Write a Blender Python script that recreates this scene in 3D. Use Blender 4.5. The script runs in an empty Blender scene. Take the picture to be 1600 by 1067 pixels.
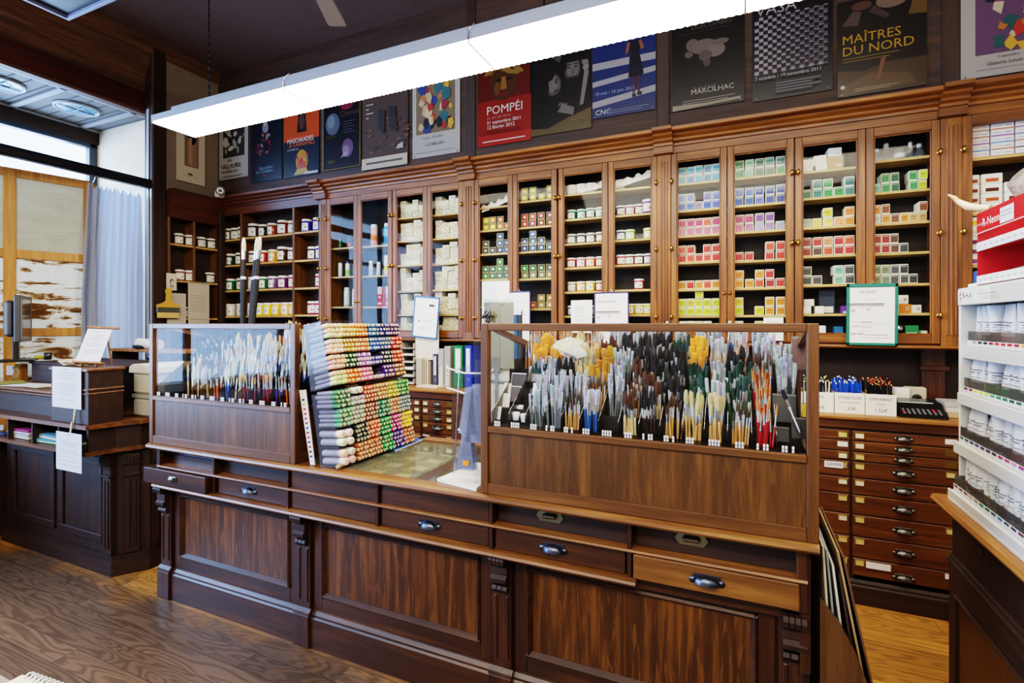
import bpy, math, random
from mathutils import Vector, Matrix, Euler
random.seed(7)
R = random.Random(11)
SC = bpy.context.scene
COL = SC.collection
PI = math.pi

# ---------------------------------------------------------------- camera model (1600 x 1067 frame)
FPX, HZ, EYE = 796.0, 506.0, 1.65
YAW = math.radians(24.03)
FWD = (-math.sin(YAW), math.cos(YAW)); RGT = (math.cos(YAW), math.sin(YAW))
def ray(px):
    t = (px - 800.0) / FPX
    return FWD[0] + RGT[0]*t, FWD[1] + RGT[1]*t
def xY(px, Y):                       # X on the plane Y seen at column px
    dx, dy = ray(px); return dx*Y/dy
def yX(px, X):                       # Y on the plane X seen at column px
    dx, dy = ray(px); return dy*X/dx
def zY(px, py, Y):
    dx, dy = ray(px); return EYE + (HZ-py)/FPX*(Y/dy)
def zX(px, py, X):
    dx, dy = ray(px); return EYE + (HZ-py)/FPX*(X/dx)
def atZ(px, py, z):
    d = (z-EYE)/((HZ-py)/FPX); dx, dy = ray(px); return dx*d, dy*d

# ---------------------------------------------------------------- colours and materials
def srgb(h):
    if isinstance(h, (tuple, list)): return tuple(h[:3])
    h = h.lstrip('#'); out = []
    for i in (0, 2, 4):
        c = int(h[i:i+2], 16)/255.0
        out.append(c/12.92 if c <= 0.04045 else ((c+0.055)/1.055)**2.4)
    return tuple(out)
MATS = {}
def _new(name):
    m = bpy.data.materials.new(name); m.use_nodes = True
    nt = m.node_tree; b = nt.nodes['Principled BSDF']
    return m, nt, b
def plain(name, col, rough=0.5, metal=0.0, spec=0.5, alpha=1.0, noise=0.0, coat=0.0, trans=0.0):
    if name in MATS: return MATS[name]
    m, nt, b = _new(name)
    b.inputs['Base Color'].default_value = (*srgb(col), 1); b.inputs['Roughness'].default_value = rough
    b.inputs['Metallic'].default_value = metal; b.inputs['Specular IOR Level'].default_value = spec
    b.inputs['Coat Weight'].default_value = coat
    if noise:
        n = nt.nodes.new('ShaderNodeTexNoise'); n.inputs['Scale'].default_value = 9; n.inputs['Detail'].default_value = 5
        tc = nt.nodes.new('ShaderNodeTexCoord'); nt.links.new(tc.outputs['Object'], n.inputs['Vector'])
        h = nt.nodes.new('ShaderNodeHueSaturation'); h.inputs['Color'].default_value = (*srgb(col), 1)
        mr = nt.nodes.new('ShaderNodeMapRange'); mr.inputs['To Min'].default_value = 1-noise; mr.inputs['To Max'].default_value = 1+noise
        mr.inputs['From Min'].default_value = .25; mr.inputs['From Max'].default_value = .75
        nt.links.new(n.outputs['Fac'], mr.inputs['Value']); nt.links.new(mr.outputs['Result'], h.inputs['Value'])
        nt.links.new(h.outputs['Color'], b.inputs['Base Color'])
    MATS[name] = m; return m
def objcol(name, rough=0.5, metal=0.0, coat=0.0):          # colour comes from the object's own colour
    if name in MATS: return MATS[name]
    m, nt, b = _new(name)
    oi = nt.nodes.new('ShaderNodeObjectInfo'); nt.links.new(oi.outputs['Color'], b.inputs['Base Color'])
    b.inputs['Roughness'].default_value = rough; b.inputs['Metallic'].default_value = metal; b.inputs['Coat Weight'].default_value = coat
    MATS[name] = m; return m
def facecol(name, rough=0.6, spec=0.4):                     # colour comes from the mesh's Col attribute (printed surfaces)
    if name in MATS: return MATS[name]
    m, nt, b = _new(name)
    a = nt.nodes.new('ShaderNodeAttribute'); a.attribute_name = 'Col'; nt.links.new(a.outputs['Color'], b.inputs['Base Color'])
    b.inputs['Roughness'].default_value = rough; b.inputs['Specular IOR Level'].default_value = spec
    MATS[name] = m; return m
def clear(name, tint='#ffffff', refl=0.06, rough=0.02, opac=0.0, opcol='#cccccc'):   # thin clear sheet: transparent + mirror by angle
    if name in MATS: return MATS[name]
    m = bpy.data.materials.new(name); m.use_nodes = True; nt = m.node_tree; nt.nodes.clear()
    out = nt.nodes.new('ShaderNodeOutputMaterial'); tr = nt.nodes.new('ShaderNodeBsdfTransparent'); tr.inputs[0].default_value = (*srgb(tint), 1)
    gl = nt.nodes.new('ShaderNodeBsdfGlossy'); gl.inputs['Roughness'].default_value = rough; gl.inputs['Color'].default_value = (1, 1, 1, 1)
    lw = nt.nodes.new('ShaderNodeLayerWeight'); lw.inputs['Blend'].default_value = .5
    pw = nt.nodes.new('ShaderNodeMath'); pw.operation = 'POWER'; pw.inputs[1].default_value = 4.5; nt.links.new(lw.outputs['Facing'], pw.inputs[0])
    mul = nt.nodes.new('ShaderNodeMath'); mul.operation = 'MULTIPLY_ADD'; mul.inputs[1].default_value = min(.6, refl*9); mul.inputs[2].default_value = refl/2; mul.use_clamp = True
    nt.links.new(pw.outputs[0], mul.inputs[0])
    mx = nt.nodes.new('ShaderNodeMixShader'); nt.links.new(mul.outputs[0], mx.inputs[0])
    src = tr
    if opac:
        df = nt.nodes.new('ShaderNodeBsdfDiffuse'); df.inputs[0].default_value = (*srgb(opcol), 1)
        m2 = nt.nodes.new('ShaderNodeMixShader'); m2.inputs[0].default_value = opac
        nt.links.new(tr.outputs[0], m2.inputs[1]); nt.links.new(df.outputs[0], m2.inputs[2]); src = m2
    nt.links.new(src.outputs[0], mx.inputs[1]); nt.links.new(gl.outputs[0], mx.inputs[2]); nt.links.new(mx.outputs[0], out.inputs[0])
    MATS[name] = m; return m
def wood(name, dark, mid, light, axis='x', rough=0.4, flake=0.0, coat=0.15, board=0.0, boardaxis=0):
    if name in MATS: return MATS[name]
    m, nt, b = _new(name); N = nt.nodes.new; L = nt.links.new
    tc = N('ShaderNodeTexCoord'); mp = N('ShaderNodeMapping'); L(tc.outputs['Object'], mp.inputs['Vector'])
    s = {'x': (1.3, 24, 24), 'y': (24, 1.3, 24), 'z': (24, 24, 1.3)}[axis]; mp.inputs['Scale'].default_value = s
    oi = N('ShaderNodeObjectInfo'); cb = N('ShaderNodeCombineXYZ')
    mu = N('ShaderNodeMath'); mu.operation = 'MULTIPLY'; mu.inputs[1].default_value = 37.0; L(oi.outputs['Random'], mu.inputs[0])
    for k in range(3): L(mu.outputs[0], cb.inputs[k])
    L(cb.outputs[0], mp.inputs['Location'])
    n1 = N('ShaderNodeTexNoise'); n1.inputs['Scale'].default_value = 1.4; n1.inputs['Detail'].default_value = 6; n1.inputs['Distortion'].default_value = .5
    L(mp.outputs[0], n1.inputs['Vector'])
    cr = N('ShaderNodeValToRGB'); e = cr.color_ramp.elements
    e[0].position = .22; e[0].color = (*srgb(dark), 1); e[1].position = .80; e[1].color = (*srgb(light), 1)
    k = e.new(.5); k.color = (*srgb(mid), 1)
    L(n1.outputs['Fac'], cr.inputs['Fac'])
    mp2 = N('ShaderNodeMapping'); L(tc.outputs['Object'], mp2.inputs['Vector'])
    mp2.inputs['Scale'].default_value = tuple(300 if v > 5 else 7 for v in s)
    n2 = N('ShaderNodeTexNoise'); n2.inputs['Scale'].default_value = 2.0; n2.inputs['Detail'].default_value = 3; L(mp2.outputs[0], n2.inputs['Vector'])
    mr = N('ShaderNodeMapRange'); mr.inputs['From Min'].default_value = .35; mr.inputs['From Max'].default_value = .6; mr.inputs['To Min'].default_value = .72; mr.inputs['To Max'].default_value = 1.05
    L(n2.outputs['Fac'], mr.inputs['Value'])
    hs = N('ShaderNodeHueSaturation'); L(cr.outputs['Color'], hs.inputs['Color']); L(mr.outputs['Result'], hs.inputs['Value'])
    col = hs.outputs['Color']
    if flake:
        mp3 = N('ShaderNodeMapping'); L(tc.outputs['Object'], mp3.inputs['Vector'])
        mp3.inputs['Scale'].default_value = {'x': (3, 30, 30), 'y': (30, 3, 30), 'z': (30, 30, 3)}[axis]
        n3 = N('ShaderNodeTexNoise'); n3.inputs['Scale'].default_value = 1.0; n3.inputs['Detail'].default_value = 2; n3.inputs['Distortion'].default_value = 2.2
        L(mp3.outputs[0], n3.inputs['Vector'])
        m3 = N('ShaderNodeMapRange'); m3.inputs['From Min'].default_value = .56; m3.inputs['From Max'].default_value = .66; m3.inputs['To Max'].default_value = flake
        L(n3.outputs['Fac'], m3.inputs['Value'])
        mix = N('ShaderNodeMix'); mix.data_type = 'RGBA'; L(m3.outputs['Result'], mix.inputs[0]); L(col, mix.inputs[6]); mix.inputs[7].default_value = (*srgb(light), 1)
        col = mix.outputs[2]
    if board:                                            # glued-up boards of slightly different tone
        sp = N('ShaderNodeSeparateXYZ'); L(tc.outputs['Object'], sp.inputs[0])
        dv = N('ShaderNodeMath'); dv.operation = 'DIVIDE'; dv.inputs[1].default_value = board; L(sp.outputs[boardaxis], dv.inputs[0])
        fl = N('ShaderNodeMath'); fl.operation = 'FLOOR'; L(dv.outputs[0], fl.inputs[0])
        wn = N('ShaderNodeTexWhiteNoise'); wn.noise_dimensions = '1D'; L(fl.outputs[0], wn.inputs['W'])
        m4 = N('ShaderNodeMapRange'); m4.inputs['To Min'].default_value = .82; m4.inputs['To Max'].default_value = 1.16; L(wn.outputs['Value'], m4.inputs['Value'])
        h2 = N('ShaderNodeHueSaturation'); L(col, h2.inputs['Color']); L(m4.outputs['Result'], h2.inputs['Value']); col = h2.outputs['Color']
    L(col, b.inputs['Base Color'])
    b.inputs['Roughness'].default_value = rough; b.inputs['Coat Weight'].default_value = coat; b.inputs['Coat Roughness'].default_value = .25
    bp = N('ShaderNodeBump'); bp.inputs['Strength'].default_value = .12; bp.inputs['Distance'].default_value = .004; L(n2.outputs['Fac'], bp.inputs['Height']); L(bp.outputs[0], b.inputs['Normal'])
    MATS[name] = m; return m
def emit(name, col, strength):
    if name in MATS: return MATS[name]
    m = bpy.data.materials.new(name); m.use_nodes = True; nt = m.node_tree; nt.nodes.clear()
    o = nt.nodes.new('ShaderNodeOutputMaterial'); e = nt.nodes.new('ShaderNodeEmission'); e.inputs[0].default_value = (*srgb(col), 1); e.inputs[1].default_value = strength
    nt.links.new(e.outputs[0], o.inputs[0]); MATS[name] = m; return m

# ---------------------------------------------------------------- mesh builder
TXT = {}
def text_geo(s):
    if s in TXT: return TXT[s]
    cu = bpy.data.curves.new('lettering', 'FONT'); cu.body = s; cu.size = 1; cu.resolution_u = 2
    ob = bpy.data.objects.new('lettering', cu); COL.objects.link(ob)
    dg = bpy.context.evaluated_depsgraph_get(); ev = ob.evaluated_get(dg); me = ev.to_mesh()
    v = [(p.co.x, p.co.y) for p in me.vertices]; f = [tuple(p.vertices) for p in me.polygons]
    ev.to_mesh_clear(); bpy.data.objects.remove(ob); bpy.data.curves.remove(cu)
    w = max([p[0] for p in v] or [0]); TXT[s] = (v, f, w); return TXT[s]
W = (0.8, 0.8, 0.8)
class MB:
    def __init__(s, mat=None, M=None):
        s.v = []; s.f = []; s.m = []; s.c = []; s.sm = []; s.mats = []; s.M = M; s.cur = 0; s.col = W
        if mat: s.use(mat)
    def use(s, mat, col=None):
        if mat not in s.mats: s.mats.append(mat)
        s.cur = s.mats.index(mat)
        if col is not None: s.col = srgb(col)
        return s
    def add(s, vs, fs, smooth=False, col=None):
        o = len(s.v); c = s.col if col is None else srgb(col)
        s.v += [s.M @ Vector(p) for p in vs] if s.M is not None else [Vector(p) for p in vs]
        for f in fs:
            s.f.append([i+o for i in f]); s.m.append(s.cur); s.c.append(c); s.sm.append(smooth)
        return s
    def box(s, x0, x1, y0, y1, z0, z1, b=0.0, col=None):
        if x0 > x1: x0, x1 = x1, x0
        if y0 > y1: y0, y1 = y1, y0
        if z0 > z1: z0, z1 = z1, z0
        b = min(b, .49*(x1-x0), .49*(y1-y0), .49*(z1-z0)) if b else 0
        X = (x0, x1); Y = (y0, y1); Z = (z0, z1)
        if not b:
            v = [(X[i], Y[j], Z[k]) for i in (0, 1) for j in (0, 1) for k in (0, 1)]
            return s.add(v, [(0, 1, 3, 2), (4, 6, 7, 5), (0, 4, 5, 1), (2, 3, 7, 6), (0, 2, 6, 4), (1, 5, 7, 3)], col=col)
        v = []; idx = {}
        for i in (0, 1):
            for j in (0, 1):
                for k in (0, 1):
                    p = [X[i], Y[j], Z[k]]; d = [b if i == 0 else -b, b if j == 0 else -b, b if k == 0 else -b]
                    for a in range(3):           # vertex lying on the face normal to axis a
                        q = [p[n] + (d[n] if n != a else 0) for n in range(3)]
                        idx[i, j, k, a] = len(v); v.append(tuple(q))
        g = lambda i, j, k, a: idx[i, j, k, a]
        f = []
        for a in range(3):
            for e in (0, 1):
                def key(p, q, a=a, e=e):
                    t = [0, 0, 0]; t[a] = e; o = [n for n in range(3) if n != a]; t[o[0]] = p; t[o[1]] = q; return g(*t, a)
                q = [key(0, 0), key(1, 0), key(1, 1), key(0, 1)]
                flip = (e == 0) ^ (a == 1)
                f.append(q[::-1] if flip else q)
        for a in range(3):
            o = [n for n in range(3) if n != a]
            for p in (0, 1):
                for q in (0, 1):
                    t0 = [0, 0, 0]; t0[a] = 0; t0[o[0]] = p; t0[o[1]] = q; t1 = list(t0); t1[a] = 1
                    f.append([g(*t0, o[0]), g(*t1, o[0]), g(*t1, o[1]), g(*t0, o[1])])
        for i in (0, 1):
            for j in (0, 1):
                for k in (0, 1): f.append([g(i, j, k, 0), g(i, j, k, 1), g(i, j, k, 2)])
        return s.add(v, f, col=col)
    def quad(s, a, b, c, d, col=None): return s.add([a, b, c, d], [(0, 1, 2, 3)], col=col)
    def poly(s, pts, col=None): return s.add(pts, [tuple(range(len(pts)))], col=col)
    def cyl(s, p0, p1, r0, r1=None, n=12, cap=True, col=None, smooth=True, sq=1.0):
        r1 = r0 if r1 is None else r1; p0 = Vector(p0); p1 = Vector(p1); d = (p1-p0)
        q = d.to_track_quat('Z', 'Y'); v = []
        for (p, r) in ((p0, r0), (p1, r1)):
            for i in range(n):
                a = 2*PI*i/n; v.append(tuple(p + q @ Vector((math.cos(a)*r, math.sin(a)*r*sq, 0))))
        f = [(i, (i+1) % n, n+(i+1) % n, n+i) for i in range(n)]
        s.add(v, f, smooth, col)
        if cap:
            if r0 > 0: s.add(v[:n][::-1], [tuple(range(n))], False, col)
            if r1 > 0: s.add(v[n:], [tuple(range(n))], False, col)
        return s
    def lathe(s, prof, c=(0, 0, 0), n=16, axis='z', col=None, sx=1.0, sy=1.0, a0=0.0, a1=None, smooth=True):
        v = []; full = a1 is None; a1 = 2*PI if full else a1; m = n if full else n+1
        for (r, h) in prof:
            for i in range(m):
                a = a0 + (a1-a0)*i/n; x, y = r*math.cos(a)*sx, r*math.sin(a)*sy
                p = {'z': (x, y, h), 'y': (x, h, y), 'x': (h, x, y)}[axis]
                v.append((p[0]+c[0], p[1]+c[1], p[2]+c[2]))
        f = []
        for j in range(len(prof)-1):
            for i in range(n):
                i2 = (i+1) % m if full else i+1
                f.append((j*m+i, j*m+i2, (j+1)*m+i2, (j+1)*m+i))
        return s.add(v, f, smooth, col)
    def ell(s, c, r, n=12, m=8, col=None, smooth=True):
        prof = [(math.sin(PI*j/m), -math.cos(PI*j/m)) for j in range(m+1)]; v = []
        for (rr, h) in prof:
            for i in range(n):
                a = 2*PI*i/n; v.append((c[0]+r[0]*rr*math.cos(a), c[1]+r[1]*rr*math.sin(a), c[2]+r[2]*h))
        f = [(j*n+i, j*n+(i+1) % n, (j+1)*n+(i+1) % n, (j+1)*n+i) for j in range(m) for i in range(n)]
        return s.add(v, f, smooth, col)
    def tube(s, pts, r, n=8, col=None):
        pts = [Vector(p) for p in pts]; v = []
        for i, p in enumerate(pts):
            d = (pts[min(i+1, len(pts)-1)] - pts[max(i-1, 0)]).normalized(); q = d.to_track_quat('Z', 'Y')
            rr = r[i] if isinstance(r, (list, tuple)) else r
            v += [tuple(p + q @ Vector((math.cos(2*PI*k/n)*rr, math.sin(2*PI*k/n)*rr, 0))) for k in range(n)]
        f = [(j*n+k, j*n+(k+1) % n, (j+1)*n+(k+1) % n, (j+1)*n+k) for j in range(len(pts)-1) for k in range(n)]
        s.add(v, f, True, col); s.add(v[:n][::-1], [tuple(range(n))], col=col); s.add(v[-n:], [tuple(range(n))], col=col); return s
    def extr(s, prof, a0, a1, axis='x', col=None, cap=True, smooth=False):   # 2-D profile pushed along an axis; x:(y,z) y:(x,z) z:(x,y)
        n = len(prof); v = []
        for a in (a0, a1):
            for (p, q) in prof: v.append({'x': (a, p, q), 'y': (p, a, q), 'z': (p, q, a)}[axis])
        s.add(v, [(i, (i+1) % n, n+(i+1) % n, n+i) for i in range(n)], smooth, col)
        if cap: s.add(v[:n], [tuple(range(n))[::-1]], col=col); s.add(v[n:], [tuple(range(n))], col=col)
        return s
    def text(s, t, x, y, size, col=None, z=0.0, align='l', sx=1.0, rot=0.0):    # in the local x-y plane
        v, f, w = text_geo(t)
        if not f: return s
        off = {'l': 0, 'c': -w/2, 'r': -w}[align]; ca, sa = math.cos(rot), math.sin(rot); pts = []
        for p in v:
            a, b = (p[0]+off)*size*sx, p[1]*size; pts.append((x+a*ca-b*sa, y+a*sa+b*ca, z))
        return s.add(pts, f, col=col)
    def ellipse(s, x, y, rx, ry, col=None, z=0.0, n=20, rot=0.0):
        ca, sa = math.cos(rot), math.sin(rot); P = []
        for i in range(n):
            a, b = rx*math.cos(2*PI*i/n), ry*math.sin(2*PI*i/n); P.append((x+a*ca-b*sa, y+a*sa+b*ca, z))
        return s.poly(P, col)
    def rect(s, x0, x1, y0, y1, col=None, z=0.0): return s.poly([(x0, y0, z), (x1, y0, z), (x1, y1, z), (x0, y1, z)], col)
    def mesh(s, name, org):
        me = bpy.data.meshes.new(name); o = Vector(org)
        me.from_pydata([tuple(p-o) for p in s.v], [], s.f); me.update()
        for m in s.mats: me.materials.append(m)
        me.polygons.foreach_set('material_index', s.m); me.polygons.foreach_set('use_smooth', s.sm)
        if any(m.name.startswith('print') for m in s.mats):
            at = me.color_attributes.new('Col', 'FLOAT_COLOR', 'CORNER'); buf = []
            for f, c in zip(s.f, s.c): buf += [*c, 1.0]*len(f)
            at.data.foreach_set('color', buf)
        return me
    def lo(s):
        xs = [p.x for p in s.v]; ys = [p.y for p in s.v]; zs = [p.z for p in s.v]
        return Vector(((min(xs)+max(xs))/2, (min(ys)+max(ys))/2, min(zs)))
    def build(s, name, parent=None, label=None, color=None):
        """one mesh object from world coordinates; its origin is the parent's place, or its own base when top-level"""
        po = Vector(parent['_w']) if parent is not None else None
        org = po if parent is not None else s.lo()
        o = bpy.data.objects.new(name, s.mesh(name, org)); COL.objects.link(o)
        if parent is not None: o.parent = parent
        else: o.location = org
        o['_w'] = tuple(org)
        if label: o['label'] = label
        if color is not None: o.color = (*srgb(color), 1)
        return o
LABELS = {}
def tag(o, label, cat, group=None, kind=None):
    o['label'] = label; o['category'] = cat
    if group: o['group'] = group
    if kind: o['kind'] = kind
    LABELS.setdefault(label, []).append(o.name); return o
def thing(name, label, cat, loc, group=None):
    o = bpy.data.objects.new(name, None); COL.objects.link(o); o.location = loc; o['_w'] = tuple(loc); o.empty_display_size = .05
    return tag(o, label, cat, group)
def single(name, mb, label, cat, group=None, color=None, kind=None):
    return tag(mb.build(name, color=color), label, cat, group, kind)
def struct(name, mb, parent=None):
    o = mb.build(name, parent)
    if parent is None: o['kind'] = 'structure'
    return o
TEMPL = []
def templ(name, mb, parent=None, color=None):              # a pattern piece, built round the origin, taken away at the end
    o = bpy.data.objects.new(name, mb.mesh(name, (0, 0, 0))); o.parent = parent
    if color is not None: o.color = (*srgb(color), 1)
    TEMPL.append(o); return o
def dup(root, loc, rot=(0, 0, 0), label='', cat='', group=None, colors=None, scale=None):
    """copy a thing and its parts; colors: {part name: colour}, '' for the thing's own mesh"""
    colors = colors or {}
    def cp(o, par):
        c = o.copy(); base = o.name.split('.')[0]; c.name = base; COL.objects.link(c); c.parent = par
        k = '' if par is None else base
        if k in colors: c.color = (*srgb(colors[k]), 1)
        for ch in o.children: cp(ch, c)
        return c
    r = cp(root, None); r.location = loc; r.rotation_euler = rot
    if scale is not None: r.scale = scale if not isinstance(scale, (int, float)) else (scale,)*3
    r['_w'] = tuple(loc)
    return tag(r, label, cat, group)
def TM(loc, ex, ey):                                        # local x along ex, local y along ey
    ex = Vector(ex).normalized(); ey = Vector(ey).normalized(); ez = ex.cross(ey)
    M = Matrix((ex, ey, ez)).transposed().to_4x4(); M.translation = Vector(loc); return M
ORD = ['zeroth', 'first', 'second', 'third', 'fourth', 'fifth', 'sixth', 'seventh', 'eighth', 'ninth', 'tenth', 'eleventh', 'twelfth', 'thirteenth', 'fourteenth', 'fifteenth', 'sixteenth', 'seventeenth', 'eighteenth', 'nineteenth', 'twentieth']
CN = [('white', '#f2f0ea'), ('cream', '#e6d8b4'), ('yellow', '#f0d020'), ('lime', '#c8d830'), ('ochre', '#c89028'), ('orange', '#ee8020'), ('coral', '#e86850'), ('red', '#c82028'),
      ('pink', '#e898b0'), ('magenta', '#b82068'), ('purple', '#6c3888'), ('mauve', '#a080b8'), ('blue', '#2848b0'), ('pale-blue', '#88b8e0'), ('navy', '#1c2450'), ('teal', '#187880'),
      ('green', '#1e8844'), ('pale-green', '#a0d0a8'), ('dark-green', '#1c4428'), ('olive', '#707038'), ('brown', '#5c3820'), ('tan', '#c8a078'), ('grey', '#8c8c8c'), ('black', '#1a1a1a'), ('dark-red', '#6c1c20'), ('salmon', '#e8a088')]
CNL = dict(CN)
def cname(h):
    c = srgb(h); c = [x**.45 for x in c]
    return min(CN, key=lambda n: sum((a-b**.45)**2 for a, b in zip(c, srgb(n[1]))))[0]

# ---------------------------------------------------------------- shared materials
OAK_X = wood('oak_golden_along', '#462608', '#744212', '#a2661f', 'x', coat=.05)
OAK_Z = wood('oak_golden_upright', '#462608', '#744212', '#a2661f', 'z', coat=.05)
OAK_Y = wood('oak_golden_deep', '#462608', '#744212', '#a2661f', 'y')
CASE_X = wood('oak_case_along', '#412611', '#5e3a1a', '#7c5228', 'x')
CASE_Z = wood('oak_case_upright', '#412611', '#5e3a1a', '#7c5228', 'z')
CASE_Y = wood('oak_case_deep', '#412611', '#5e3a1a', '#7c5228', 'y')
CASE_P = wood('oak_case_panel', '#3c230e', '#543516', '#7a5024', 'z', flake=.25, board=.19)
CTR_X = wood('oak_counter_along', '#241207', '#3a1e0c', '#583414', 'x')
CTR_Z = wood('oak_counter_upright', '#221107', '#381c0b', '#543012', 'z')
CTR_P = wood('oak_counter_panel', '#2e1808', '#44260c', '#7c4c1c', 'z', flake=.45, rough=.33)
LIP_X = wood('oak_worn_lip', '#54310f', '#7a4c22', '#a67840', 'x')
DRK_X = wood('walnut_dark_along', '#180c06', '#2b160a', '#402210', 'x', rough=.6, coat=0)
DRK_Z = wood('walnut_dark_upright', '#180c06', '#2b160a', '#402210', 'z', rough=.6, coat=0)
DRK_Y = wood('walnut_dark_deep', '#180c06', '#2b160a', '#402210', 'y', rough=.6, coat=0)
DRW_X = wood('drawer_wood', '#40210c', '#5c3315', '#7a4a20', 'x', coat=.05)
SHELF = wood('shelf_edge_pine', '#94703c', '#c09a5c', '#d8b878', 'x', coat=0)
SCRN = wood('screen_wood', '#a86c20', '#c4883a', '#d8a454', 'z', coat=0)
DARKIN = plain('cabinet_back_board', '#1e1410', .8, noise=.2)  # near-black brown board for cabinet and pigeonhole backs
BRASS = plain('brass_aged', '#b08a48', .3, 1.0)
BRASSD = plain('brass_label', '#9c7c3c', .42, .9)
IRON = plain('iron_pull', '#6c6862', .34, 1.0)
IRONB = plain('iron_pull_blued', '#565c6c', .34, 1.0)
NICK = plain('nickel_pull', '#8c9488', .3, 1.0)
CHROME = plain('chrome', '#c8ccd0', .16, 1.0)
STEEL = plain('white_enamel', '#d4d6d8', .4)
WHITE = plain('white_card', '#eceae4', .6)
PLAST = plain('white_plastic', '#e6e4dc', .35)
GREYP = plain('grey_plastic', '#8c9096', .4)
BLACK = plain('black_plastic', '#0e0e10', .35)
BLKM = plain('black_matte', '#0a0a0c', .7)
PAPER = plain('paper', '#e8e4dc', .8)
PRINT = facecol('print_paper', .65, .35)
PRINTG = facecol('print_gloss', .28, .5)
GLASS = clear('cabinet_glass', '#fbfdfc', .008)
CGLASS = clear('case_glass', '#fafcfd', .016)
ACRYL = clear('acrylic', '#f2f4f8', .03, .06, .04, '#c4cce0')
SMOKE = clear('smoked_bin', '#c4c2c0', .04, .1, .16, '#8c8a88')
SLEEVE = clear('clear_sleeve', '#e8eef4', .16, .12, .16, '#d8e0ec')
OC = objcol('coloured_paint', .45); OCG = objcol('coloured_gloss', .25, coat=.3); OCP = objcol('coloured_paper', .75); OCH = objcol('coloured_hair', .9)
# ================================================================ camera, world, colour
cd = bpy.data.cameras.new('camera'); cam = bpy.data.objects.new('camera', cd); COL.objects.link(cam)
cam.location = (0, 0, EYE); cam.rotation_euler = (PI/2, 0, YAW)
cd.sensor_fit = 'HORIZONTAL'; cd.sensor_width = 36.0; cd.lens = 36.0*FPX/1600.0
cd.shift_y = (HZ-533.5)/1600.0; cd.clip_start = .05
SC.camera = cam
wd = bpy.data.worlds.new('world'); SC.world = wd; wd.use_nodes = True
bg = wd.node_tree.nodes['Background']; bg.inputs[0].default_value = (.62, .78, 1, 1); bg.inputs[1].default_value = 3.2
SC.view_settings.view_transform = 'Filmic'; SC.view_settings.look = 'High Contrast'; SC.view_settings.exposure = 0.98
SC.cycles.use_denoising = True
SC.cycles.max_bounces = 10; SC.cycles.transparent_max_bounces = 24; SC.cycles.diffuse_bounces = 5; SC.cycles.glossy_bounces = 4
SC.cycles.sample_clamp_indirect = 6.0
SC.cycles.caustics_reflective = False; SC.cycles.caustics_refractive = False

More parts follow.
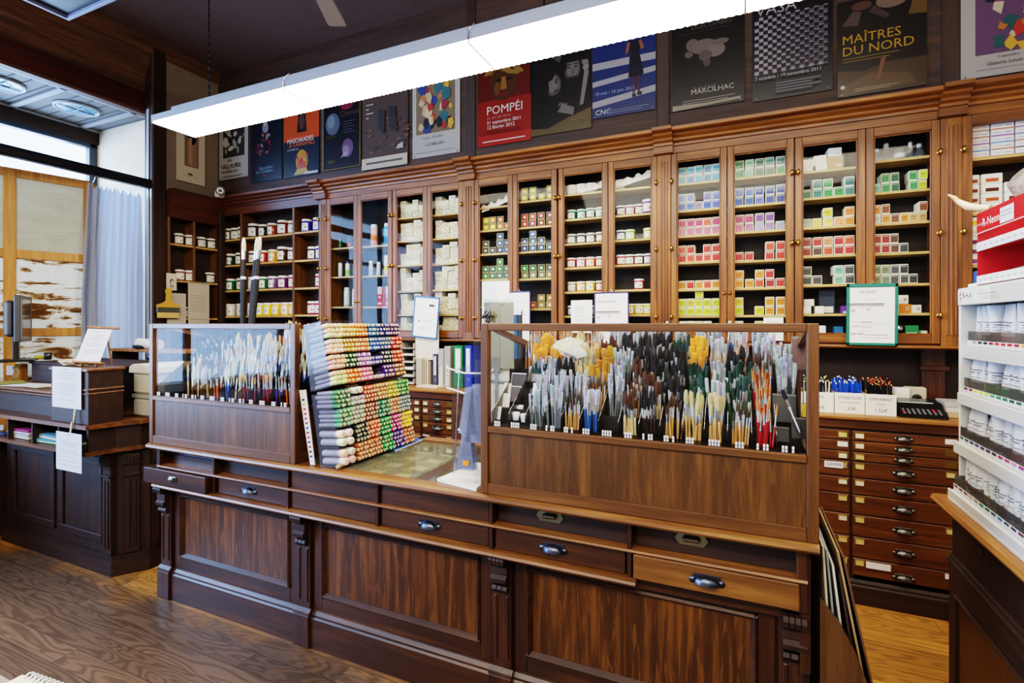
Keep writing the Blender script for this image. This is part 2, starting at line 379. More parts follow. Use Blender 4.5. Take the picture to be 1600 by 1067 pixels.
# ================================================================ room shell
CEIL = 4.4; WB = 4.03; WL = -5.22; WX = -6.42; WR = 3.0; WF = -3.4
def floor_mat():
    m, nt, b = _new('floor_planks'); N = nt.nodes.new; L = nt.links.new
    tc = N('ShaderNodeTexCoord'); br = N('ShaderNodeTexBrick'); L(tc.outputs['Object'], br.inputs['Vector'])
    br.offset = .37; br.inputs['Scale'].default_value = 1; br.inputs['Brick Width'].default_value = 1.35; br.inputs['Row Height'].default_value = .115
    br.inputs['Mortar Size'].default_value = .0016; br.inputs['Bias'].default_value = 0; br.inputs['Mortar Smooth'].default_value = .3
    br.inputs['Color1'].default_value = (0, 0, 0, 1); br.inputs['Color2'].default_value = (1, 1, 1, 1); br.inputs['Mortar'].default_value = (.5, .5, .5, 1)
    sp = N('ShaderNodeSeparateColor'); L(br.outputs['Color'], sp.inputs[0])
    off = N('ShaderNodeVectorMath'); off.operation = 'MULTIPLY_ADD'; cb = N('ShaderNodeCombineXYZ')
    for k in range(3): L(sp.outputs[0], cb.inputs[k])
    L(cb.outputs[0], off.inputs[0]); off.inputs[1].default_value = (31, 17, 5); L(tc.outputs['Object'], off.inputs[2])
    mp = N('ShaderNodeMapping'); L(off.outputs[0], mp.inputs['Vector']); mp.inputs['Scale'].default_value = (.9, 7, 7)
    n1 = N('ShaderNodeTexNoise'); n1.inputs['Scale'].default_value = 1.1; n1.inputs['Detail'].default_value = 2; n1.inputs['Distortion'].default_value = .6; L(mp.outputs[0], n1.inputs['Vector'])
    # cathedral grain: rings of the noise field
    ml = N('ShaderNodeMath'); ml.operation = 'MULTIPLY'; ml.inputs[1].default_value = 95; L(n1.outputs['Fac'], ml.inputs[0])
    sn = N('ShaderNodeMath'); sn.operation = 'SINE'; L(ml.outputs[0], sn.inputs[0])
    g = N('ShaderNodeMapRange'); g.inputs['From Min'].default_value = -1; g.inputs['From Max'].default_value = .4; g.inputs['To Min'].default_value = .62; g.inputs['To Max'].default_value = 1.05; L(sn.outputs[0], g.inputs['Value'])
    # worn traffic zone in front of the counter against the varnished strips along the furniture
    sx = N('ShaderNodeSeparateXYZ'); L(tc.outputs['Object'], sx.inputs[0])
    wn = N('ShaderNodeTexNoise'); wn.inputs['Scale'].default_value = 2.6; wn.inputs['Detail'].default_value = 4; L(tc.outputs['Object'], wn.inputs['Vector'])
    ad = N('ShaderNodeMath'); ad.operation = 'MULTIPLY_ADD'; L(wn.outputs['Fac'], ad.inputs[0]); ad.inputs[1].default_value = .55; L(sx.outputs['Y'], ad.inputs[2])
    xm = N('ShaderNodeMapRange'); xm.inputs['From Min'].default_value = -3.7; xm.inputs['From Max'].default_value = -3.05; xm.inputs['To Min'].default_value = .30; xm.inputs['To Max'].default_value = 0; L(sx.outputs['X'], xm.inputs['Value'])
    a2 = N('ShaderNodeMath'); L(ad.outputs[0], a2.inputs[0]); L(xm.outputs[0], a2.inputs[1])
    wr = N('ShaderNodeMapRange'); wr.inputs['From Min'].default_value = 1.80; wr.inputs['From Max'].default_value = 2.06; L(a2.outputs[0], wr.inputs['Value'])
    c1 = N('ShaderNodeMix'); c1.data_type = 'RGBA'; c1.inputs[6].default_value = (*srgb('#66503e'), 1); c1.inputs[7].default_value = (*srgb('#b07a38'), 1); L(wr.outputs[0], c1.inputs[0])
    hv = N('ShaderNodeMapRange'); hv.inputs['To Min'].default_value = .72; hv.inputs['To Max'].default_value = 1.25; L(sp.outputs[0], hv.inputs['Value'])
    m1 = N('ShaderNodeMath'); m1.operation = 'MULTIPLY'; L(g.outputs[0], m1.inputs[0]); L(hv.outputs[0], m1.inputs[1])
    gap = N('ShaderNodeMapRange'); L(br.outputs['Fac'], gap.inputs['Value']); gap.inputs['To Min'].default_value = 1; gap.inputs['To Max'].default_value = .18
    m2 = N('ShaderNodeMath'); m2.operation = 'MULTIPLY'; L(m1.outputs[0], m2.inputs[0]); L(gap.outputs[0], m2.inputs[1])
    hs = N('ShaderNodeHueSaturation'); L(c1.outputs[2], hs.inputs['Color']); L(m2.outputs[0], hs.inputs['Value']); L(hs.outputs[0], b.inputs['Base Color'])
    b.inputs['Roughness'].default_value = .42; b.inputs['Coat Weight'].default_value = .1
    bp = N('ShaderNodeBump'); bp.inputs['Strength'].default_value = .15; bp.inputs['Distance'].default_value = .003; L(m2.outputs[0], bp.inputs['Height']); L(bp.outputs[0], b.inputs['Normal'])
    return m
f = MB(floor_mat()); f.box(WX-.2, WR+.2, WF-.2, WB+.2, -.1, 0); struct('floor', f)
CEILM = plain('ceiling_paint', '#6a5954', .9, noise=.08)
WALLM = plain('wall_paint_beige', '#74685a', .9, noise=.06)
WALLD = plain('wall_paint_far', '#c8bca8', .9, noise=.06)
REVEAL = plain('window_return_plaster', '#d6c4a8', .85, noise=.08)
c = MB(CEILM); c.box(WL-.25, WR+.2, WF-.2, WB+.2, CEIL, CEIL+.1); struct('ceiling', c)
w = MB(DRK_X); w.box(WL-.2, WR+.2, WB, WB+.15, 0, CEIL); struct('wall_back', w); w = MB(wood('panelling_dark', '#1e110b', '#332014', '#4a3020', 'x', rough=.65, coat=0)); w.box(WL, WR, 3.80, WB, 3.0, CEIL); struct('wall_back_upper', w)
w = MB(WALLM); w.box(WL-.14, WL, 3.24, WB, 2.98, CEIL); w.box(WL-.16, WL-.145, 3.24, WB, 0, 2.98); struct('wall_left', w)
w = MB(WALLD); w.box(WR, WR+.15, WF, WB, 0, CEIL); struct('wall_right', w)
w = MB(WALLD); w.box(WX-.2, WR+.2, WF-.15, WF, 0, CEIL); struct('wall_front', w)
w = MB(REVEAL); w.box(WX-.1, WL-.14, 3.24, 3.35, 0, 3.9); struct('wall_window_return', w)
w = MB(WALLD); w.box(WX-.12, WX, WF, 3.24, 0, .75); struct('wall_window_sill', w)
w = MB(DRK_Y); w.box(WX-.12, WX+.05, WF, 3.24, 3.6, CEIL); struct('wall_window_head', w)
# soffit over the window bay with its grille panels
GRILL = plain('soffit_mesh', '#66645f', .7)
sf = MB(GRILL); sf.box(WX, -5.40, WF, 3.24, 3.745, 3.80)
for i in range(60):
    y = WF+.06 + i*.113; sf.use(plain('soffit_wire', '#4c4a46', .7)).box(WX, -5.42, y, y+.012, 3.738, 3.745)
struct('ceiling_soffit', sf)
tb = MB(plain('soffit_batten', '#8c9098', .6))
for y in (1.36, 1.93, 2.5, 3.07): tb.box(WX, -5.42, y-.025, y+.025, 3.722, 3.738)
tb.box(WX+.02, WX+.07, WF, 3.24, 3.722, 3.738); tb.box(-5.47, -5.43, WF, 3.24, 3.722, 3.738); struct('trim_1', tb)
# crown beam along the window bay
pr = [(-5.18, 4.40), (-5.18, 4.36), (-5.21, 4.34), (-5.22, 4.27), (-5.25, 4.25), (-5.26, 4.17), (-5.30, 4.12), (-5.31, 4.07), (-5.33, 4.05), (-5.33, 3.97), (-5.345, 3.95), (-5.345, 3.74), (-5.36, 3.72), (-5.44, 3.72), (-5.44, 3.80), (-5.46, 4.40)]
bm_ = MB(wood('crown_wood', '#38231a', '#583a28', '#785438', 'y', rough=.6, coat=0)); bm_.extr(pr, WF, WB, 'y'); struct('trim_2', bm_)
# reddish fascia board below the crown
fb = MB(wood('mahogany_fascia', '#2a0f08', '#451b10', '#5c2a18', 'y', coat=0)); fb.box(-5.36, -5.335, WF, 3.24, 3.735, 3.93, .006); struct('trim_3', fb)
# column at the end of the window bay
cl = MB(DRK_Z); cl.box(-5.34, -5.21, 3.10, 3.235, 0, 4.36, .012); struct('wall_pillar', cl)
cs = MB(plain('column_strip', '#9aa4b0', .45, .3)); cs.box(-5.285, -5.255, 3.088, 3.1, 1.3, 3.75, .004); cs.box(-5.235, -5.212, 3.09, 3.1, 1.3, 3.0, .003); struct('trim_4', cs)
# iron rail under the transom light
rl = MB(plain('rail_blue_black', '#23242c', .4, .4)); rl.box(-5.28, -5.20, WF, 3.10, 2.965, 3.035, .012); rl.box(-5.265, -5.215, WF, 3.1, 3.035, 3.05, .004); struct('trim_5', rl)
# window: frame and panes
FR = plain('window_frame_paint', '#2c3440', .45)
wf = MB(FR)
for y in (-3.35, -1.9, -.45, 1.0, 3.2): wf.box(WX-.06, WX+.02, y-.035, y+.035, .75, 3.6, .008)
for z in (.77, 2.78, 3.585): wf.box(WX-.06, WX+.02, WF, 3.24, z-.03, z+.03, .008)
win = struct('window_1', wf)
for i, (a, b_) in enumerate(((-3.35, -1.9), (-1.9, -.45), (-.45, 1.0), (1.0, 3.2))):
    g = MB(clear('window_pane', '#f4fbff', .05)); g.box(WX-.035, WX-.025, a+.035, b_-.035, .8, 2.75); g.box(WX-.035, WX-.025, a+.035, b_-.035, 2.81, 3.555)
    struct('window_pane', g, win)
# green glass edge at the end of the display window
# baseboards
bb = MB(DRK_X); bb.box(WL, WR, WF, WF+.02, 0, .14); struct('baseboard_front', bb)
# street daylight: bright pavement outside the window
pv = MB(plain('street_pavement', '#9a9690', .9, noise=.1)); pv.box(WX-9, WX-.12, WF-6, WB+6, -.25, -.15); struct('street', pv)

# ---------------------------------------------------------------- lights
def area(name, loc, rot, sx, sy, energy, col):
    l = bpy.data.lights.new(name, 'AREA'); l.shape = 'RECTANGLE'; l.size = sx; l.size_y = sy; l.energy = energy; l.color = col
    o = bpy.data.objects.new(name, l); COL.objects.link(o); o.location = loc; o.rotation_euler = rot; return o
area('transom_daylight', (WX-.3, -.1, 3.2), (0, -PI/2, 0), .8, 6.4, 170, (.40, .58, 1.0))
area('window_daylight', (WX-.3, -1.6, 1.85), (0, -PI/2, 0), 1.9, 3.2, 210, (.40, .58, 1.0))
area('added_fill_light', (-.6, -1.6, 4.3), (math.radians(48), 0, math.radians(8)), 4.5, 1.2, 190, (1.0, .90, .78))  # unseen fill light added behind the camera to lift the upper wall

# ---------------------------------------------------------------- long fluorescent fixture over the counter, and an unseen twin added to light the shop floor
TUBE = emit('fluorescent_diffuser', '#fff2dc', 15.0)
ENAM = plain('fixture_enamel', '#7c8594', .5)
def fixture(x0, x1, y0, y1, z, label, chains):
    t = thing('fluorescent_light', label, 'ceiling light', (x0, (y0+y1)/2, z))
    h = MB(ENAM); ym = (y0+y1)/2
    h.extr([(y0, z+.012), (y0-.002, z+.055), (y0+.03, z+.072), (y1-.03, z+.072), (y1+.002, z+.055), (y1, z+.012)], x0-.012, x1, 'x')
    h.box(x0-.014, x0, y0, y1, z-.002, z+.06, .003)
    h.build('housing', t)
    sp = MB(plain('fixture_spine', '#7f8794', .45)); sp.box(x0+.10, x1, ym-.09, ym+.09, z+.072, z+.125, .006); sp.build('spine', t)
    n = max(1, round((x1-x0)/1.27)); L_ = (x1-x0)/n
    for i in range(n):
        a = x0+i*L_+.004; b = x0+(i+1)*L_-.004; d = MB(TUBE); k = int((b-a)/.032); w_ = (b-a)/k; vs = []; fs = []
        for j in range(2*k+1):                      # prismatic ribs across the diffuser
            xx = a+j*w_/2; zz = z-(.004 if j % 2 else 0)
            vs += [(xx, y0+.004, zz), (xx, y1-.004, zz), (xx, y0+.004, z+.012), (xx, y1-.004, z+.012)]
        for j in range(2*k):
            p, q = 4*j, 4*j+4; fs += [(p, p+1, q+1, q), (p, q, q+2, p+2), (p+1, p+3, q+3, q+1)]
        d.add(vs, fs); d.build('diffuser', t)
        if i:
            cl_ = MB(CHROME); cl_.tube([(a, y0-.006, z+.0), (a, y0-.008, z+.06), (a+.02, y0+.02, z+.10)], .004, 6); cl_.build('clip', t)
            jt = MB(plain('joint_strip', '#b8a888', .5)); jt.box(a-.008, a, y0, y1, z-.005, z+.012); jt.build('joint_strip', t)
    for cx in chains:
        ch = MB(plain('chain_steel', '#26262a', .4, .8)); zz = z+.135; k = 0
        while zz < CEIL-.005:
            l_ = .03
            if k % 2: ch.box(cx-.006, cx+.006, ym-.0018, ym+.0018, zz, zz+l_, .0015)
            else: ch.box(cx-.0018, cx+.0018, ym-.006, ym+.006, zz, zz+l_, .0015)
            zz += .025; k += 1
        ch.build('chain', t)
        br = MB(ENAM); br.box(cx-.04, cx+.04, ym-.05, ym+.05, z+.125, z+.15, .004); br.build('chain_bracket', t)
    return t
fixture(-3.80, 1.30, 2.26, 2.57, 3.075, 'long white fluorescent fitting hung on a chain above the counter', (-3.42, -.9, 1.1))
fixture(-3.80, 1.30, -.95, -.64, 3.075, 'added fluorescent fitting out of view, lighting the shop floor behind the viewer', (-3.42, -.9, 1.1))  # added fitting, out of view, for more light on the floor

# ---------------------------------------------------------------- recessed round lights in the window soffit
for (yy, lab) in ((2.79, 'round soffit lamp nearer the window column'), (2.22, 'round soffit lamp farther from the window column')):
    t = thing('soffit_lamp', lab, 'ceiling light', (-5.86, yy, 3.735), 'round lamps in the window soffit')
    r = MB(plain('lamp_rim', '#9aa4ac', .4)); r.lathe([(.150, 3.738), (.165, 3.722), (.175, 3.722), (.18, 3.738)], (-5.86, yy, 0), 28); r.build('rim', t)
    l = MB(plain('lamp_lens', '#6c94a8', .25)); l.lathe([(0, 3.726), (.15, 3.73)], (-5.86, yy, 0), 28); l.build('lens', t)
    g = MB(plain('lamp_bars', '#5c7888', .4))
    for a in (0, PI/2): g.tube([(-5.86-.15*math.cos(a), yy-.15*math.sin(a), 3.722), (-5.86+.15*math.cos(a), yy+.15*math.sin(a), 3.722)], .005, 6)
    g.lathe([(.075, 3.722), (.083, 3.720), (.083, 3.724), (.075, 3.722)], (-5.86, yy, 0), 20); g.build('grid', t)

# ---------------------------------------------------------------- ceiling fan (one blade reaches into the picture) and framed ceiling hatch
bx, by = atZ(528, 40, 4.08); bx2, by2 = atZ(497, -20, 4.08)
t = thing('ceiling_fan', 'beige ceiling fan with one broad blade above the fluorescent fitting', 'fan', (0, 0, 0))
dv = Vector((bx2-bx, by2-by, 0)).normalized(); hub = Vector((bx, by, 4.08)) + dv*.78
FB = plain('fan_blade', '#a8967c', .5); q = MB(plain('fan_metal', '#6c6458', .4, .5))
q.lathe([(0, 4.03), (.07, 4.04), (.11, 4.08), (.10, 4.16), (.03, 4.2), (.03, 4.38), (.07, 4.4)], (hub.x, hub.y, 0), 20); q.build('motor', t)
for k in range(4):
    a = math.atan2(-dv.y, -dv.x) + k*PI/2; u = Vector((math.cos(a), math.sin(a), 0)); v_ = Vector((-u.y, u.x, 0))
    m = MB(FB, TM(hub, u, v_)); m.extr([(.2, -.055), (.76, -.075), (.78, -.06), (.78, .06), (.76, .075), (.2, .055)], -.006, .006, 'z'); m.build('blade', t)
    m = MB(plain('fan_metal', '#6c6458'), TM(hub, u, v_)); m.box(.08, .3, -.02, .02, .006, .016, .003); m.build('blade_arm', t)
x0, y0 = atZ(108, 31, 3.95)
t = thing('ceiling_panel', 'square dark hanging panel with a pale metal frame near the window beam', 'panel', (x0+.4, y0-.4, 3.94))
e = MB(plain('panel_frame', '#8c94b8', .4))
for (a, b_, c_, d) in ((x0, x0+.8, y0-.025, y0), (x0, x0+.8, y0-.8, y0-.775), (x0, x0+.025, y0-.775, y0-.025), (x0+.775, x0+.8, y0-.775, y0-.025)): e.box(a, b_, c_, d, 3.94, 3.975, .003)
e.build('frame', t)
e = MB(plain('panel_dark', '#26242c', .4)); e.box(x0+.02, x0+.78, y0-.78, y0-.02, 3.965, 4.0); e.build('sheet', t)
for (a, b_) in ((.1, .1), (.7, .1), (.1, .7), (.7, .7)): e = MB(STEEL); e.cyl((x0+a, y0-b_, 3.99), (x0+a, y0-b_, CEIL), .006, n=6); e.build('hanger_rod', t)
# ================================================================ shop counter
CY = 1.87; CZ = .945; CX0 = -3.205; CX1 = .234; CB = 2.66
ct = thing('shop_counter', 'long dark oak shop counter with glass top, drawers and raised panels', 'counter', ((CX0+CX1)/2, 2.2, 0))
# worktop frame round the glass
m = MB(LIP_X)
lip = [(CY+.07, CZ), (CY+.012, CZ), (CY, CZ-.008), (CY-.003, CZ-.02), (CY+.006, CZ-.03), (CY+.02, CZ-.034), (CY+.07, CZ-.034)]
m.extr(lip, CX0, CX1, 'x'); m.box(CX0, CX0+.09, CY+.07, CB, CZ-.034, CZ, .003); m.box(CX1-.09, CX1, CY+.07, CB, CZ-.034, CZ, .003)
m.box(CX0+.09, CX1-.09, CB-.07, CB, CZ-.034, CZ+.012, .004)
xr = xY(655, 2.2); m.use(CTR_X); m.box(-1.36, -1.29, CY+.07, CB-.07, CZ-.034, CZ-.003, .002)
m.build('worktop_frame', ct)
for (a, b_) in ((CX0+.09, -1.36), (-1.29, CX1-.09)):
    g = MB(clear('counter_glass', '#eef2ee', .03, .05, .12, '#a8a890')); g.box(a, b_, CY+.07, CB-.07, CZ-.008, CZ-.001); g.build('glass_top', ct)
# shallow display tray seen under the glass
tr = MB(plain('tray_lining', '#b8ac88', .8, noise=.15)); tr.box(CX0+.09, CX1-.09, CY+.135, CB-.07, .865, .875)
tr.use(plain('tray_slats', '#8a7850', .6))
for i in range(8): xx = -1.95+i*.16; tr.box(xx, xx+.012, CY+.135, CB-.07, .875, .905)
for i in range(4): yy = CY+.16+i*.15; tr.box(-1.95, -.9, yy, yy+.008, .875, .9)
tr.build('display_tray', ct)
# carcass
BF = 1.985
m = MB(CTR_Z); m.box(CX0+.06, CX1-.04, BF, CB-.02, .12, .86); m.box(CX0+.03, CX0+.07, CY+.05, CB-.02, .86, CZ-.034); m.box(CX1-.05, CX1-.02, CY+.05, CB-.02, .5, CZ-.034)
m.box(CX0+.05, CX1-.03, 1.97, CB-.02, .68, .865)
m.build('carcass', ct)
# plinth with its moulded top
m = MB(CTR_X); m.extr([(1.95, 0), (1.95, .15), (1.957, .158), (1.957, .168), (1.97, .182), (1.972, .19), (BF+.02, .195), (BF+.02, 0)], CX0+.06, CX1-.04, 'x'); m.build('plinth', ct)
# drawer zone: rails and posts
zt, zm, zb = .911, .803, .682        # top of upper tier, middle rail, underside rail
cols = [(233, 333), (338, 449), (452, 589), (592, 766), (770, 981), (987, 1254)]
CXS = [(xY(a, 1.92), xY(b_, 1.92)) for a, b_ in cols]
m = MB(LIP_X)
m.extr([(1.905, .800), (1.900, .806), (1.905, .812), (1.99, .812), (1.99, .800)], CX0+.05, CX1-.03, 'x')
m.extr([(1.885, .688), (1.880, .694), (1.885, .703), (1.905, .706), (1.99, .706), (1.99, .67), (1.91, .672)], CX0+.03, CXS[5][0]+.02, 'x')
m.build('drawer_rail', ct)
m = MB(CTR_X); m.box(CXS[5][0]+.02, CX1-.03, 1.945, 1.99, .655, .70, .004); m.build('drawer_rail', ct)
m = MB(CTR_Z)
for i in range(7):
    xx = CX0+.045 if i == 0 else (CX1-.045 if i == 6 else (CXS[i-1][1]+CXS[i][0])/2)
    wd_ = .016 if i in (0, 6) else .008
    m.box(xx-wd_, xx+wd_, 1.912, 1.99, .70, CZ-.034, .002)
m.build('drawer_post', ct)
SH_T = None
def shell_pull(parent, x, y, z, s=1.0, mat=None):
    m = MB(mat or IRONB); n = 12; k = 6; v = []; f = []
    for j in range(k+1):                       # scalloped quarter-dome hood
        th = PI/2*j/k
        for i in range(n+1):
            ph = PI*i/n; rip = 1+.05*math.cos(ph*9)
            rx, ry, rz = .042*s*rip, .026*s*rip, .020*s
            v.append((x+rx*math.cos(ph)*math.cos(th), y-ry*math.sin(ph)*math.cos(th)-.004*s, z-.008*s+rz*1.5*math.sin(th)))
    for j in range(k):
        for i in range(n): a = j*(n+1)+i; f.append((a, a+1, a+n+2, a+n+1))
    m.add(v, f, True)
    m.lathe([(.012*s, 0), (.012*s, -.004*s), (0, -.006*s)], (x-.047*s, y, z), 10, 'y'); m.lathe([(.012*s, 0), (.012*s, -.004*s), (0, -.006*s)], (x+.047*s, y, z), 10, 'y')
    m.box(x-.045*s, x+.045*s, y-.003*s, y, z-.012*s, z+.024*s, .001)
    return m.build('handle', parent)
def hex_pull(parent, x, y, z):
    m = MB(NICK); m.extr([(x-.058, z), (x-.042, z+.022), (x+.042, z+.022), (x+.058, z), (x+.042, z-.022), (x-.042, z-.022)], y-.004, y, 'y')
    m.box(x-.032, x+.032, y-.02, y-.004, z-.008, z+.014, .008); return m.build('handle', parent)
upy = [1.965, 1.965, 1.925, 1.925, 1.955, 1.955]
umat = [DRK_X, DRK_X, CTR_X, CTR_X, DRK_X, DRK_X]
for i, (a, b_) in enumerate(CXS):
    a += .009; b_ -= .009
    if i == 0:          # open slot with a blue-grey shelf lining set back in it
        d = MB(plain('slot_lining', '#2c3c5c', .5)); d.box(a+.06, b_, 1.985, 1.995, .812, zt-.002); d.build('slot_back', ct)
    else:
        d = MB(umat[i]); d.box(a, b_, upy[i], upy[i]+.02, .8125, zt-.0005, .002); dr = d.build('drawer', ct)
        if i >= 4: hex_pull(dr, (a+b_)/2-(.04 if i == 4 else .07), upy[i], .868)
    lo_y = [1.880, 1.925, 1.925, 1.925, 1.922, 1.900][i]; lm = [CTR_X, CTR_X, CTR_X, CTR_X, CTR_X, LIP_X if False else wood('oak_replaced_drawer', '#4a2a10', '#6e461e', '#946430', 'x')][i]
    d = MB(lm); d.box(a, b_, lo_y, 1.985, .708, .798, .004); dr = d.build('drawer', ct)
    if i == 0:
        k = MB(NICK); k.box((a+b_)/2-.02, (a+b_)/2+.02, lo_y-.022, lo_y-.006, .742, .77, .008); k.box((a+b_)/2-.03, (a+b_)/2+.03, lo_y-.006, lo_y, .74, .772, .003); k.build('handle', dr)
    elif i != 2: shell_pull(dr, (a+b_)/2-.015, lo_y, .752, 1.0)
# panels with raised mouldings, pilasters with scroll brackets
pil = [xY(252, 1.95)+.035, xY(468, 1.95)+.02, xY(776, 1.95)+.02, CX1-.065]
for i in range(3):
    a, b_ = pil[i]+.055, pil[i+1]-.055; z0, z1 = .215, .655
    fr = MB(CTR_Z); fr.box(a, a+.055, BF-.012, BF+.01, .19, .685, .002); fr.box(b_-.055, b_, BF-.012, BF+.01, .19, .685, .002)
    fr.use(CTR_X); fr.box(a+.055, b_-.055, BF-.012, BF+.01, .19, z0+.045, .002); fr.box(a+.055, b_-.055, BF-.012, BF+.01, z1-.02, .685, .002)
    fr.build('panel_frame', ct)
    A, B, C, D = a+.055, b_-.055, z0+.045, z1-.02
    ml = MB(CTR_X)
    for (p0, p1, ax) in (((A, B), (C, D), 'h'),):
        t_ = .024
        for (zz, sgn) in ((C, 1), (D, -1)): ml.extr([(BF-.016, zz), (BF-.024, zz+sgn*.008), (BF-.014, zz+sgn*.016), (BF-.004, zz+sgn*t_), (BF+.01, zz+sgn*t_), (BF+.01, zz)], A, B, 'x')
        for (xx, sgn) in ((A, 1), (B, -1)): ml.extr([(xx, BF-.016), (xx+sgn*.008, BF-.024), (xx+sgn*.016, BF-.014), (xx+sgn*t_, BF-.004), (xx+sgn*t_, BF+.01), (xx, BF+.01)], C, D, 'z')
    ml.build('panel_moulding', ct)
    pn = MB(CTR_P); pn.box(A+.01, B-.01, BF-.002, BF+.012, C+.01, D-.01); pn.build('panel', ct)
for i, x in enumerate(pil):
    m = MB(CTR_Z); m.box(x-.046, x+.046, 1.955, BF+.01, .17, .685, .003)
    for s_ in (-.026, .026): m.box(x+s_-.008, x+s_+.008, 1.949, 1.96, .23, .50, .003)
    m.box(x-.054, x+.054, 1.936, BF, 0, .165, .003); m.extr([(1.936, .165), (1.94, .18), (1.955, .195), (BF, .195), (BF, .165)], x-.054, x+.054, 'x')
    p = m.build('pilaster', ct)
    k = MB(DRK_Z)                           # fluted scroll head, then a block with three drops
    for j in range(4):
        xx = x-.036+j*.018; k.extr([(1.955, .685), (1.905, .685), (1.898, .668), (1.903, .648), (1.925, .636), (1.955, .632)], xx, xx+.015, 'x')
    k.box(x-.038, x+.038, 1.925, 1.96, .60, .632, .003); k.extr([(1.96, .60), (1.93, .598), (1.915, .585), (1.918, .568), (1.94, .556), (1.96, .55)], x-.036, x+.036, 'x')
    for j in range(3): k.extr([(1.96, .55), (1.935, .548), (1.928, .535), (1.945, .515), (1.96, .512)], x-.034+j*.024, x-.014+j*.024, 'x')
    k.build('scroll_bracket', p)

# ================================================================ the two glass cases on the counter
def case(name_lab, x0, x1, yb, CGLASS=CGLASS):
    y0, y1 = 1.886, yb; z0, zr, zt_ = CZ, 1.226, 1.652; zbk = 1.552; wdt = .034
    t = thing('display_case', name_lab, 'display case', ((x0+x1)/2, (y0+y1)/2, z0))
    f = MB(CASE_Z)
    for xx in (x0, x1-wdt): f.box(xx, xx+wdt, y0, y0+wdt, z0, zt_, .003); f.box(xx, xx+wdt, y1-wdt, y1, z0, zbk, .003)
    f.use(CASE_X)
    f.box(x0+wdt, x1-wdt, y0, y0+.028, zt_-.030, zt_, .003); f.box(x0+wdt, x1-wdt, y0-.002, y0+.03, zr-.026, zr, .003); f.box(x0+wdt, x1-wdt, y0, y0+.03, z0, z0+.045, .003)
    f.box(x0+wdt, x1-wdt, y1-.028, y1, z0, z0+.045, .003)
    f.use(CASE_Y)
    for xx in (x0+.003, x1-wdt+.003):
        f.add([(xx+a*.028, yy, zz) for a in (0, 1) for (yy, zz) in ((y0+wdt, zt_-.004), (y1-wdt, zbk), (y1-wdt, zbk-.03), (y0+wdt, zt_-.018))], [(0, 1, 2, 3), (7, 6, 5, 4), (0, 4, 5, 1), (1, 5, 6, 2), (2, 6, 7, 3), (3, 7, 4, 0)])
        f.box(xx, xx+.028, y0+wdt, y1-wdt, zr-.026, zr, .002); f.box(xx, xx+.028, y0+wdt, y1-wdt, z0, z0+.045, .002)
    f.build('frame', t)
    p = MB(CASE_P); p.box(x0+wdt, x1-wdt, y0+.010, y0+.02, z0+.045, zr-.026); p.build('front_panel', t)
    for xx in (x0+.012, x1-.022):
        p = MB(CASE_P); p.box(xx, xx+.01, y0+wdt, y1-wdt, z0+.045, zr-.026); p.build('side_panel', t)
    g = MB(CGLASS); g.box(x0+wdt, x1-wdt, y0+.012, y0+.016, zr, zt_-.03); g.build('front_glass', t)
    for xx in (x0+.014, x1-.018):
        g = MB(CGLASS); g.add([(xx+a*.004, yy, zz) for a in (0, 1) for (yy, zz) in ((y0+wdt, zt_-.034), (y1-wdt, zbk-.03), (y1-wdt, zr), (y0+wdt, zr))], [(0, 1, 2, 3), (7, 6, 5, 4), (0, 4, 5, 1), (1, 5, 6, 2), (2, 6, 7, 3), (3, 7, 4, 0)]); g.build('side_glass', t)
    return t
SX0, SX1 = CX0+.003, -2.03
BX0, BX1 = -.985, CX1
case('shorter oak and glass brush case at the window end of the counter', SX0, SX1, 2.42, clear('case_glass_window_end', '#fafcfd', .018))
case('longer oak and glass brush case at the far end of the counter', BX0, BX1, 2.44)
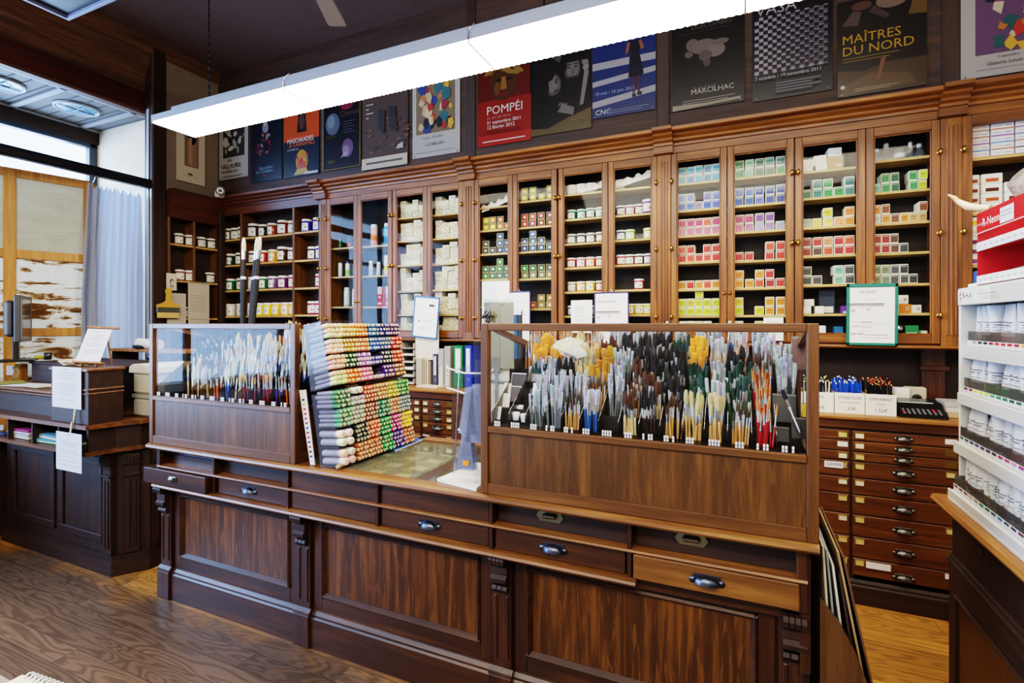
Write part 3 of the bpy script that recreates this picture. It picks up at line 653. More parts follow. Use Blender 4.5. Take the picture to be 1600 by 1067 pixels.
# ================================================================ upper cabinets along the back wall
YD = 3.80; YIN = 3.845; YBK = 4.005; DZ0, DZ1 = 1.530, 2.868
X = lambda px: xY(px, YD)
def oval_knob(parent, x, y, z, s=1.0, h=1.6):
    m = MB(BRASS); m.ell((x, y-.012*s, z), (.0095*s, .012*s, .0095*s*h), 10, 8); m.cyl((x, y, z), (x, y-.008*s, z), .005*s, n=8)
    m.lathe([(.013*s, 0), (.012*s, -.003*s), (0, -.003*s)], (x, y, z), 10, 'y'); return m.build('knob', parent)
CELLS = {}
def cabinet(key, lab, edges, shelves, doors=True, open_px=None):
    """edges: px of outer left, meeting stile, outer right at the door plane; shelves: per door, heights of the shelf tops"""
    xs = [X(p) for p in edges]
    t = thing('wall_cabinet', lab, 'cabinet', ((xs[0]+xs[-1])/2, (YD+YBK)/2, DZ0-.03), 'glazed oak cabinets along the back wall')
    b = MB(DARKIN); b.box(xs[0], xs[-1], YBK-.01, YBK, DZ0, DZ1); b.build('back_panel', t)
    for x in (xs[0], xs[-1]-.016):
        s = MB(OAK_Z); s.box(x, x+.016, YD+.022, YBK-.01, DZ0, DZ1); s.build('side_panel', t)
    s = MB(OAK_X); s.box(xs[0], xs[-1], YD+.022, YBK-.01, DZ1, DZ1+.02); s.build('top_panel', t)
    s = MB(OAK_X); s.box(xs[0], xs[-1], YD+.022, YBK-.01, DZ0-.012, DZ0+.018); s.build('bottom_panel', t)
    for k in range(len(xs)-1):
        a, b_ = xs[k], xs[k+1]; cells = []
        for z in shelves[k]:
            s = MB(SHELF); s.box(a+(.016 if k == 0 else 0), b_-(.016 if k == len(xs)-2 else 0), YIN-.008, YBK-.01, z-.016, z, .001); s.build('shelf', t)
        if doors:
            d = MB(OAK_Z); st = .042; g0, g1 = DZ0+.055, DZ1-.058
            d.box(a+.0015, a+st, YD, YD+.022, DZ0, DZ1, .003); d.box(b_-st, b_-.0015, YD, YD+.022, DZ0, DZ1, .003)
            d.use(OAK_X); d.box(a+st, b_-st, YD, YD+.022, DZ0, g0, .003); d.box(a+st, b_-st, YD, YD+.022, g1, DZ1, .003)
            d.use(OAK_Z)
            for (p, q, r, s_) in ((a+st, a+st+.008, g0, g1), (b_-st-.008, b_-st, g0, g1), (a+st, b_-st, g0, g0+.008), (a+st, b_-st, g1-.008, g1)): d.box(p, q, YD+.006, YD+.014, r, s_, .002)
            dr = d.build('door', t)
            gl = MB(clear('old_glass', '#f2f6f8', .016) if key == 'A1' else GLASS); gl.box(a+st+.002, b_-st-.002, YD+.009, YD+.012, g0+.002, g1-.002); gl.build('glass_pane', dr)
            hx = (b_-.018) if k == 0 else (a+.018)
            oval_knob(dr, hx, YD, 1.86, 1.0, 1.0)
        CELLS[key, k] = (a+.045, b_-.045)
    return t
def zs(px, *ys): return [zY(px, y, YIN) for y in ys]
E = {'A1': (510, 558, 612), 'A2': (613, 667, 723), 'B1': (741, 801, 870), 'B2': (872, 950, 1027), 'C1': (1048, 1136, 1241.2), 'C2': (1242, 1353, 1470)}
S = {'A1': [zs(535, 387, 432, 479), zs(575, 384.5, 431, 479)],
     'A2': [zs(642, 339, 375.5, 413.5, 454, 491), zs(697, 334, 371.5, 411, 452, 491)],
     'B1': [zs(770, 323, 359, 396, 436, 478), zs(833, 313, 354, 392.5, 435, 482)],
     'B2': [zs(915, 301, 340.5, 379, 417, 455, 493), zs(990, 293.5, 334.5, 373.5, 413, 452, 491)],
     'C1': [zs(1095, 284, 326.5, 366.5, 408.5, 451, 493), zs(1185, 274.5, 318.5, 360.5, 406, 449, 492)],
     'C2': [zs(1299, 264, 306.5, 353, 398, 444, 490), zs(1411, 247, 297.5, 347, 394, 443, 489)]}
NICE = {'A1': 'glazed oak cabinet of spray cans, next to the open shelves', 'A2': 'glazed oak cabinet packed with plain cream cartons', 'B1': 'glazed oak cabinet of dark olive cartons',
        'B2': 'glazed oak cabinet of jam-sized paint jars', 'C1': 'glazed oak cabinet of white cartons running from blue to yellow', 'C2': 'glazed oak cabinet with green cartons and glass flasks up top'}
CAB = {k: cabinet(k, NICE[k], E[k], S[k]) for k in E}
# last cabinet, at the right edge: open front stacked with cartons
xd0, xd1 = X(1503), X(1690)
S['D'] = [zs(1560, 243, 330, 412)]
t = thing('wall_cabinet', 'oak cabinet at the far end with open front and stacked cartons', 'cabinet', ((xd0+xd1)/2, 3.9, DZ0-.03), 'glazed oak cabinets along the back wall')
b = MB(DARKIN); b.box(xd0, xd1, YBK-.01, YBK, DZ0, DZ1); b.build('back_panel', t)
for x in (xd0, xd1-.05):
    s = MB(OAK_Z); s.box(x, x+.05, YD, YBK-.01, DZ0, DZ1, .003); s.build('side_panel', t)
s = MB(OAK_X); s.box(xd0+.05, xd1-.05, YD, YBK-.01, DZ1-.055, DZ1+.02, .003); s.build('top_panel', t)
s = MB(OAK_X); s.box(xd0+.05, xd1-.05, YD, YBK-.01, DZ0-.012, DZ0+.04); s.build('bottom_panel', t)
for z in S['D'][0]: s = MB(SHELF); s.box(xd0+.05, xd1-.05, YIN-.008, YBK-.01, z-.018, z); s.build('shelf', t)
# fluted pilasters between the cabinets
for (a, b_, lab) in ((500, 510, 'narrow oak pilaster between the open shelves and the spray-can cabinet'), (723, 741, 'fluted oak pilaster between cream cartons and dark olive cartons'), (1027, 1048, 'fluted oak pilaster between the paint-jar cabinet and the blue-to-yellow cartons'), (1470, 1503, 'fluted oak pilaster beside the glass flasks')):
    x0, x1 = X(a), X(b_); t = thing('pilaster', lab, 'pilaster', ((x0+x1)/2, YD, 1.5), 'oak pilasters between the cabinets')
    m = MB(OAK_Z); m.box(x0, x1, YD-.004, YBK, DZ0-.03, DZ1, .002); w_ = x1-x0
    if w_ > .05:
        n = 3
        for j in range(n): xx = x0+w_*(.28+.22*j); m.box(xx-.006, xx+.006, YD-.012, YD-.003, DZ0+.05, DZ1-.05, .003)
    m.build('shaft', t)
    m = MB(OAK_X); m.box(x0-.004, x1+.004, YD-.016, YBK, DZ1-.004, DZ1+.012, .003); m.build('capital', t)
    for zz in (2.67, 2.19, 1.70):
        for xx in ((x0-.006, x1+.006) if w_ > .05 else (x1,)): oval_knob(t, xx, YD-.002, zz, 1.3, 1.6)
for px in (611.5, 870.5, 1241.5):      # knobs along the meeting stiles of paired cabinets
    i = {611.5: 'A1', 870.5: 'B1', 1241.5: 'C1'}[px]
    for zz in (2.64, 2.18):
        for dx in (-.015, .02): oval_knob(CAB[i], X(px)+dx, YD, zz, 1.3, 1.6)
# ledge under the cabinets and frieze with cornice over them
m = MB(OAK_X); xL, xE = X(336), X(1690)
m.extr([(YD-.03, 1.500), (YD-.036, 1.508), (YD-.03, 1.518), (YBK, 1.518), (YBK, 1.497), (YD-.02, 1.497)], X(505), xE, 'x'); m.build('ledge', None)['kind'] = 'structure'
bpy.data.objects['ledge'].name = 'trim_6'
prof = [(0, DZ1), (0, 2.915), (-.012, 2.918), (-.014, 2.935), (-.032, 2.948), (-.036, 2.962), (-.062, 2.975), (-.068, 2.988), (-.10, 2.998), (-.104, 3.003), (-.104, 3.024), (-.098, 3.028)]
def cornice(name, x0, x1, off, mat=OAK_X, tail=True):
    p = [(YD+off+a, z) for a, z in prof] + [(WB, 3.028), (WB, DZ1)]
    m = MB(mat); m.extr(p, x0, x1, 'x'); return struct(name, m)
cornice('trim_7', X(506), xE, -.006)
for i, (a, b_) in enumerate(((496, 511), (721, 743), (1025, 1050), (1467, 1505))): cornice(f'trim_{8+i}', X(a)-.01, X(b_)+.01, -.04)
CTRL_D = wood('oak_deep_along', '#38190c', '#5a2e16', '#7c4622', 'x')
cornice('trim_12', X(337), X(500), .03, CTRL_D)

# ================================================================ open shelving at the window end
YO = 3.83; ox0, ox1 = X(336), X(500)
t = thing('open_shelving', 'open oak shelving with three bays of pigment jars in the corner', 'shelving', ((ox0+ox1)/2, 3.93, 1.5))
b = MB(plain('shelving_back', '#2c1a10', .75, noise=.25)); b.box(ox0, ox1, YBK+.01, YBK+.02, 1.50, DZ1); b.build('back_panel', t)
for px in (339, 376, 458, 499):
    s = MB(CASE_Z); xx = xY(px, YO); s.box(xx-.012, xx+.012, YO, YBK+.01, 1.5, DZ1, .002); s.build('upright', t)
OPEN = []
for (pa, pb, pc, ys) in ((342, 374, 357, (374.5, 414.5, 454, 494)), (379, 456, 420, (367.5, 409, 451, 493)), (461, 497, 480, (361, 405.5, 449, 491.5))):
    zz = [zY(pc, y, YO+.005) for y in ys]; x0, x1 = xY(pa, YO)-.006, xY(pb, YO)+.006; OPEN.append((x0, x1, zz))
    for z in zz: s = MB(SHELF); s.box(x0-.01, x1+.01, YO+.005, YBK+.01, z-.018, z); s.build('shelf', t)
for q in ((YO-.005, DZ1-.035, DZ1), (YO-.01, 1.49, 1.52)): s = MB(CTRL_D); s.box(ox0, ox1, q[0], YBK+.01, q[1], q[2]); s.build('rail', t)
# return shelving against the window-bay wall
rx = -5.335; RY0, RY1 = 3.245, 3.80
t = thing('return_shelving', 'dark return shelving between the window column and the corner', 'shelving', (rx, (RY0+RY1)/2, 1.2))
b = MB(plain('shelving_back', '#2c1a10')); b.box(rx-.02, rx-.012, RY0, RY1, 1.2, 2.72); b.build('back_panel', t)
for yy in (RY0, (RY0+RY1)/2-.02, RY1-.02):
    s = MB(CASE_Z); s.box(rx-.012, rx+.14, yy, yy+.02, 1.2, 2.72, .002); s.build('upright', t)
RZ = [2.46, 2.09, 1.71]
for z in RZ:
    s = MB(SHELF); s.box(rx-.012, rx+.135, RY0+.02, RY1-.02, z-.016, z); s.build('shelf', t)
s = MB(wood('mahogany_rail', '#2c100a', '#48200f', '#642e16', 'y')); s.extr([(rx-.012, 2.72), (rx+.15, 2.72), (rx+.155, 2.82), (rx+.17, 2.85), (rx+.19, 2.94), (rx+.21, 2.98), (rx+.21, 3.0), (rx-.012, 3.0)], RY0, RY1+.02, 'y'); s.build('cornice', t)
s = MB(DRK_Z); s.box(rx+.12, rx+.18, RY1-.03, RY1+.03, 1.2, 2.86, .004); s.build('corner_post', t)

# ================================================================ base run of flat-file drawers with its worktop
YB_ = 3.585; BZ = 1.113
wt = MB(wood('oak_worktop', '#6a3e18', '#94622c', '#b88448', 'x'))
wt.extr([(YB_-.035, BZ-.012), (YB_-.03, BZ-.003), (YB_-.02, BZ), (WB, BZ), (WB, BZ-.034), (YB_-.02, BZ-.034), (YB_-.034, BZ-.024)], -4.9, 2.4, 'x')
tag(wt.build('worktop'), 'long worn oak worktop running over the drawer chests along the back wall', 'worktop')
zl = [1.018, .958, .893, .836, .744, .654, .547, .436, .325, .170]
zl[4] = zY(1331, 746, YB_); zl[5] = zY(1331, 772, YB_); zl[6] = zY(1331, 803, YB_); zl[7] = zY(1331, 837, YB_); zl[8] = zY(1331, 870, YB_); zl[9] = zY(1331, 911, YB_)
def chest(lab, x0, x1, cols, nrow=9, plates=True, seed=1, txt=None):
    rr = random.Random(seed)
    t = thing('drawer_chest', lab, 'chest of drawers', ((x0+x1)/2, 3.8, 0), 'flat-file drawer chests under the back worktop')
    m = MB(DRK_X); m.box(x0, x1, YB_+.012, WB-.01, .14, BZ-.034); m.use(DRW_X); m.box(x0, x1, YB_-.006, YB_+.02, 1.03, BZ-.034, .003); m.build('carcass', t)
    m = MB(DRK_X); m.extr([(YB_-.02, 0), (YB_-.02, .105), (YB_-.012, .112), (YB_-.012, .125), (YB_, .14), (YB_, .165), (YB_+.03, .165), (YB_+.03, 0)], x0, x1, 'x'); m.build('plinth', t)
    for ci, (a, b_) in enumerate(cols):
        for r in range(nrow):
            z1, z0 = zl[r]-.003, zl[r+1]+.003
            d = MB(DRW_X); d.box(a+.003, b_-.003, YB_, YB_+.02, z0, z1, .003); dr = d.build('drawer', t); w_ = b_-a; zc = (z0+z1)/2
            h = z1-z0
            shell_pull(dr, (a+b_)/2+w_*.0, YB_, zc, .95 if h > .08 else .8, IRON)
            for sd in (0, 1):
                lw = .052; xx = a+.012 if sd == 0 else b_-.012-lw; lz = z1-.008
                kind = rr.random(); lh = min(.036, h-.014)
                hd = MB(BRASSD)
                if kind < .72: hd.box(xx, xx+lw, YB_-.004, YB_, lz-lh, lz, .0015); hd.use(PRINT, '#c8b070' if kind < .45 else '#d8d0b0').quad((xx+.006, YB_-.005, lz-lh+.005), (xx+lw-.006, YB_-.005, lz-lh+.005), (xx+lw-.006, YB_-.005, lz-.006), (xx+.006, YB_-.005, lz-.006))
                elif kind < .85: hd.box(xx, xx+lw, YB_-.002, YB_, lz-lh, lz)
                else: hd.use(PRINT, '#e0dcd4').box(xx, xx+lw*1.2 if sd == 0 else xx+lw, YB_-.002, YB_, lz-lh*.8, lz)
                hd.build('label_holder', dr)
            if txt and (ci, r) in txt:
                s_, xx, ww = txt[ci, r]; hd = MB(PRINT); hd.box(xx, xx+ww, YB_-.007, YB_-.005, z1-.045, z1-.008, col='#e4e0e4')
                hd.M = TM((xx, YB_-.0078, z1-.045), (1, 0, 0), (0, 0, 1)); hd.text(s_, .008, .012, .024, '#28284c'); hd.build('paper_label', dr)
    return t
cx = [xY(p, YB_) for p in (659, 707, 712, 721, 724)]
chest('flat-file chest behind the gap between the two glass cases', -2.76, -2.115, [(-2.75, -2.435), (-2.425, -2.12)], seed=3)
chest('flat-file chest mostly hidden behind the longer glass case', -2.04, -1.42, [(-2.035, -1.735), (-1.725, -1.425)], seed=4)
pm = MB(DRW_X); pm.box(-2.115, -2.04, YB_-.012, WB-.01, .0, BZ-.034, .004); single('chest_divider', pm, 'plain oak upright between two flat-file chests', 'upright')
chest('flat-file chest of nine drawer rows at the end of the counter', .10, 1.12, [(.10, .603), (.612, 1.115)], seed=9, txt={(0, 3): ('GAMME 240', .47, .095), (0, 8): ('LINO 240', .47, .10), (1, 8): ('', .68, .12)})
chest('flat-file chest behind the white tube display', 1.13, 2.2, [(1.135, 1.64), (1.645, 2.19)], seed=10)
for (a, b_, l_) in ((-4.9, -2.765, 'plain dark base cupboard behind the shorter glass case'), (-1.415, .095, 'plain dark base cupboard behind the longer glass case')): mm = MB(DRK_X); mm.box(a, b_, YB_+.01, WB-.01, 0, BZ-.036); single('base_cupboard', mm, l_, 'cupboard')
# dark recess back with small pilasters
rb = MB(plain('recess_back', '#24140c', .6, noise=.3)); rb.box(-4.9, 2.4, WB-.012, WB-.004, BZ, 1.5); struct('trim_13', rb)
for px in (1458, 735):
    x = xY(px, 3.98); m = MB(wood('recess_pilaster_wood', '#2c140a', '#4a2412', '#643418', 'z')); m.box(x-.06, x+.06, 3.97, 4.02, BZ, 1.5, .003); m.box(x-.07, x+.07, 3.95, 4.02, BZ, BZ+.03, .003); m.box(x-.075, x+.075, 3.945, 4.02, 1.36, 1.39, .004)
    for j in range(3): m.box(x-.04+j*.032, x-.022+j*.032, 3.964, 3.972, BZ+.05, 1.34, .003)
    single('recess_pilaster', m, 'dark fluted pilaster at the back of the recess by the ' + ('telephone terminal' if px > 1000 else 'ring binders'), 'pilaster')
# ================================================================ patterns for shelf stock
# carton with a colour window on its end (white paint cartons)
def carton_t(w, h, d, body, lab_in=.006, dark=False):
    m = MB(OCP); m.box(-w/2, w/2, 0, d, 0, h, .0025)
    r = templ('dark_carton' if dark else 'paint_carton', m, color=body)
    l = MB(OC); y = -.0006
    if dark:
        l.box(-w*.36, w*.36, y, .001, h*.16, h*.84); l.use(PRINT)
        l.box(-w*.17, w*.17, y-.0006, .0, h*.33, h*.67, col='#d8cfae')
        fr = MB(PRINT); b = .003
        for q in ((-w/2+.001, w/2-.001, .001, .001+b), (-w/2+.001, w/2-.001, h-.001-b, h-.001), (-w/2+.001, -w/2+.001+b, .001, h-.001), (w/2-.001-b, w/2-.001, .001, h-.001)): fr.box(q[0], q[1], y, .001, q[2], q[3], col='#b8a878')
        templ('edge_band', fr, r)
    else:
        l.box(-w*.42, w*.42, y, .001, h*.09, h*.90)
        l.use(PRINT)
        l.box(-w*.28, w*.28, y-.0006, 0, h*.50, h*.525, col='#4c4848'); l.box(-w*.22, w*.22, y-.0006, 0, h*.58, h*.62, col='#3c3838'); l.box(-w*.25, w*.12, y-.0006, 0, h*.40, h*.425, col='#5c5858'); l.box(-w*.36, w*.30, y-.0006, 0, h*.75, h*.78, col='#e0dccc')
    templ('colour_label', l, r); return r
CT_W = carton_t(.0545, .060, .10, '#dcd6c4')
CT_D = carton_t(.062, .056, .10, '#34342a', dark=True)
def small_carton_t(w, h, d):
    m = MB(OCP); m.box(-w/2, w/2, 0, d, 0, h, .002)
    r = templ('cream_carton', m, color='#e0dac8'); l = MB(PRINT)
    l.box(-w*.08, w*.12, -.0006, .001, h*.55, h*.72, col='#6a6a68'); l.box(w*.2, w*.32, -.0006, .001, h*.2, h*.42, col='#585858'); l.box(-w*.42, -w*.1, -.0006, .001, h*.2, h*.25, col='#9a9688')
    templ('printed_end', l, r); return r
CT_S = [small_carton_t(.078, .046, .09), small_carton_t(.060, .052, .09), small_carton_t(.068, .040, .09)]
def jar_t(r, h, name='paint_jar'):
    m = MB(OCG); m.lathe([(0, 0), (r*.9, 0), (r, r*.1), (r, h*.78), (r*.92, h*.83), (r*.86, h*.85), (r*.86, h*.86)], n=18)
    j = templ(name, m); l = MB(PLAST); l.lathe([(r*.96, h*.84), (r*.98, h*.85), (r*.98, h*.985), (r*.93, h), (0, h)], n=18)
    for k in range(18): a = 2*PI*k/18; l.box(math.cos(a)*r*.975-.0008, math.cos(a)*r*.975+.0008, math.sin(a)*r*.975-.0008, math.sin(a)*r*.975+.0008, h*.86, h*.97)
    templ('lid', l, j)
    b = MB(PRINT); a0, a1 = math.radians(-135), math.radians(-32)
    b.lathe([(r*1.006, h*.13), (r*1.006, h*.70)], n=12, a0=a0, a1=a1, col='#e2ddd2')
    for (q0, q1, p0, p1, c_) in ((.58, .61, -120, -60, '#6a645c'), (.48, .51, -110, -75, '#8a847c'), (.26, .29, -120, -55, '#9a948a'), (.20, .22, -115, -70, '#9a948a'), (.34, .44, -72, -52, '#5c5852')):
        b.lathe([(r*1.01, h*q0), (r*1.01, h*q1)], n=6, a0=math.radians(p0), a1=math.radians(p1), col=c_)
    templ('label', b, j); return j
JR_P = jar_t(.052, .135, 'pigment_jar'); JR_PL = jar_t(.060, .155, 'pigment_jar')
JR_J = jar_t(.036, .078, 'paint_jar'); JR_JL = jar_t(.042, .105, 'paint_jar')
def cjit(h, a=.03):
    c = srgb(h); return tuple(max(0, min(1, v*(1+R.uniform(-a, a)*3))) for v in c)
def deep(c):                                # printed ink is denser than the name colour
    l = .3*c[0]+.55*c[1]+.15*c[2]; return tuple(max(0, (l+(v-l)*1.25))*.62 for v in c)
DOORN = {('A1', 0): 'first', ('A1', 1): 'second', ('A2', 0): 'third', ('A2', 1): 'fourth', ('B1', 0): 'fifth', ('B1', 1): 'sixth', ('B2', 0): 'seventh', ('B2', 1): 'eighth', ('C1', 0): 'ninth', ('C1', 1): 'tenth', ('C2', 0): 'eleventh', ('C2', 1): 'twelfth', ('D', 0): 'thirteenth'}
def base_z(cell, sh):                      # top of shelf sh of a cell; the last one is the cabinet floor
    z = S[cell[0]][cell[1]]; return z[sh] if sh < len(z) else DZ0+.018
def row(cell, sh, lev, cols, tmpl, hh, kind, group, depth=0.0):
    """one row of cartons in a cell: letters name colours, '.' leaves a gap"""
    x0, x1 = CELLS[cell]; n = len(cols); p = (x1-x0)/n; z = base_z(cell, sh)+lev*hh
    for i, c_ in enumerate(cols):
        if c_ == '.': continue
        col = KEY[c_]; lab = f'{cname(col)} {kind}, row {ORD[lev+1]} up, {ORD[i+1]} along, {ORD[sh+1]} shelf down, {DOORN[cell]} glass door'
        dup(tmpl, (x0+p*(i+.5)+R.uniform(-.002, .002), YIN+.012+depth+R.uniform(0, .012), z+.0006), (0, 0, R.uniform(-.05, .05)), lab, 'carton', group, {'colour_label': deep(cjit(col))}, scale=(min(1.0, (p-.003)/.0545 if tmpl is CT_W else (p-.003)/.062), 1, 1))
KEY = {'a': '#4aa8c8', 'A': '#1f80a8', 'b': '#2a58b8', 'B': '#1a3a94', 'v': '#5a70c8', 't': '#167c78', 'g': '#1e9650', 'G': '#14603a', 'p': '#8ac4a8', 'm': '#c43c6c', 'M': '#a03078', 'u': '#7a4a98', 'U': '#9488b8',
       'r': '#d43c38', 'R': '#a8221f', 'c': '#e8604c', 'o': '#ee9420', 'O': '#e06a28', 'y': '#f0d428', 'l': '#d8e032', 'n': '#8a4a2a', 'N': '#5a2e20', 's': '#d89878', 'k': '#2c2c2c', 'K': '#4a4a4c', 'e': '#8c8a68', 'w': '#e6e2d6', 'f': '#c8a070', 'q': '#8c9480', 'x': '#e0c470'}
GC = 'white paint cartons behind the ninth to twelfth glass doors'
WH = 'labelled white carton'
for cell, sh, rows in (
    (('C1', 0), 0, ('aAaAa', 'aaaAa')), (('C1', 0), 1, ('vvUbv', 'vv.Bb')), (('C1', 0), 2, ('mmmmm', 'mmmcm')), (('C1', 0), 3, ('rcrcr', 'cr.rr')), (('C1', 0), 4, ('oroco', '')), (('C1', 0), 5, ('lllll', 'lxlll', '..l..')),
    (('C1', 0), 6, ('xwwxw', 'wwxw.')), (('C1', 1), 0, ('gpGGg', 'gpGtt')), (('C1', 1), 1, ('bbvBB', 'bbBBB')), (('C1', 1), 2, ('mMUuU', 'mmuu.')), (('C1', 1), 3, ('rr.rr', '...cr')), (('C1', 1), 4, ('oocRr', 'o.or.')), (('C1', 1), 5, ('l.loo', 'y..oo')), (('C1', 1), 6, ('wxwfw', 'w.xw.')),
    (('C2', 0), 1, ('Gtggt', '.tg.t')), (('C2', 0), 2, ('qyyoo', '..y.o')), (('C2', 0), 3, ('RNcRr', 'Rrsrc')), (('C2', 0), 4, ('KK.pK', 'K..pK')),
    (('C2', 1), 1, ('pgG.gl', '.gG.gl')), (('C2', 1), 2, ('wonoff', 'on...n')), (('C2', 1), 3, ('RRNk..', 'RRN...')), (('C2', 1), 4, ('eqKKk.', 'eqKk..'))):
    for lev, cs in enumerate(rows):
        if cs: row(cell, sh, lev, cs, CT_W, .0612, WH, GC)
DH = 'fronted dark carton'; GD = 'dark olive cartons behind the fifth and sixth glass doors'
for cell, sh, rows in (
    (('B1', 0), 1, ('yyoO', 'yoO.')), (('B1', 0), 2, ('kkBb', 'K.bB', '..b.')), (('B1', 0), 3, ('gGtt', 'tGgt', '..g.')), (('B1', 1), 0, ('yyyy', 'yy.y')), (('B1', 1), 1, ('rmRR', 'rcRM')), (('B1', 1), 2, ('BbBA', 'BbB.', '.v..')),
    (('B1', 1), 3, ('eqef', 'gGGK')), (('B1', 1), 4, ('.cfs', '..fo'))):
    for lev, cs in enumerate(rows): row(cell, sh, lev, cs, CT_D, .0570, DH, GD)
# plain cream cartons, three or four high, behind the third and fourth doors
for cell in (('A2', 0), ('A2', 1)):
    x0, x1 = CELLS[cell]
    for sh in range(6):
        zb_ = base_z(cell, sh); top = (S['A2'][cell[1]][sh-1]-.016 if sh else DZ1-.06); x = x0; col_i = 0
        while x < x1-.04:
            q = R.randrange(3); tm = CT_S[q]; w_ = (.078, .060, .068)[q]; h_ = (.046, .052, .040)[q]
            if x+w_ > x1+.008: w2 = x1-x+.004; sc = (w2/w_)
            else: sc = 1.0
            n = int((top-zb_)/h_); n = max(1, n - (R.random() < .3)); col_i += 1
            for lev in range(n):
                if sh == 3 and cell[1] == 0 and lev == n-1 and col_i == 2: continue
                dup(tm, (x+w_*sc/2, YIN+.012+R.uniform(0, .015), zb_+lev*h_+.0005*(lev+1)), (0, 0, R.uniform(-.03, .03)), f'plain cream carton, row {ORD[lev+1]} up, column {ORD[col_i]} along, {ORD[sh+1]} shelf down, {DOORN[cell]} glass door', 'carton',
                    'plain cream cartons behind the third and fourth glass doors', {'': cjit(R.choice(['#cfc6ae', '#c6bca0', '#d4ccb8', '#bfb69c']), .02)}, scale=(sc*.985, 1, .985))
            x += w_*sc+.001
# jars behind the seventh and eighth doors
JK = {'w': '#e8e2d0', 'W': '#d8d4c8', 'g': '#1c6a4c', 'G': '#1a4c34', 't': '#1f8a7c', 'k': '#2a2a2c', 'K': '#5a5a5c', 'n': '#7a3420', 'r': '#b8202c', 'R': '#8c1620', 'p': '#d06a84', 'm': '#b04468', 'o': '#e8741c', 'y': '#e8b81c', 'c': '#c89028', 'u': '#3c2458', 'U': '#5c2c78', 'b': '#1c2c5c', 'l': '#7ac828', 'L': '#a8b828', 'N': '#4c2418', 'e': '#8c8474', 'a': '#2c64b0'}
for cell, sh, cs, tl in ((('B2', 0), 0, 'www.', 0), (('B2', 0), 1, 'gtGt', 0), (('B2', 0), 2, 'KkKn', 0), (('B2', 0), 3, 'rpom', 0), (('B2', 0), 4, 'ecyR', 0), (('B2', 0), 5, 'a.ab', 0), (('B2', 1), 0, 'e...', 0), (('B2', 1), 1, 'umNU', 3), (('B2', 1), 2, 'bl.L', 0), (('B2', 1), 3, 'rnNU', 0), (('B2', 1), 4, '..r.', 0), (('B2', 1), 5, 'ycLy', 0), (('B2', 1), 6, 'abab', 0), (('B2', 0), 6, 'baab', 0)):
    x0, x1 = CELLS[cell]; p = (x1-x0)/4
    for i, c_ in enumerate(cs):
        if c_ == '.': continue
        t_ = JR_JL if (cell == ('B2', 1) and sh == 1 and i == 3) else JR_J
        dup(t_, (x0+p*(i+.5), YIN+.045+R.uniform(0, .012), base_z(cell, sh)+.0008), (0, 0, R.uniform(-.2, .2)), f'{cname(JK[c_])} paint jar, {ORD[i+1]} along on the {ORD[sh+1]} shelf down, {DOORN[cell]} glass door', 'jar', 'paint jars behind the seventh and eighth glass doors', {'': cjit(JK[c_])})
# pigment jars on the open shelving: (bay, shelf): colours, positions along the bay, large ones in capitals of size
PJ = {(0, 0): ['#38301c', '#44402c', '#3a3c28'], (0, 1): ['#1c3420', '#34342c'], (0, 2): ['#1e5c34', '#2a6038'], (0, 3): ['#dcd6c8', '#d8d2c6'],
      (1, 0): ['#4a2c1c', '#2c2420', '#8c3c24', '#6c2018', '#8a7034'], (1, 1): ['#30343c', '#a02420', '#d09428', '#3c2418', '#484048'], (1, 2): ['#b8b0a8', '#1c6c3c', '#6c4c80', '#5c2468', '#9c2464'], (1, 3): ['#d4cca8', '#d8cc40', '#e8cc20', '#e8b430', '#e0c060', '#d8a83c'],
      (2, 0): ['#2428a0', '#2c38a8'], (2, 1): ['', '#34343c', '#2848a0'], (2, 2): ['', '', '#a02858'], (2, 3): ['', '#80184c', '#a81c54']}
BAYN = ['narrow bay by the corner', 'wide middle bay', 'bay beside the spray-can cabinet']
for (bay, sh), cs in PJ.items():
    x0, x1, zz = OPEN[bay]; n = len(cs); p = (x1-x0)/n
    for i, c_ in enumerate(cs):
        if not c_: continue
        big = bay == 1 and sh < 2 and i in (0, 3) and not (sh == 1 and i == 0)
        r_ = .060 if big else .052; sc = min(1.0, (p-.004)/(2*r_)); sc = max(sc, .72)
        dup(JR_PL if big else JR_P, (x0+p*(i+.5), YO+.075+R.uniform(0, .02), zz[sh]+.0008), (0, 0, R.uniform(-.35, .1)), f'{cname(c_)} pigment jar, {ORD[i+1]} along on the {ORD[sh+1]} shelf down, {BAYN[bay]}', 'jar', 'pigment jars on the open shelving', {'': c_}, scale=(sc, sc, min(1, sc*1.12)))
# jars on the return shelving (shelves run away from the window column)
for k, (z, yy, c_) in enumerate(((RZ[0], 3.39, '#5c4438'), (RZ[0], 3.50, '#6c5040'), (RZ[0], 3.63, '#444c3c'), (RZ[0], 3.74, '#3c4438'), (RZ[1], 3.40, '#7c4c38'), (RZ[1], 3.50, '#8c4434'), (RZ[1], 3.73, '#50483c'), (RZ[2], 3.46, '#1c4c30'), (RZ[2], 3.66, '#c8b88c'))):
    dup(JR_P, (rx+.068, yy, z+.0008), (0, 0, PI/2-.5), f'{cname(c_)} pigment jar on the {["top","top","top","top","second","second","second","third","third"][k]} return shelf, {ORD[[1,2,3,4,1,2,3,1,2][k]]} from the window column', 'jar', 'pigment jars on the return shelving', {'': c_}, scale=.86)

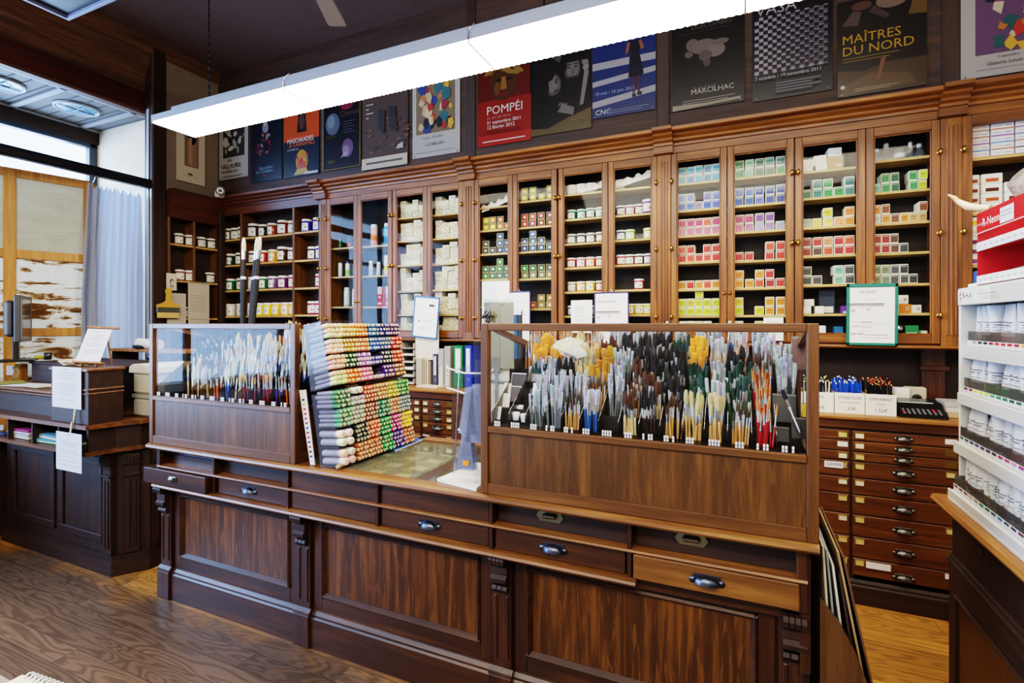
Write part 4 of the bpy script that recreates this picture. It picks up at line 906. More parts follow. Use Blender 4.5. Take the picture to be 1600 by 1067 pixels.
# ================================================================ spray cans, bottles and boxes behind the first two doors
def spray_t(r, h):
    m = MB(OCG); m.lathe([(0, 0), (r, 0), (r, h*.80), (r*.8, h*.86), (r*.5, h*.88)], n=16); c = templ('spray_can', m)
    l = MB(OCG); l.lathe([(r*.86, h*.83), (r*.9, h*.86), (r*.9, h*.985), (r*.8, h), (0, h)], n=16); templ('cap', l, c, '#f0eeea')
    b = MB(OC); b.lathe([(r*1.008, h*.10), (r*1.008, h*.42)], n=16); templ('band', b, c); return c
SPR = spray_t(.027, .19); SPRB = spray_t(.033, .205)
def can(cell, sh, frac, body, band, lab, t_=SPR, cap='#f0eeea', sc=1.0, dy=.04):
    x0, x1 = CELLS[cell]; dup(t_, (x0+(x1-x0)*frac, YIN+dy, base_z(cell, sh)+.0008), (0, 0, 0), lab, 'spray can', 'cans behind the first two glass doors', {'': body, 'band': band, 'cap': cap}, scale=sc)
can(('A1', 0), 0, .18, '#1c5c34', '#1c5c34', 'small green-banded bottle at the top of the first glass door', SPR, '#20242c', .55); can(('A1', 0), 0, .55, '#3c2418', '#c86430', 'small dark bottle with orange band, top shelf, first glass door', SPR, '#2c2c30', .6); can(('A1', 0), 0, .82, '#30343c', '#d88040', 'dark bottle with dull orange band beside the meeting stile, first glass door', SPR, '#1c1c20', .62)
can(('A1', 1), 0, .28, '#e89060', '#e0742c', 'orange spray can with white cap on the top shelf, second glass door', SPRB); can(('A1', 1), 0, .78, '#58a8d8', '#2878c0', 'sky-blue spray can with white cap on the top shelf, second glass door', SPRB)
can(('A1', 0), 1, .18, '#dcdcd6', '#c8c8c4', 'plain pale can, second shelf, beside the hinge of the first glass door', SPR, sc=.72); can(('A1', 0), 1, .5, '#e8eae4', '#8cc84c', 'white can with lime band on the second shelf, first glass door', SPR, '#1c2850', .8); can(('A1', 0), 1, .84, '#d4d4d4', '#c0c0c0', 'grey-white can on the second shelf beside the meeting stile, first glass door', SPR, sc=.74)
can(('A1', 1), 1, .16, '#d8d8d8', '#b4b4b8', 'white can with fine grey print on the second shelf, second glass door', SPR, sc=.76); can(('A1', 1), 1, .45, '#dcdcd8', '#ccccc8', 'slim white can in the middle of the second shelf, second glass door', SPR, sc=.68); can(('A1', 1), 1, .76, '#e8e6da', '#e0d020', 'white can with yellow band on the second shelf, second glass door', SPR, sc=.98)
can(('A1', 0), 2, .46, '#e4e0da', '#d8d4ce', 'tall white can on the third shelf, first glass door', SPR, '#dcd8d2', .98); can(('A1', 0), 2, .8, '#dcd8d4', '#d0ccc8', 'second tall white can on the third shelf, nearer the meeting stile', SPR, '#d8d4ce', .9)
def boxat(name, x, y, z, w, d, h, col, lab, cat, extra=None, rz=0, mat=None, b=.002, group=None):
    m = MB(mat or OCP, Matrix.Translation((x, y, z)) @ Matrix.Rotation(rz, 4, 'Z')); m.box(-w/2, w/2, -d/2, d/2, 0, h, b); o = single(name, m, lab, cat, group, col)
    if extra:
        e = MB(PRINT, Matrix.Translation((x, y, z)) @ Matrix.Rotation(rz, 4, 'Z'))
        for (u0, u1, v0, v1, c_) in extra: e.box(-w/2+u0*w, -w/2+u1*w, -d/2-.0008, -d/2, v0*h, v1*h, col=c_)
        e.build('printed_front', o)
    return o
x0, x1 = CELLS['A1', 1]
for i, fr_ in enumerate((.55, .86)):
    boxat('carton', x0+(x1-x0)*fr_, YIN+.045, base_z(('A1', 1), 2), .05, .06, .185, '#c83848', f'tall red and white carton on the third shelf, second glass door, {["inner","outer"][i]} one', 'carton', [(.0, 1, .62, 1, '#dcc8c4'), (.1, .9, .1, .2, '#e8d8d4'), (.2, .8, .42, .52, '#e0b0b0')])
x0, x1 = CELLS['A1', 0]
for i, (fr_, w_, h_, c_) in enumerate(((.08, .05, .07, '#e4e0d4'), (.36, .06, .09, '#dcd8cc'), (.78, .06, .10, '#e8e6e0'))):
    dup(JR_J, (x0+(x1-x0)*fr_, YIN+.05, base_z(('A1', 0), 3)+.0), (0, 0, 0), f'white tub on the bottom shelf, {ORD[i+1]} along, first glass door', 'jar', 'white tubs behind the first two glass doors', {'': c_}, scale=1.0+.2*i)
x0, x1 = CELLS['A1', 1]
for i, fr_ in enumerate((.15, .5, .85)):
    dup(JR_J, (x0+(x1-x0)*fr_, YIN+.05, base_z(('A1', 1), 3)), (0, 0, 0), f'pale tub on the bottom shelf, {ORD[i+1]} along, second glass door', 'jar', 'white tubs behind the first two glass doors', {'': ['#d8d4c8', '#cfcac0', '#c8a49c'][i]}, scale=1.05)

# white cloth and foam bits on upper shelves
def cloth(x0, x1, z, dz, lab, y=YIN+.01):
    m = MB(plain('rag_white', '#dcd4c4', .9)); n = 26; v = []; f = []; rr = random.Random(int(abs(x0)*1000))
    for i in range(n+1):
        u = i/n; xx = x0+(x1-x0)*u
        for j in range(7):
            a = j/6; v.append((xx, y+.012*math.sin(a*PI)-.012+rr.uniform(-.003, .003), z+dz*u+.035*(1-a)*(1+.3*math.sin(u*23))-.012*a+rr.uniform(-.004, .004)))
    for i in range(n):
        for j in range(6): a = i*7+j; f.append((a, a+1, a+8, a+7))
    m.add(v, f, True); return single('cloth_strip', m, lab, 'cloth')
c0 = CELLS['B1', 0]; cloth(c0[0], c0[1], base_z(('B1', 0), 0)-.03, .075, 'crumpled off-white cloth strip drooping across the fifth glass door')
c0 = CELLS['B2', 1]; cloth(c0[0], c0[1], base_z(('B2', 1), 0)+.02, .06, 'crumpled white tissue strip above the first shelf, eighth glass door')
c0 = CELLS['B2', 0]; cloth(c0[0]+.12, c0[1], base_z(('B2', 0), 0)+.015, .02, 'bunched white tissue beside the cream jars, seventh glass door')
# top shelf of the eleventh door: white boxes and a kraft box; twelfth: flasks
x0, x1 = CELLS['C2', 0]; z = base_z(('C2', 0), 0); w_ = x1-x0
for i, (fr_, ww, hh, zz, c_, n_) in enumerate(((.12, .065, .035, 0, '#e8e4da', 'low white box lying by the hinge'), (.14, .075, .05, .036, '#ece8de', 'white box on top of the low white box'), (.38, .065, .052, 0, '#e6e2d8', 'second white box standing beside the kraft box'), (.36, .07, .05, .053, '#ebe7dd', 'white box perched above the second white box'), (.62, .105, .085, 0, '#b08c5c', 'brown kraft cardboard box'), (.62, .075, .055, .086, '#e4e4e0', 'white box on top of the kraft box'))):
    boxat('carton', x0+w_*fr_, YIN+.06, z+zz, ww, .08, hh, c_, n_ + ', top shelf, eleventh glass door', 'box', [(.6, .85, .2, .4, '#c8c4b8')], R.uniform(-.15, .15))
x0, x1 = CELLS['C2', 1]; z = base_z(('C2', 1), 0); GL2 = clear('flask_glass', '#dfe8ea', .16, .03, .08, '#c8d4d8')
for i, (fr_, r_, h_, lab) in enumerate(((.1, .030, .10, 'glass flask with pale stopper nearest the hinge'), (.28, .034, .13, 'tallest conical glass flask'), (.52, .030, .07, 'squat glass jar between two flasks'), (.72, .026, .12, 'narrow dark glass bottle'), (.88, .034, .10, 'round glass flask nearest the fluted pilaster'))):
    m = MB(GL2); m.lathe([(0, 0), (r_, .002), (r_*1.02, .012), (r_*.5, h_*.55), (r_*.36, h_*.62), (r_*.36, h_*.9), (r_*.46, h_*.92), (r_*.42, h_*.94)] if i != 2 else [(0, 0), (r_, .002), (r_, h_*.7), (r_*.8, h_*.8), (r_*.85, h_)], (x0+(x1-x0)*fr_, YIN+.05, z), 18)
    o = single('flask', m, lab + ' on the top shelf, twelfth glass door', 'flask', 'glass flasks behind the twelfth glass door')
    k = MB(plain('flask_label', '#b8b8b4', .6)); k.lathe([(r_*.40, h_*.66), (r_*.40, h_*.86)] if i != 2 else [(r_*1.02, h_*.2), (r_*1.02, h_*.6)], (x0+(x1-x0)*fr_, YIN+.05, z), 14); k.build('label', o)
# mixed boxes on the bottom shelves of the last pair of doors
x0, x1 = CELLS['C2', 0]; z = base_z(('C2', 0), 5); w_ = x1-x0
for (fr_, ww, hh, zz, c_, n_) in ((.1, .05, .05, .0, '#e4e0d6', 'white box standing by the hinge'), (.14, .06, .045, .051, '#e0dccf', 'second white box on top of the white box'), (.5, .09, .16, 0, '#242c3c', 'dark blue upright box'), (.34, .05, .05, .0, '#e6e2d8', 'small white box beside the dark blue box'), (.85, .055, .05, 0, '#6c3090', 'purple and white box')):
    boxat('carton', x0+w_*fr_, YIN+.05+(.05 if hh > .1 else 0), z+zz, ww, .07, hh, c_, n_ + ', fifth shelf down, eleventh glass door', 'box', [(.1, .9, .05, .3, '#d8d4cc')])
z = base_z(('C2', 0), 6)
for (fr_, ww, hh, c_, c2, n_) in ((.12, .055, .085, '#e0dcd0', '#e0dcd0', 'white bottle-shaped box'), (.36, .058, .09, '#dfe2e6', '#2458b8', 'white box with blue foot'), (.70, .05, .085, '#1c5c8c', '#d8e0e4', 'blue box with pale front')):
    boxat('carton', x0+w_*fr_, YIN+.05, z, ww, .07, hh, c_, n_ + ' on the cabinet floor, eleventh glass door', 'box', [(.05, .95, .03, .34, c2)])
x0, x1 = CELLS['C2', 1]; z = base_z(('C2', 1), 5); w_ = x1-x0
for (fr_, ww, hh, zz, c_, n_) in ((.38, .052, .055, .056, '#e8b818', 'yellow box on the upper row'), (.56, .055, .055, .056, '#e6e2d8', 'white box beside the yellow box'), (.40, .052, .055, 0, '#e0d4b8', 'cream box under the yellow box'), (.60, .06, .055, 0, '#d07020', 'orange box under the white box'), (.80, .05, .05, 0, '#d8d4cc', 'grey-white box near the pilaster')):
    boxat('carton', x0+w_*fr_, YIN+.05, z+zz, ww, .07, hh, c_, n_ + ', fifth shelf down, twelfth glass door', 'box', [(.55, .85, .3, .7, '#a0988c')])
z = base_z(('C2', 1), 6)
for (fr_, ww, hh, zz, c_, n_) in ((.48, .068, .04, 0, '#1c6840', 'green box under the silver tin'), (.72, .07, .042, 0, '#78d828', 'bright lime box'), (.72, .066, .05, .043, '#1c7c4c', 'green box on top of the lime box'), (.94, .03, .06, 0, '#c8ccb0', 'pale box by the stile')):
    boxat('carton', x0+w_*fr_, YIN+.05, z+zz, ww, .07, hh, c_, n_ + ' on the cabinet floor, twelfth glass door', 'box', [(.1, .9, .05, .12, '#d8e0d0')])
m = MB(CHROME); m.lathe([(0, 0), (.028, .002), (.028, -.04), (0, -.042)], (x0+w_*.48, YIN+.035, z+.071), 18, 'y'); single('tin', m, 'round silver tin lying on the green box, twelfth glass door', 'tin')
# stacked long cartons in the last, open cabinet
zt_ = S['D'][0]
dcols = ['#b86828', '#c4783c', '#2848a8', '#383838', '#8c3ca0', '#d06090', '#5c3c90', '#2c88c0', '#b07038', '#c85030']
n = 0
for ci, (xa, ww) in enumerate(((xd0+.06, .085), (xd0+.15, .105), (xd0+.26, .105), (xd0+.37, .105))):
    for r_ in range(7 if ci else 5):
        hh = .038; c_ = dcols[(ci*3+r_*7) % 10]; n += 1
        boxat('striped_carton', xa+ww/2, YIN+.07, zt_[0]+r_*(hh+.0008), ww-.003, .12, hh, '#e2dee0', f'long white carton with {cname(c_)} stripe, row {ORD[r_+1]} up, column {ORD[ci+1]}, top shelf, open end cabinet', 'carton', [(.0, 1, .02, .16, c_), (.1, .5, .5, .56, '#8c8c90'), (.6, .9, .42, .6, '#a4a0a8')], 0, None, .002, 'striped white cartons in the open end cabinet')
brn = ['#7c3018', '#5c2414', '#502010', '#8c4424', '#6c3020', '#b05028']
for ci, (xa, ww) in enumerate(((xd0+.055, .045), (xd0+.105, .10), (xd0+.21, .10), (xd0+.315, .10))):
    for r_ in range(4):
        if ci == 2 and r_ == 3 or ci == 3 and r_ > 2: continue
        c_ = brn[(ci*2+r_*3) % 6]; boxat('striped_carton', xa+ww/2, YIN+.06, zt_[1]+r_*.0565, ww-.004, .10, .055, '#e0dcd4', f'white carton with {cname(c_)} window, row {ORD[r_+1]} up, column {ORD[ci+1]}, middle shelf, open end cabinet', 'carton', [(.2, .82, .14, .52, c_), (.3, .7, .26, .3, '#d8c8b8')], 0, None, .002, 'brown-windowed cartons in the open end cabinet')
for r_ in range(5):
    c_ = ['#7c3c80', '#6c3060', '#5c2c58', '#c8b8a8', '#d8b820'][r_]
    boxat('narrow_carton', xd0+.08, YIN+.06, zt_[2]+r_*.0565, .05, .10, .055, '#dcd8d0', f'narrow white carton with {cname(c_)} window, row {ORD[r_+1]} up, third shelf, open end cabinet', 'carton', [(.2, .8, .15, .6, c_)], 0, None, .002, 'narrow cartons in the open end cabinet')
for r_ in range(3):
    c_ = ['#d8b820', '#e0d0a0', '#1c4c48'][r_]
    boxat('narrow_carton', xd0+.08, YIN+.06, DZ0+.04+r_*.0565, .05, .10, .055, '#dcd8d0', f'narrow carton with {cname(c_)} window, row {ORD[r_+1]} up, floor of the open end cabinet', 'carton', [(.2, .8, .15, .8, c_)], 0, None, .002, 'narrow cartons in the open end cabinet')

# ================================================================ notices hung on the cabinet doors
def sheet(o_name, lab, cat, px0, px1, py0, py1, Y, tilt=0.0, frame=None, lines=(), texts=(), fw=.012, hook=False, group=None, bg_='#e8e6e4', rows=None, seed=1, h=None):
    x0, x1 = xY(px0, Y), xY(px1, Y); pc = (px0+px1)/2; z1, z0 = zY(pc, py0, Y), zY(pc, py1, Y); w_, h_ = x1-x0, z1-z0
    M = Matrix.Translation((x0, Y, z0)) @ Matrix.Rotation(tilt, 4, 'Y') @ Matrix.Rotation(PI/2, 4, 'X')
    t = thing(o_name, lab, cat, (x0, Y, z0), group)
    if frame:
        f = MB(plain('frame_'+frame[1:], frame, .4), M)
        for q in ((0, w_, 0, fw), (0, w_, h_-fw*1.3, h_), (0, fw, 0, h_), (w_-fw, w_, 0, h_)): f.box(q[0], q[1], q[2], q[3], -.002, .010, .002)
        f.build('frame', t)
    p = MB(PRINT, M); b = fw if frame else 0; p.box(b, w_-b, b, h_-b, .001, .0035, col=bg_)
    rr = random.Random(seed)
    yy = h_*.82
    if rows:
        for (fy, fx0, fx1, th, c_) in rows: p.rect(fx0*w_, fx1*w_, fy*h_, fy*h_+th*h_, c_, .0042)
    else:
        while yy > h_*.12:
            if rr.random() < .82: a = rr.uniform(.12, .2); p.rect(w_*a, w_*rr.uniform(.45, .85), yy, yy+h_*.010, '#85858c', .0042)
            yy -= h_*rr.uniform(.028, .06)
    for (s_, fx, fy, sz, c_, al) in texts: p.text(s_, fx*w_, fy*h_, sz, c_, .0045, al)
    p.build('printed_sheet', t)
    if hook:
        k = MB(CHROME, M); k.tube([(w_/2-.012, h_, .006), (w_/2, h_+.02, .008), (w_/2+.012, h_, .006)], .0016, 6); k.build('hook', t)
    return t
tab = [(.745, .38, .58, .006, '#6a6a70'), (.67, .08, .72, .004, '#a0a0a4'), (.655, .06, .74, .03, '#8a8688'), (.635, .06, .74, .012, '#74706f'), (.60, .28, .5, .006, '#606066'), (.57, .08, .18, .015, '#85858a'), (.57, .4, .48, .02, '#95959a'), (.545, .08, .18, .015, '#85858a'), (.50, .09, .18, .008, '#909096'), (.45, .3, .45, .005, '#808086'), (.38, .1, .26, .01, '#a09a9a'), (.37, .28, .5, .012, '#54545a'), (.37, .55, .9, .006, '#8c8c92'), (.33, .28, .9, .005, '#909096'), (.30, .1, .26, .02, '#a8a4a4'), (.29, .28, .5, .012, '#909094'), (.23, .26, .5, .006, '#7c7c82'), (.17, .08, .2, .03, '#b09c9c'), (.17, .22, .34, .03, '#a8989a'), (.165, .36, .82, .012, '#908c92'), (.12, .36, .84, .008, '#b49a9c')]
sheet('notice_board', 'HUILES price list in a green frame hung on the last glazed doors', 'notice', 1322, 1402.5, 443, 539.5, YD-.045, .006, '#1c6c5c', texts=[('HUILES', .42, .845, .028, '#2c2c34', 'c')], fw=.016, hook=True, rows=tab)
sheet('notice_board', 'AQUARELLES price list in a dark violet frame above the longer glass case', 'notice', 929, 983, 456, 540, YD-.04, -.004, '#3c3460', texts=[('AQUARELLES', .10, .80, .024, '#2c2c34', 'l')], fw=.008, hook=True, rows=[(a-.04, b_, c_, d, e) for a, b_, c_, d, e in tab])
sheet('notice_board', 'blue-framed price list hung over the cream carton cabinet', 'notice', 644, 683, 461, 525.5, YD-.07, .09, '#3468a8', fw=.010, hook=True, seed=5, bg_='#ecebea', rows=[(.76, .6, .82, .05, '#505058'), (.80, .62, .78, .02, '#707078'), (.38, .2, .3, .03, '#707078'), (.40, .42, .5, .02, '#9090a0'), (.40, .6, .7, .02, '#8888a0'), (.55, .2, .7, .004, '#b0b0b4'), (.24, .2, .75, .008, '#8c8c94'), (.2, .25, .7, .006, '#a4a4aa')])
sheet('paper_bag', 'long pale paper folder hanging below the blue-framed list', 'folder', 649.5, 686, 470, 562, YD-.05, .0, None, bg_='#d2c8b6', rows=[(.02, .47, .49, .9, '#b8ac98'), (.02, .0, 1, .012, '#b4a894')])
sheet('price_sheet', 'plain white price sheet left of the AQUARELLES list', 'notice', 892.5, 925.5, 469, 520, YD-.02, 0, None, seed=8, bg_='#ece9e0')
sheet('price_sheet', 'plain white price sheet under the yellow cartons, tenth glass door', 'notice', 1193, 1224, 496, 532, YD-.02, 0, None, seed=12, bg_='#e6e3d8')
sheet('notice_board', 'white price list in a violet frame beside the packets, sixth glass door', 'notice', 793, 829, 455, 540, YD-.03, .0, '#3c3870', seed=15, fw=.007, hook=True)

# ================================================================ things standing on the back worktop
def on(px, Y): return xY(px, Y)
# ring binders and magazine files behind the gap between the cases
def binder(px0, px1, pyt, col, lab, labelcol=None, txt=None, Y=3.72, ring=True):
    x0, x1 = on(px0, Y), on(px1, Y); z1 = zY((px0+px1)/2, pyt, Y); t = thing('ring_binder' if ring else 'magazine_file', lab, 'binder' if ring else 'file', ((x0+x1)/2, Y+.1, BZ))
    m = MB(plain('binder_'+col[1:], col, .45)); m.box(x0, x1, Y, Y+.24, BZ, z1, .003); m.build('cover', t)
    if labelcol:
        l = MB(PRINT); l.box(x0+(x1-x0)*.22, x1-(x1-x0)*.22, Y-.0015, Y, BZ+(z1-BZ)*.35, BZ+(z1-BZ)*.93, col=labelcol); l.build('spine_label', t)
    if ring:
        r = MB(CHROME); r.lathe([(.010, -.002), (.013, -.003), (.013, .0)], ((x0+x1)/2, Y, BZ+(z1-BZ)*.2), 14, 'y'); r.build('finger_ring', t)
    if txt:
        l = MB(PRINT, TM(((x0+x1)/2+(x1-x0)*.28, Y-.002, BZ+.012), (0, 0, 1), (-1, 0, 0))); l.text(txt, .0, 0, (x1-x0)*1.05, '#e6e4de'); l.build('lettering', t)
    return t
binder(684.5, 693, 545, '#9a9890', 'first grey binder lettered ascaux standing beside the paper folder', None, 'lascaux', ring=False)
binder(694, 703.5, 541, '#928f86', 'second grey binder lettered ascaux nearer the green binder', None, 'lascaux', ring=False)
binder(708.5, 722.5, 540, '#0f6a38', 'tall green ring binder with a white spine label', '#dcdcd8')
binder(726, 736.5, 540, '#1c38b0', 'tall blue ring binder beside the green one', '#d8dce4')
binder(676, 683, 553, '#2c2c48', 'slim dark blue binder between the papers and the grey binders', '#b8b8c0')
binder(650, 659, 560, '#a89c88', 'tan magazine file at the window end of the binder row', ring=False)
for i, (a, c_) in enumerate(((660, '#c4bcae'), (663.5, '#b8a890'), (667, '#d4ccc0'), (671, '#8c7c68'))):
    x0 = on(a, 3.74); m = MB(OCP); m.box(x0, x0+.011, 3.74, 3.95, BZ, BZ+.25-.012*i, .001); single('folder', m, f'{["pale", "buff", "cream", "brown"][i]} card folder standing upright between tan file and dark binder', 'folder', color=c_)
m = MB(OCP, Matrix.Translation((on(668, 3.62), 3.66, BZ)) @ Matrix.Rotation(-.15, 4, 'Z'))
for i in range(3): m.box(-.12+.01*i, .12, -.05, .05, .001+i*.005, .005+i*.005)
single('catalogue', m, 'cream catalogue lying flat in front of the paper folders', 'catalogue', color='#d8ccb4')
# letter tray tower
x0, x1 = on(624, 3.74), on(648.5, 3.74)
t = thing('letter_tray', 'pale grey tower of letter trays behind the marker display', 'letter tray', ((x0+x1)/2, 3.85, BZ))
for i in range(6):
    z = BZ+.008+i*.062; m = MB(plain('tray_grey', '#a8a49c', .5)); m.box(x0, x1, 3.72, 3.96, z, z+.006, .002); m.box(x0, x0+.006, 3.72, 3.96, z, z+.05); m.box(x1-.006, x1, 3.72, 3.96, z, z+.05); m.box(x0, x1, 3.955, 3.96, z, z+.05); m.build('tray', t)
    if i < 5: m = MB(PRINT); m.box(x0+.012, x1-.012, 3.725, 3.94, z+.007, z+.012+.006*(i % 3), col=['#d8d4cc', '#cfc8ba', '#e0dcd8'][i % 3]); m.build('paper_sheaf', t)
# pencil boxes
PB = [(1214, 1254.5, 611.5, '...TE', '', '', '#8c2c38', 'TE'), (1256, 1303, 612.5, 'CONTE NEW', 'Bic', '0,95€', '#30304c', 'NEW'), (1304, 1351.5, 614, 'STAEDTLER', 'mars lumograph', '1,37€', '#30304c', 'STAEDTLER'), (1352.5, 1401, 616.5, 'DERWENT', 'graphic', '1,52€', '#30304c', 'DERWENT')]
YP = 3.60
pt = MB(OCG); pt.cyl((0, 0, .01), (0, 0, .163), .0038, n=6, smooth=False); PEN = templ('pencil', pt)
pt = MB(OCG); pt.cyl((0, 0, .163), (0, 0, .171), .0038, .0032, 6); templ('dipped_end', pt, PEN)
for bi, (pa, pb, pyt, t1, t2, t3, tc, nm) in enumerate(PB):
    x0, x1 = on(pa, YP), on(pb, YP); zt2 = zY((pa+pb)/2, pyt, YP); dep = .24
    t = thing('pencil_box', f'open white wooden pencil box with {nm} and price written on its front', 'pencil box', ((x0+x1)/2, YP+.1, BZ))
    m = MB(plain('box_front_white', '#dedad0', .6)); m.box(x0, x1, YP, YP+.006, BZ, zt2, .001); m.build('front', t)
    m = MB(SHELF); m.box(x0, x0+.006, YP+.006, YP+dep, BZ, zt2); m.box(x1-.006, x1, YP+.006, YP+dep, BZ, zt2); m.box(x0+.006, x1-.006, YP+.006, YP+dep, BZ, BZ+.01); m.box(x0, x1, YP+dep-.006, YP+dep, BZ, zt2); m.build('tray', t)
    M = TM((x0, YP-.0008, BZ), (1, 0, 0), (0, 0, 1)); w_, h_ = x1-x0, zt2-BZ
    l = MB(PRINT, M)
    if bi == 0: l.text('TE', w_*.72, h_*.68, .024, tc)
    else:
        l.text(t1.split()[-1], w_*.5, h_*.70, .0235, tc, align='c'); l.text(t2, w_*.5, h_*.52, .015, '#6c6874', align='c'); l.text('.. - .. - ..', w_*.5, h_*.42, .014, '#7c7884', align='c'); l.text(t3, w_*.5, h_*.17, .027, tc, align='c')
    l.build('handwriting', t)
    k = 0
    for r_ in range(4):
        for i in range(10):
            px_ = x0+.016+(w_-.032)*i/9+R.uniform(-.002, .002); py_ = YP+.025+.05*r_+R.uniform(-.008, .008)
            if bi == 0: c_, d_ = ('#1c9c48', '#1c9c48')
            elif bi == 1: c_, d_ = R.choice([('#1c1c20', '#e0e0e0'), ('#d8d8d4', '#2c2c30'), ('#1c1c20', '#d8d040')])
            elif bi == 2: c_, d_ = '#1c4cc0', R.choice(['#e8e8ec', '#1c1c24'])
            else: c_, d_ = R.choice([('#141418', '#e86030'), ('#141418', '#d84820'), ('#1c1c20', '#e0a060')])
            k += 1
            lean = R.uniform(-.08, .08)
            dup(PEN, (px_, py_, BZ+.011+R.uniform(0, .012)+.006*r_), (lean, R.uniform(-.07, .07), 0), f'{cname(c_)} pencil standing in the {nm} box, {ORD[i+1]} along in the {ORD[r_+1]} row', 'pencil', 'pencils standing in the white boxes', {'': c_, 'dipped_end': d_})
# telephone terminal, sockets and papers by the last pilaster
x0, x1 = on(1405, 3.60), on(1481, 3.60)
t = thing('card_terminal', 'black desk terminal with keypad and red keys beside the DERWENT box', 'terminal', ((x0+x1)/2, 3.68, BZ))
m = MB(BLACK); m.extr([(3.585, BZ), (3.585, BZ+.018), (3.66, BZ+.045), (3.70, BZ+.075), (3.82, BZ+.085), (3.84, BZ+.06), (3.84, BZ)], x0, x1, 'x'); m.build('case', t)
sl = (.027/.075)
for r_ in range(4):
    for i in range(8):
        xx = x0+.02+i*(x1-x0-.04)/7.6; yy = 3.595+r_*.016; zz = BZ+.018+(yy-3.585)*sl
        m = MB(plain('key_red', '#c02838', .4) if (i, r_) in ((0, 1), (6, 2), (6, 3)) else plain('key_grey', '#6c6c70', .4)); m.box(xx, xx+.013, yy, yy+.011, zz, zz+.007, .002); m.build('key', t)
m = MB(plain('display_grey', '#3c4450', .25)); m.add([(x0+.02, 3.70, BZ+.0765), (x1-.05, 3.70, BZ+.0765), (x1-.05, 3.80, BZ+.085), (x0+.02, 3.80, BZ+.085)], [(0, 1, 2, 3)]); m.build('screen', t)
m = MB(STEEL); m.box(x0+.015, x1-.04, 3.69, 3.697, BZ+.073, BZ+.0775, .001); m.build('trim_strip', t)
x0 = on(1396, 3.9); m = MB(PLAST); m.box(x0, x0+.075, 3.86, 3.93, BZ, BZ+.14, .004); single('junction_box', m, 'small white box standing behind the DERWENT pencils', 'box')
x0 = on(1414, 3.9); t = thing('wall_socket', 'beige socket block with a black plug in the recess', 'socket', (x0+.05, 3.9, BZ))
m = MB(plain('socket_beige', '#b8b09c', .5)); m.box(x0, x0+.105, 3.88, 3.95, BZ, BZ+.145, .006); m.build('block', t); m = MB(BLACK); m.cyl((x0+.055, 3.88, BZ+.08), (x0+.055, 3.85, BZ+.075), .026, .02); m.build('plug', t)
for i in range(3):
    x0 = on(1466, 3.72); m = MB(OCP, Matrix.Translation((x0+.10, 3.76, BZ+.001+i*.03)) @ Matrix.Rotation(.1-.07*i, 4, 'Z')); m.box(-.08, .10, -.09, .09, 0, .028, .002); single('booklet', m, f'pale booklet lying beside the terminal, {["bottom", "middle", "top"][i]} of three', 'booklet', color=['#b8a07c', '#c8c4bc', '#a8a8a8'][i])
# ================================================================ brushes in the two cases
BR = {}
def brush_geo(kind, m, mh, mf, mr, hc=None, fc=None, rc=None, L=.2):
    """one brush along +z from the origin, added to builders: handle, ferrule, hair"""
    w = {'round': .0030, 'flat': .0052, 'mop': .0044, 'hog': .0056, 'wide': .0095, 'fan': .004}[kind]; hl = L*.62; fl = L*.80
    prof = [(.0012, 0), (.0030, .01), (.0036, hl*.35), (.0034, hl*.7), (.0046 if kind not in ('round',) else .0034, hl*.9), (.0034 if kind == 'round' else w*.75, hl)]
    m[0].lathe(prof, n=6, col=hc)
    fx = 1.0 if kind in ('round', 'mop') else 1.0
    r0, r1 = (.0034, .0026) if kind == 'round' else (w*.75, w)
    sy = 1.0 if kind in ('round', 'mop') else .42
    m[1].lathe([(r0, hl), (r1*.98, hl+(fl-hl)*.3), (r1, fl)], n=8, col=fc, sy=sy)
    if kind == 'round': hp = [(r1, fl), (r1*1.15, fl+.008), (r1*.8, L*.95), (0, L*1.0)]
    elif kind == 'mop': hp = [(r1, fl), (r1*1.5, fl+.014), (r1*1.55, fl+.026), (r1*.9, L*1.02), (0, L*1.05)]
    elif kind == 'fan':
        v = [(0, 0, fl)] + [(math.sin(a)*.045, .002*(-1)**i, fl+math.cos(a)*.045) for i, a in enumerate([(-1.25+2.5*k/14) for k in range(15)])]
        m[2].add(v, [(0, i, i+1) for i in range(1, 15)], col=rc); hp = None
    elif kind == 'hog': hp = [(r1, fl), (r1*1.35, fl+.012), (r1*1.3, fl+.03), (r1*.8, L*1.02), (0, L*1.04)]
    else: hp = [(r1, fl), (r1*1.12, fl+.012), (r1*1.08, L*1.0), (r1*.9, L*1.03), (0, L*1.03)]
    if hp: m[2].lathe(hp, n=8, col=rc, sy=sy*(1.15 if kind != 'round' else 1))
def brush_t(kind):
    h, f_, r_ = MB(OCG), MB(CHROME), MB(OCH); brush_geo(kind, (h, f_, r_), 0, 0, 0)
    b = templ('paintbrush', h); templ('ferrule', f_, b); templ('bristle_tuft', r_, b); return b
for k in ('round', 'flat', 'mop', 'hog', 'wide', 'fan'): BR[k] = brush_t(k)
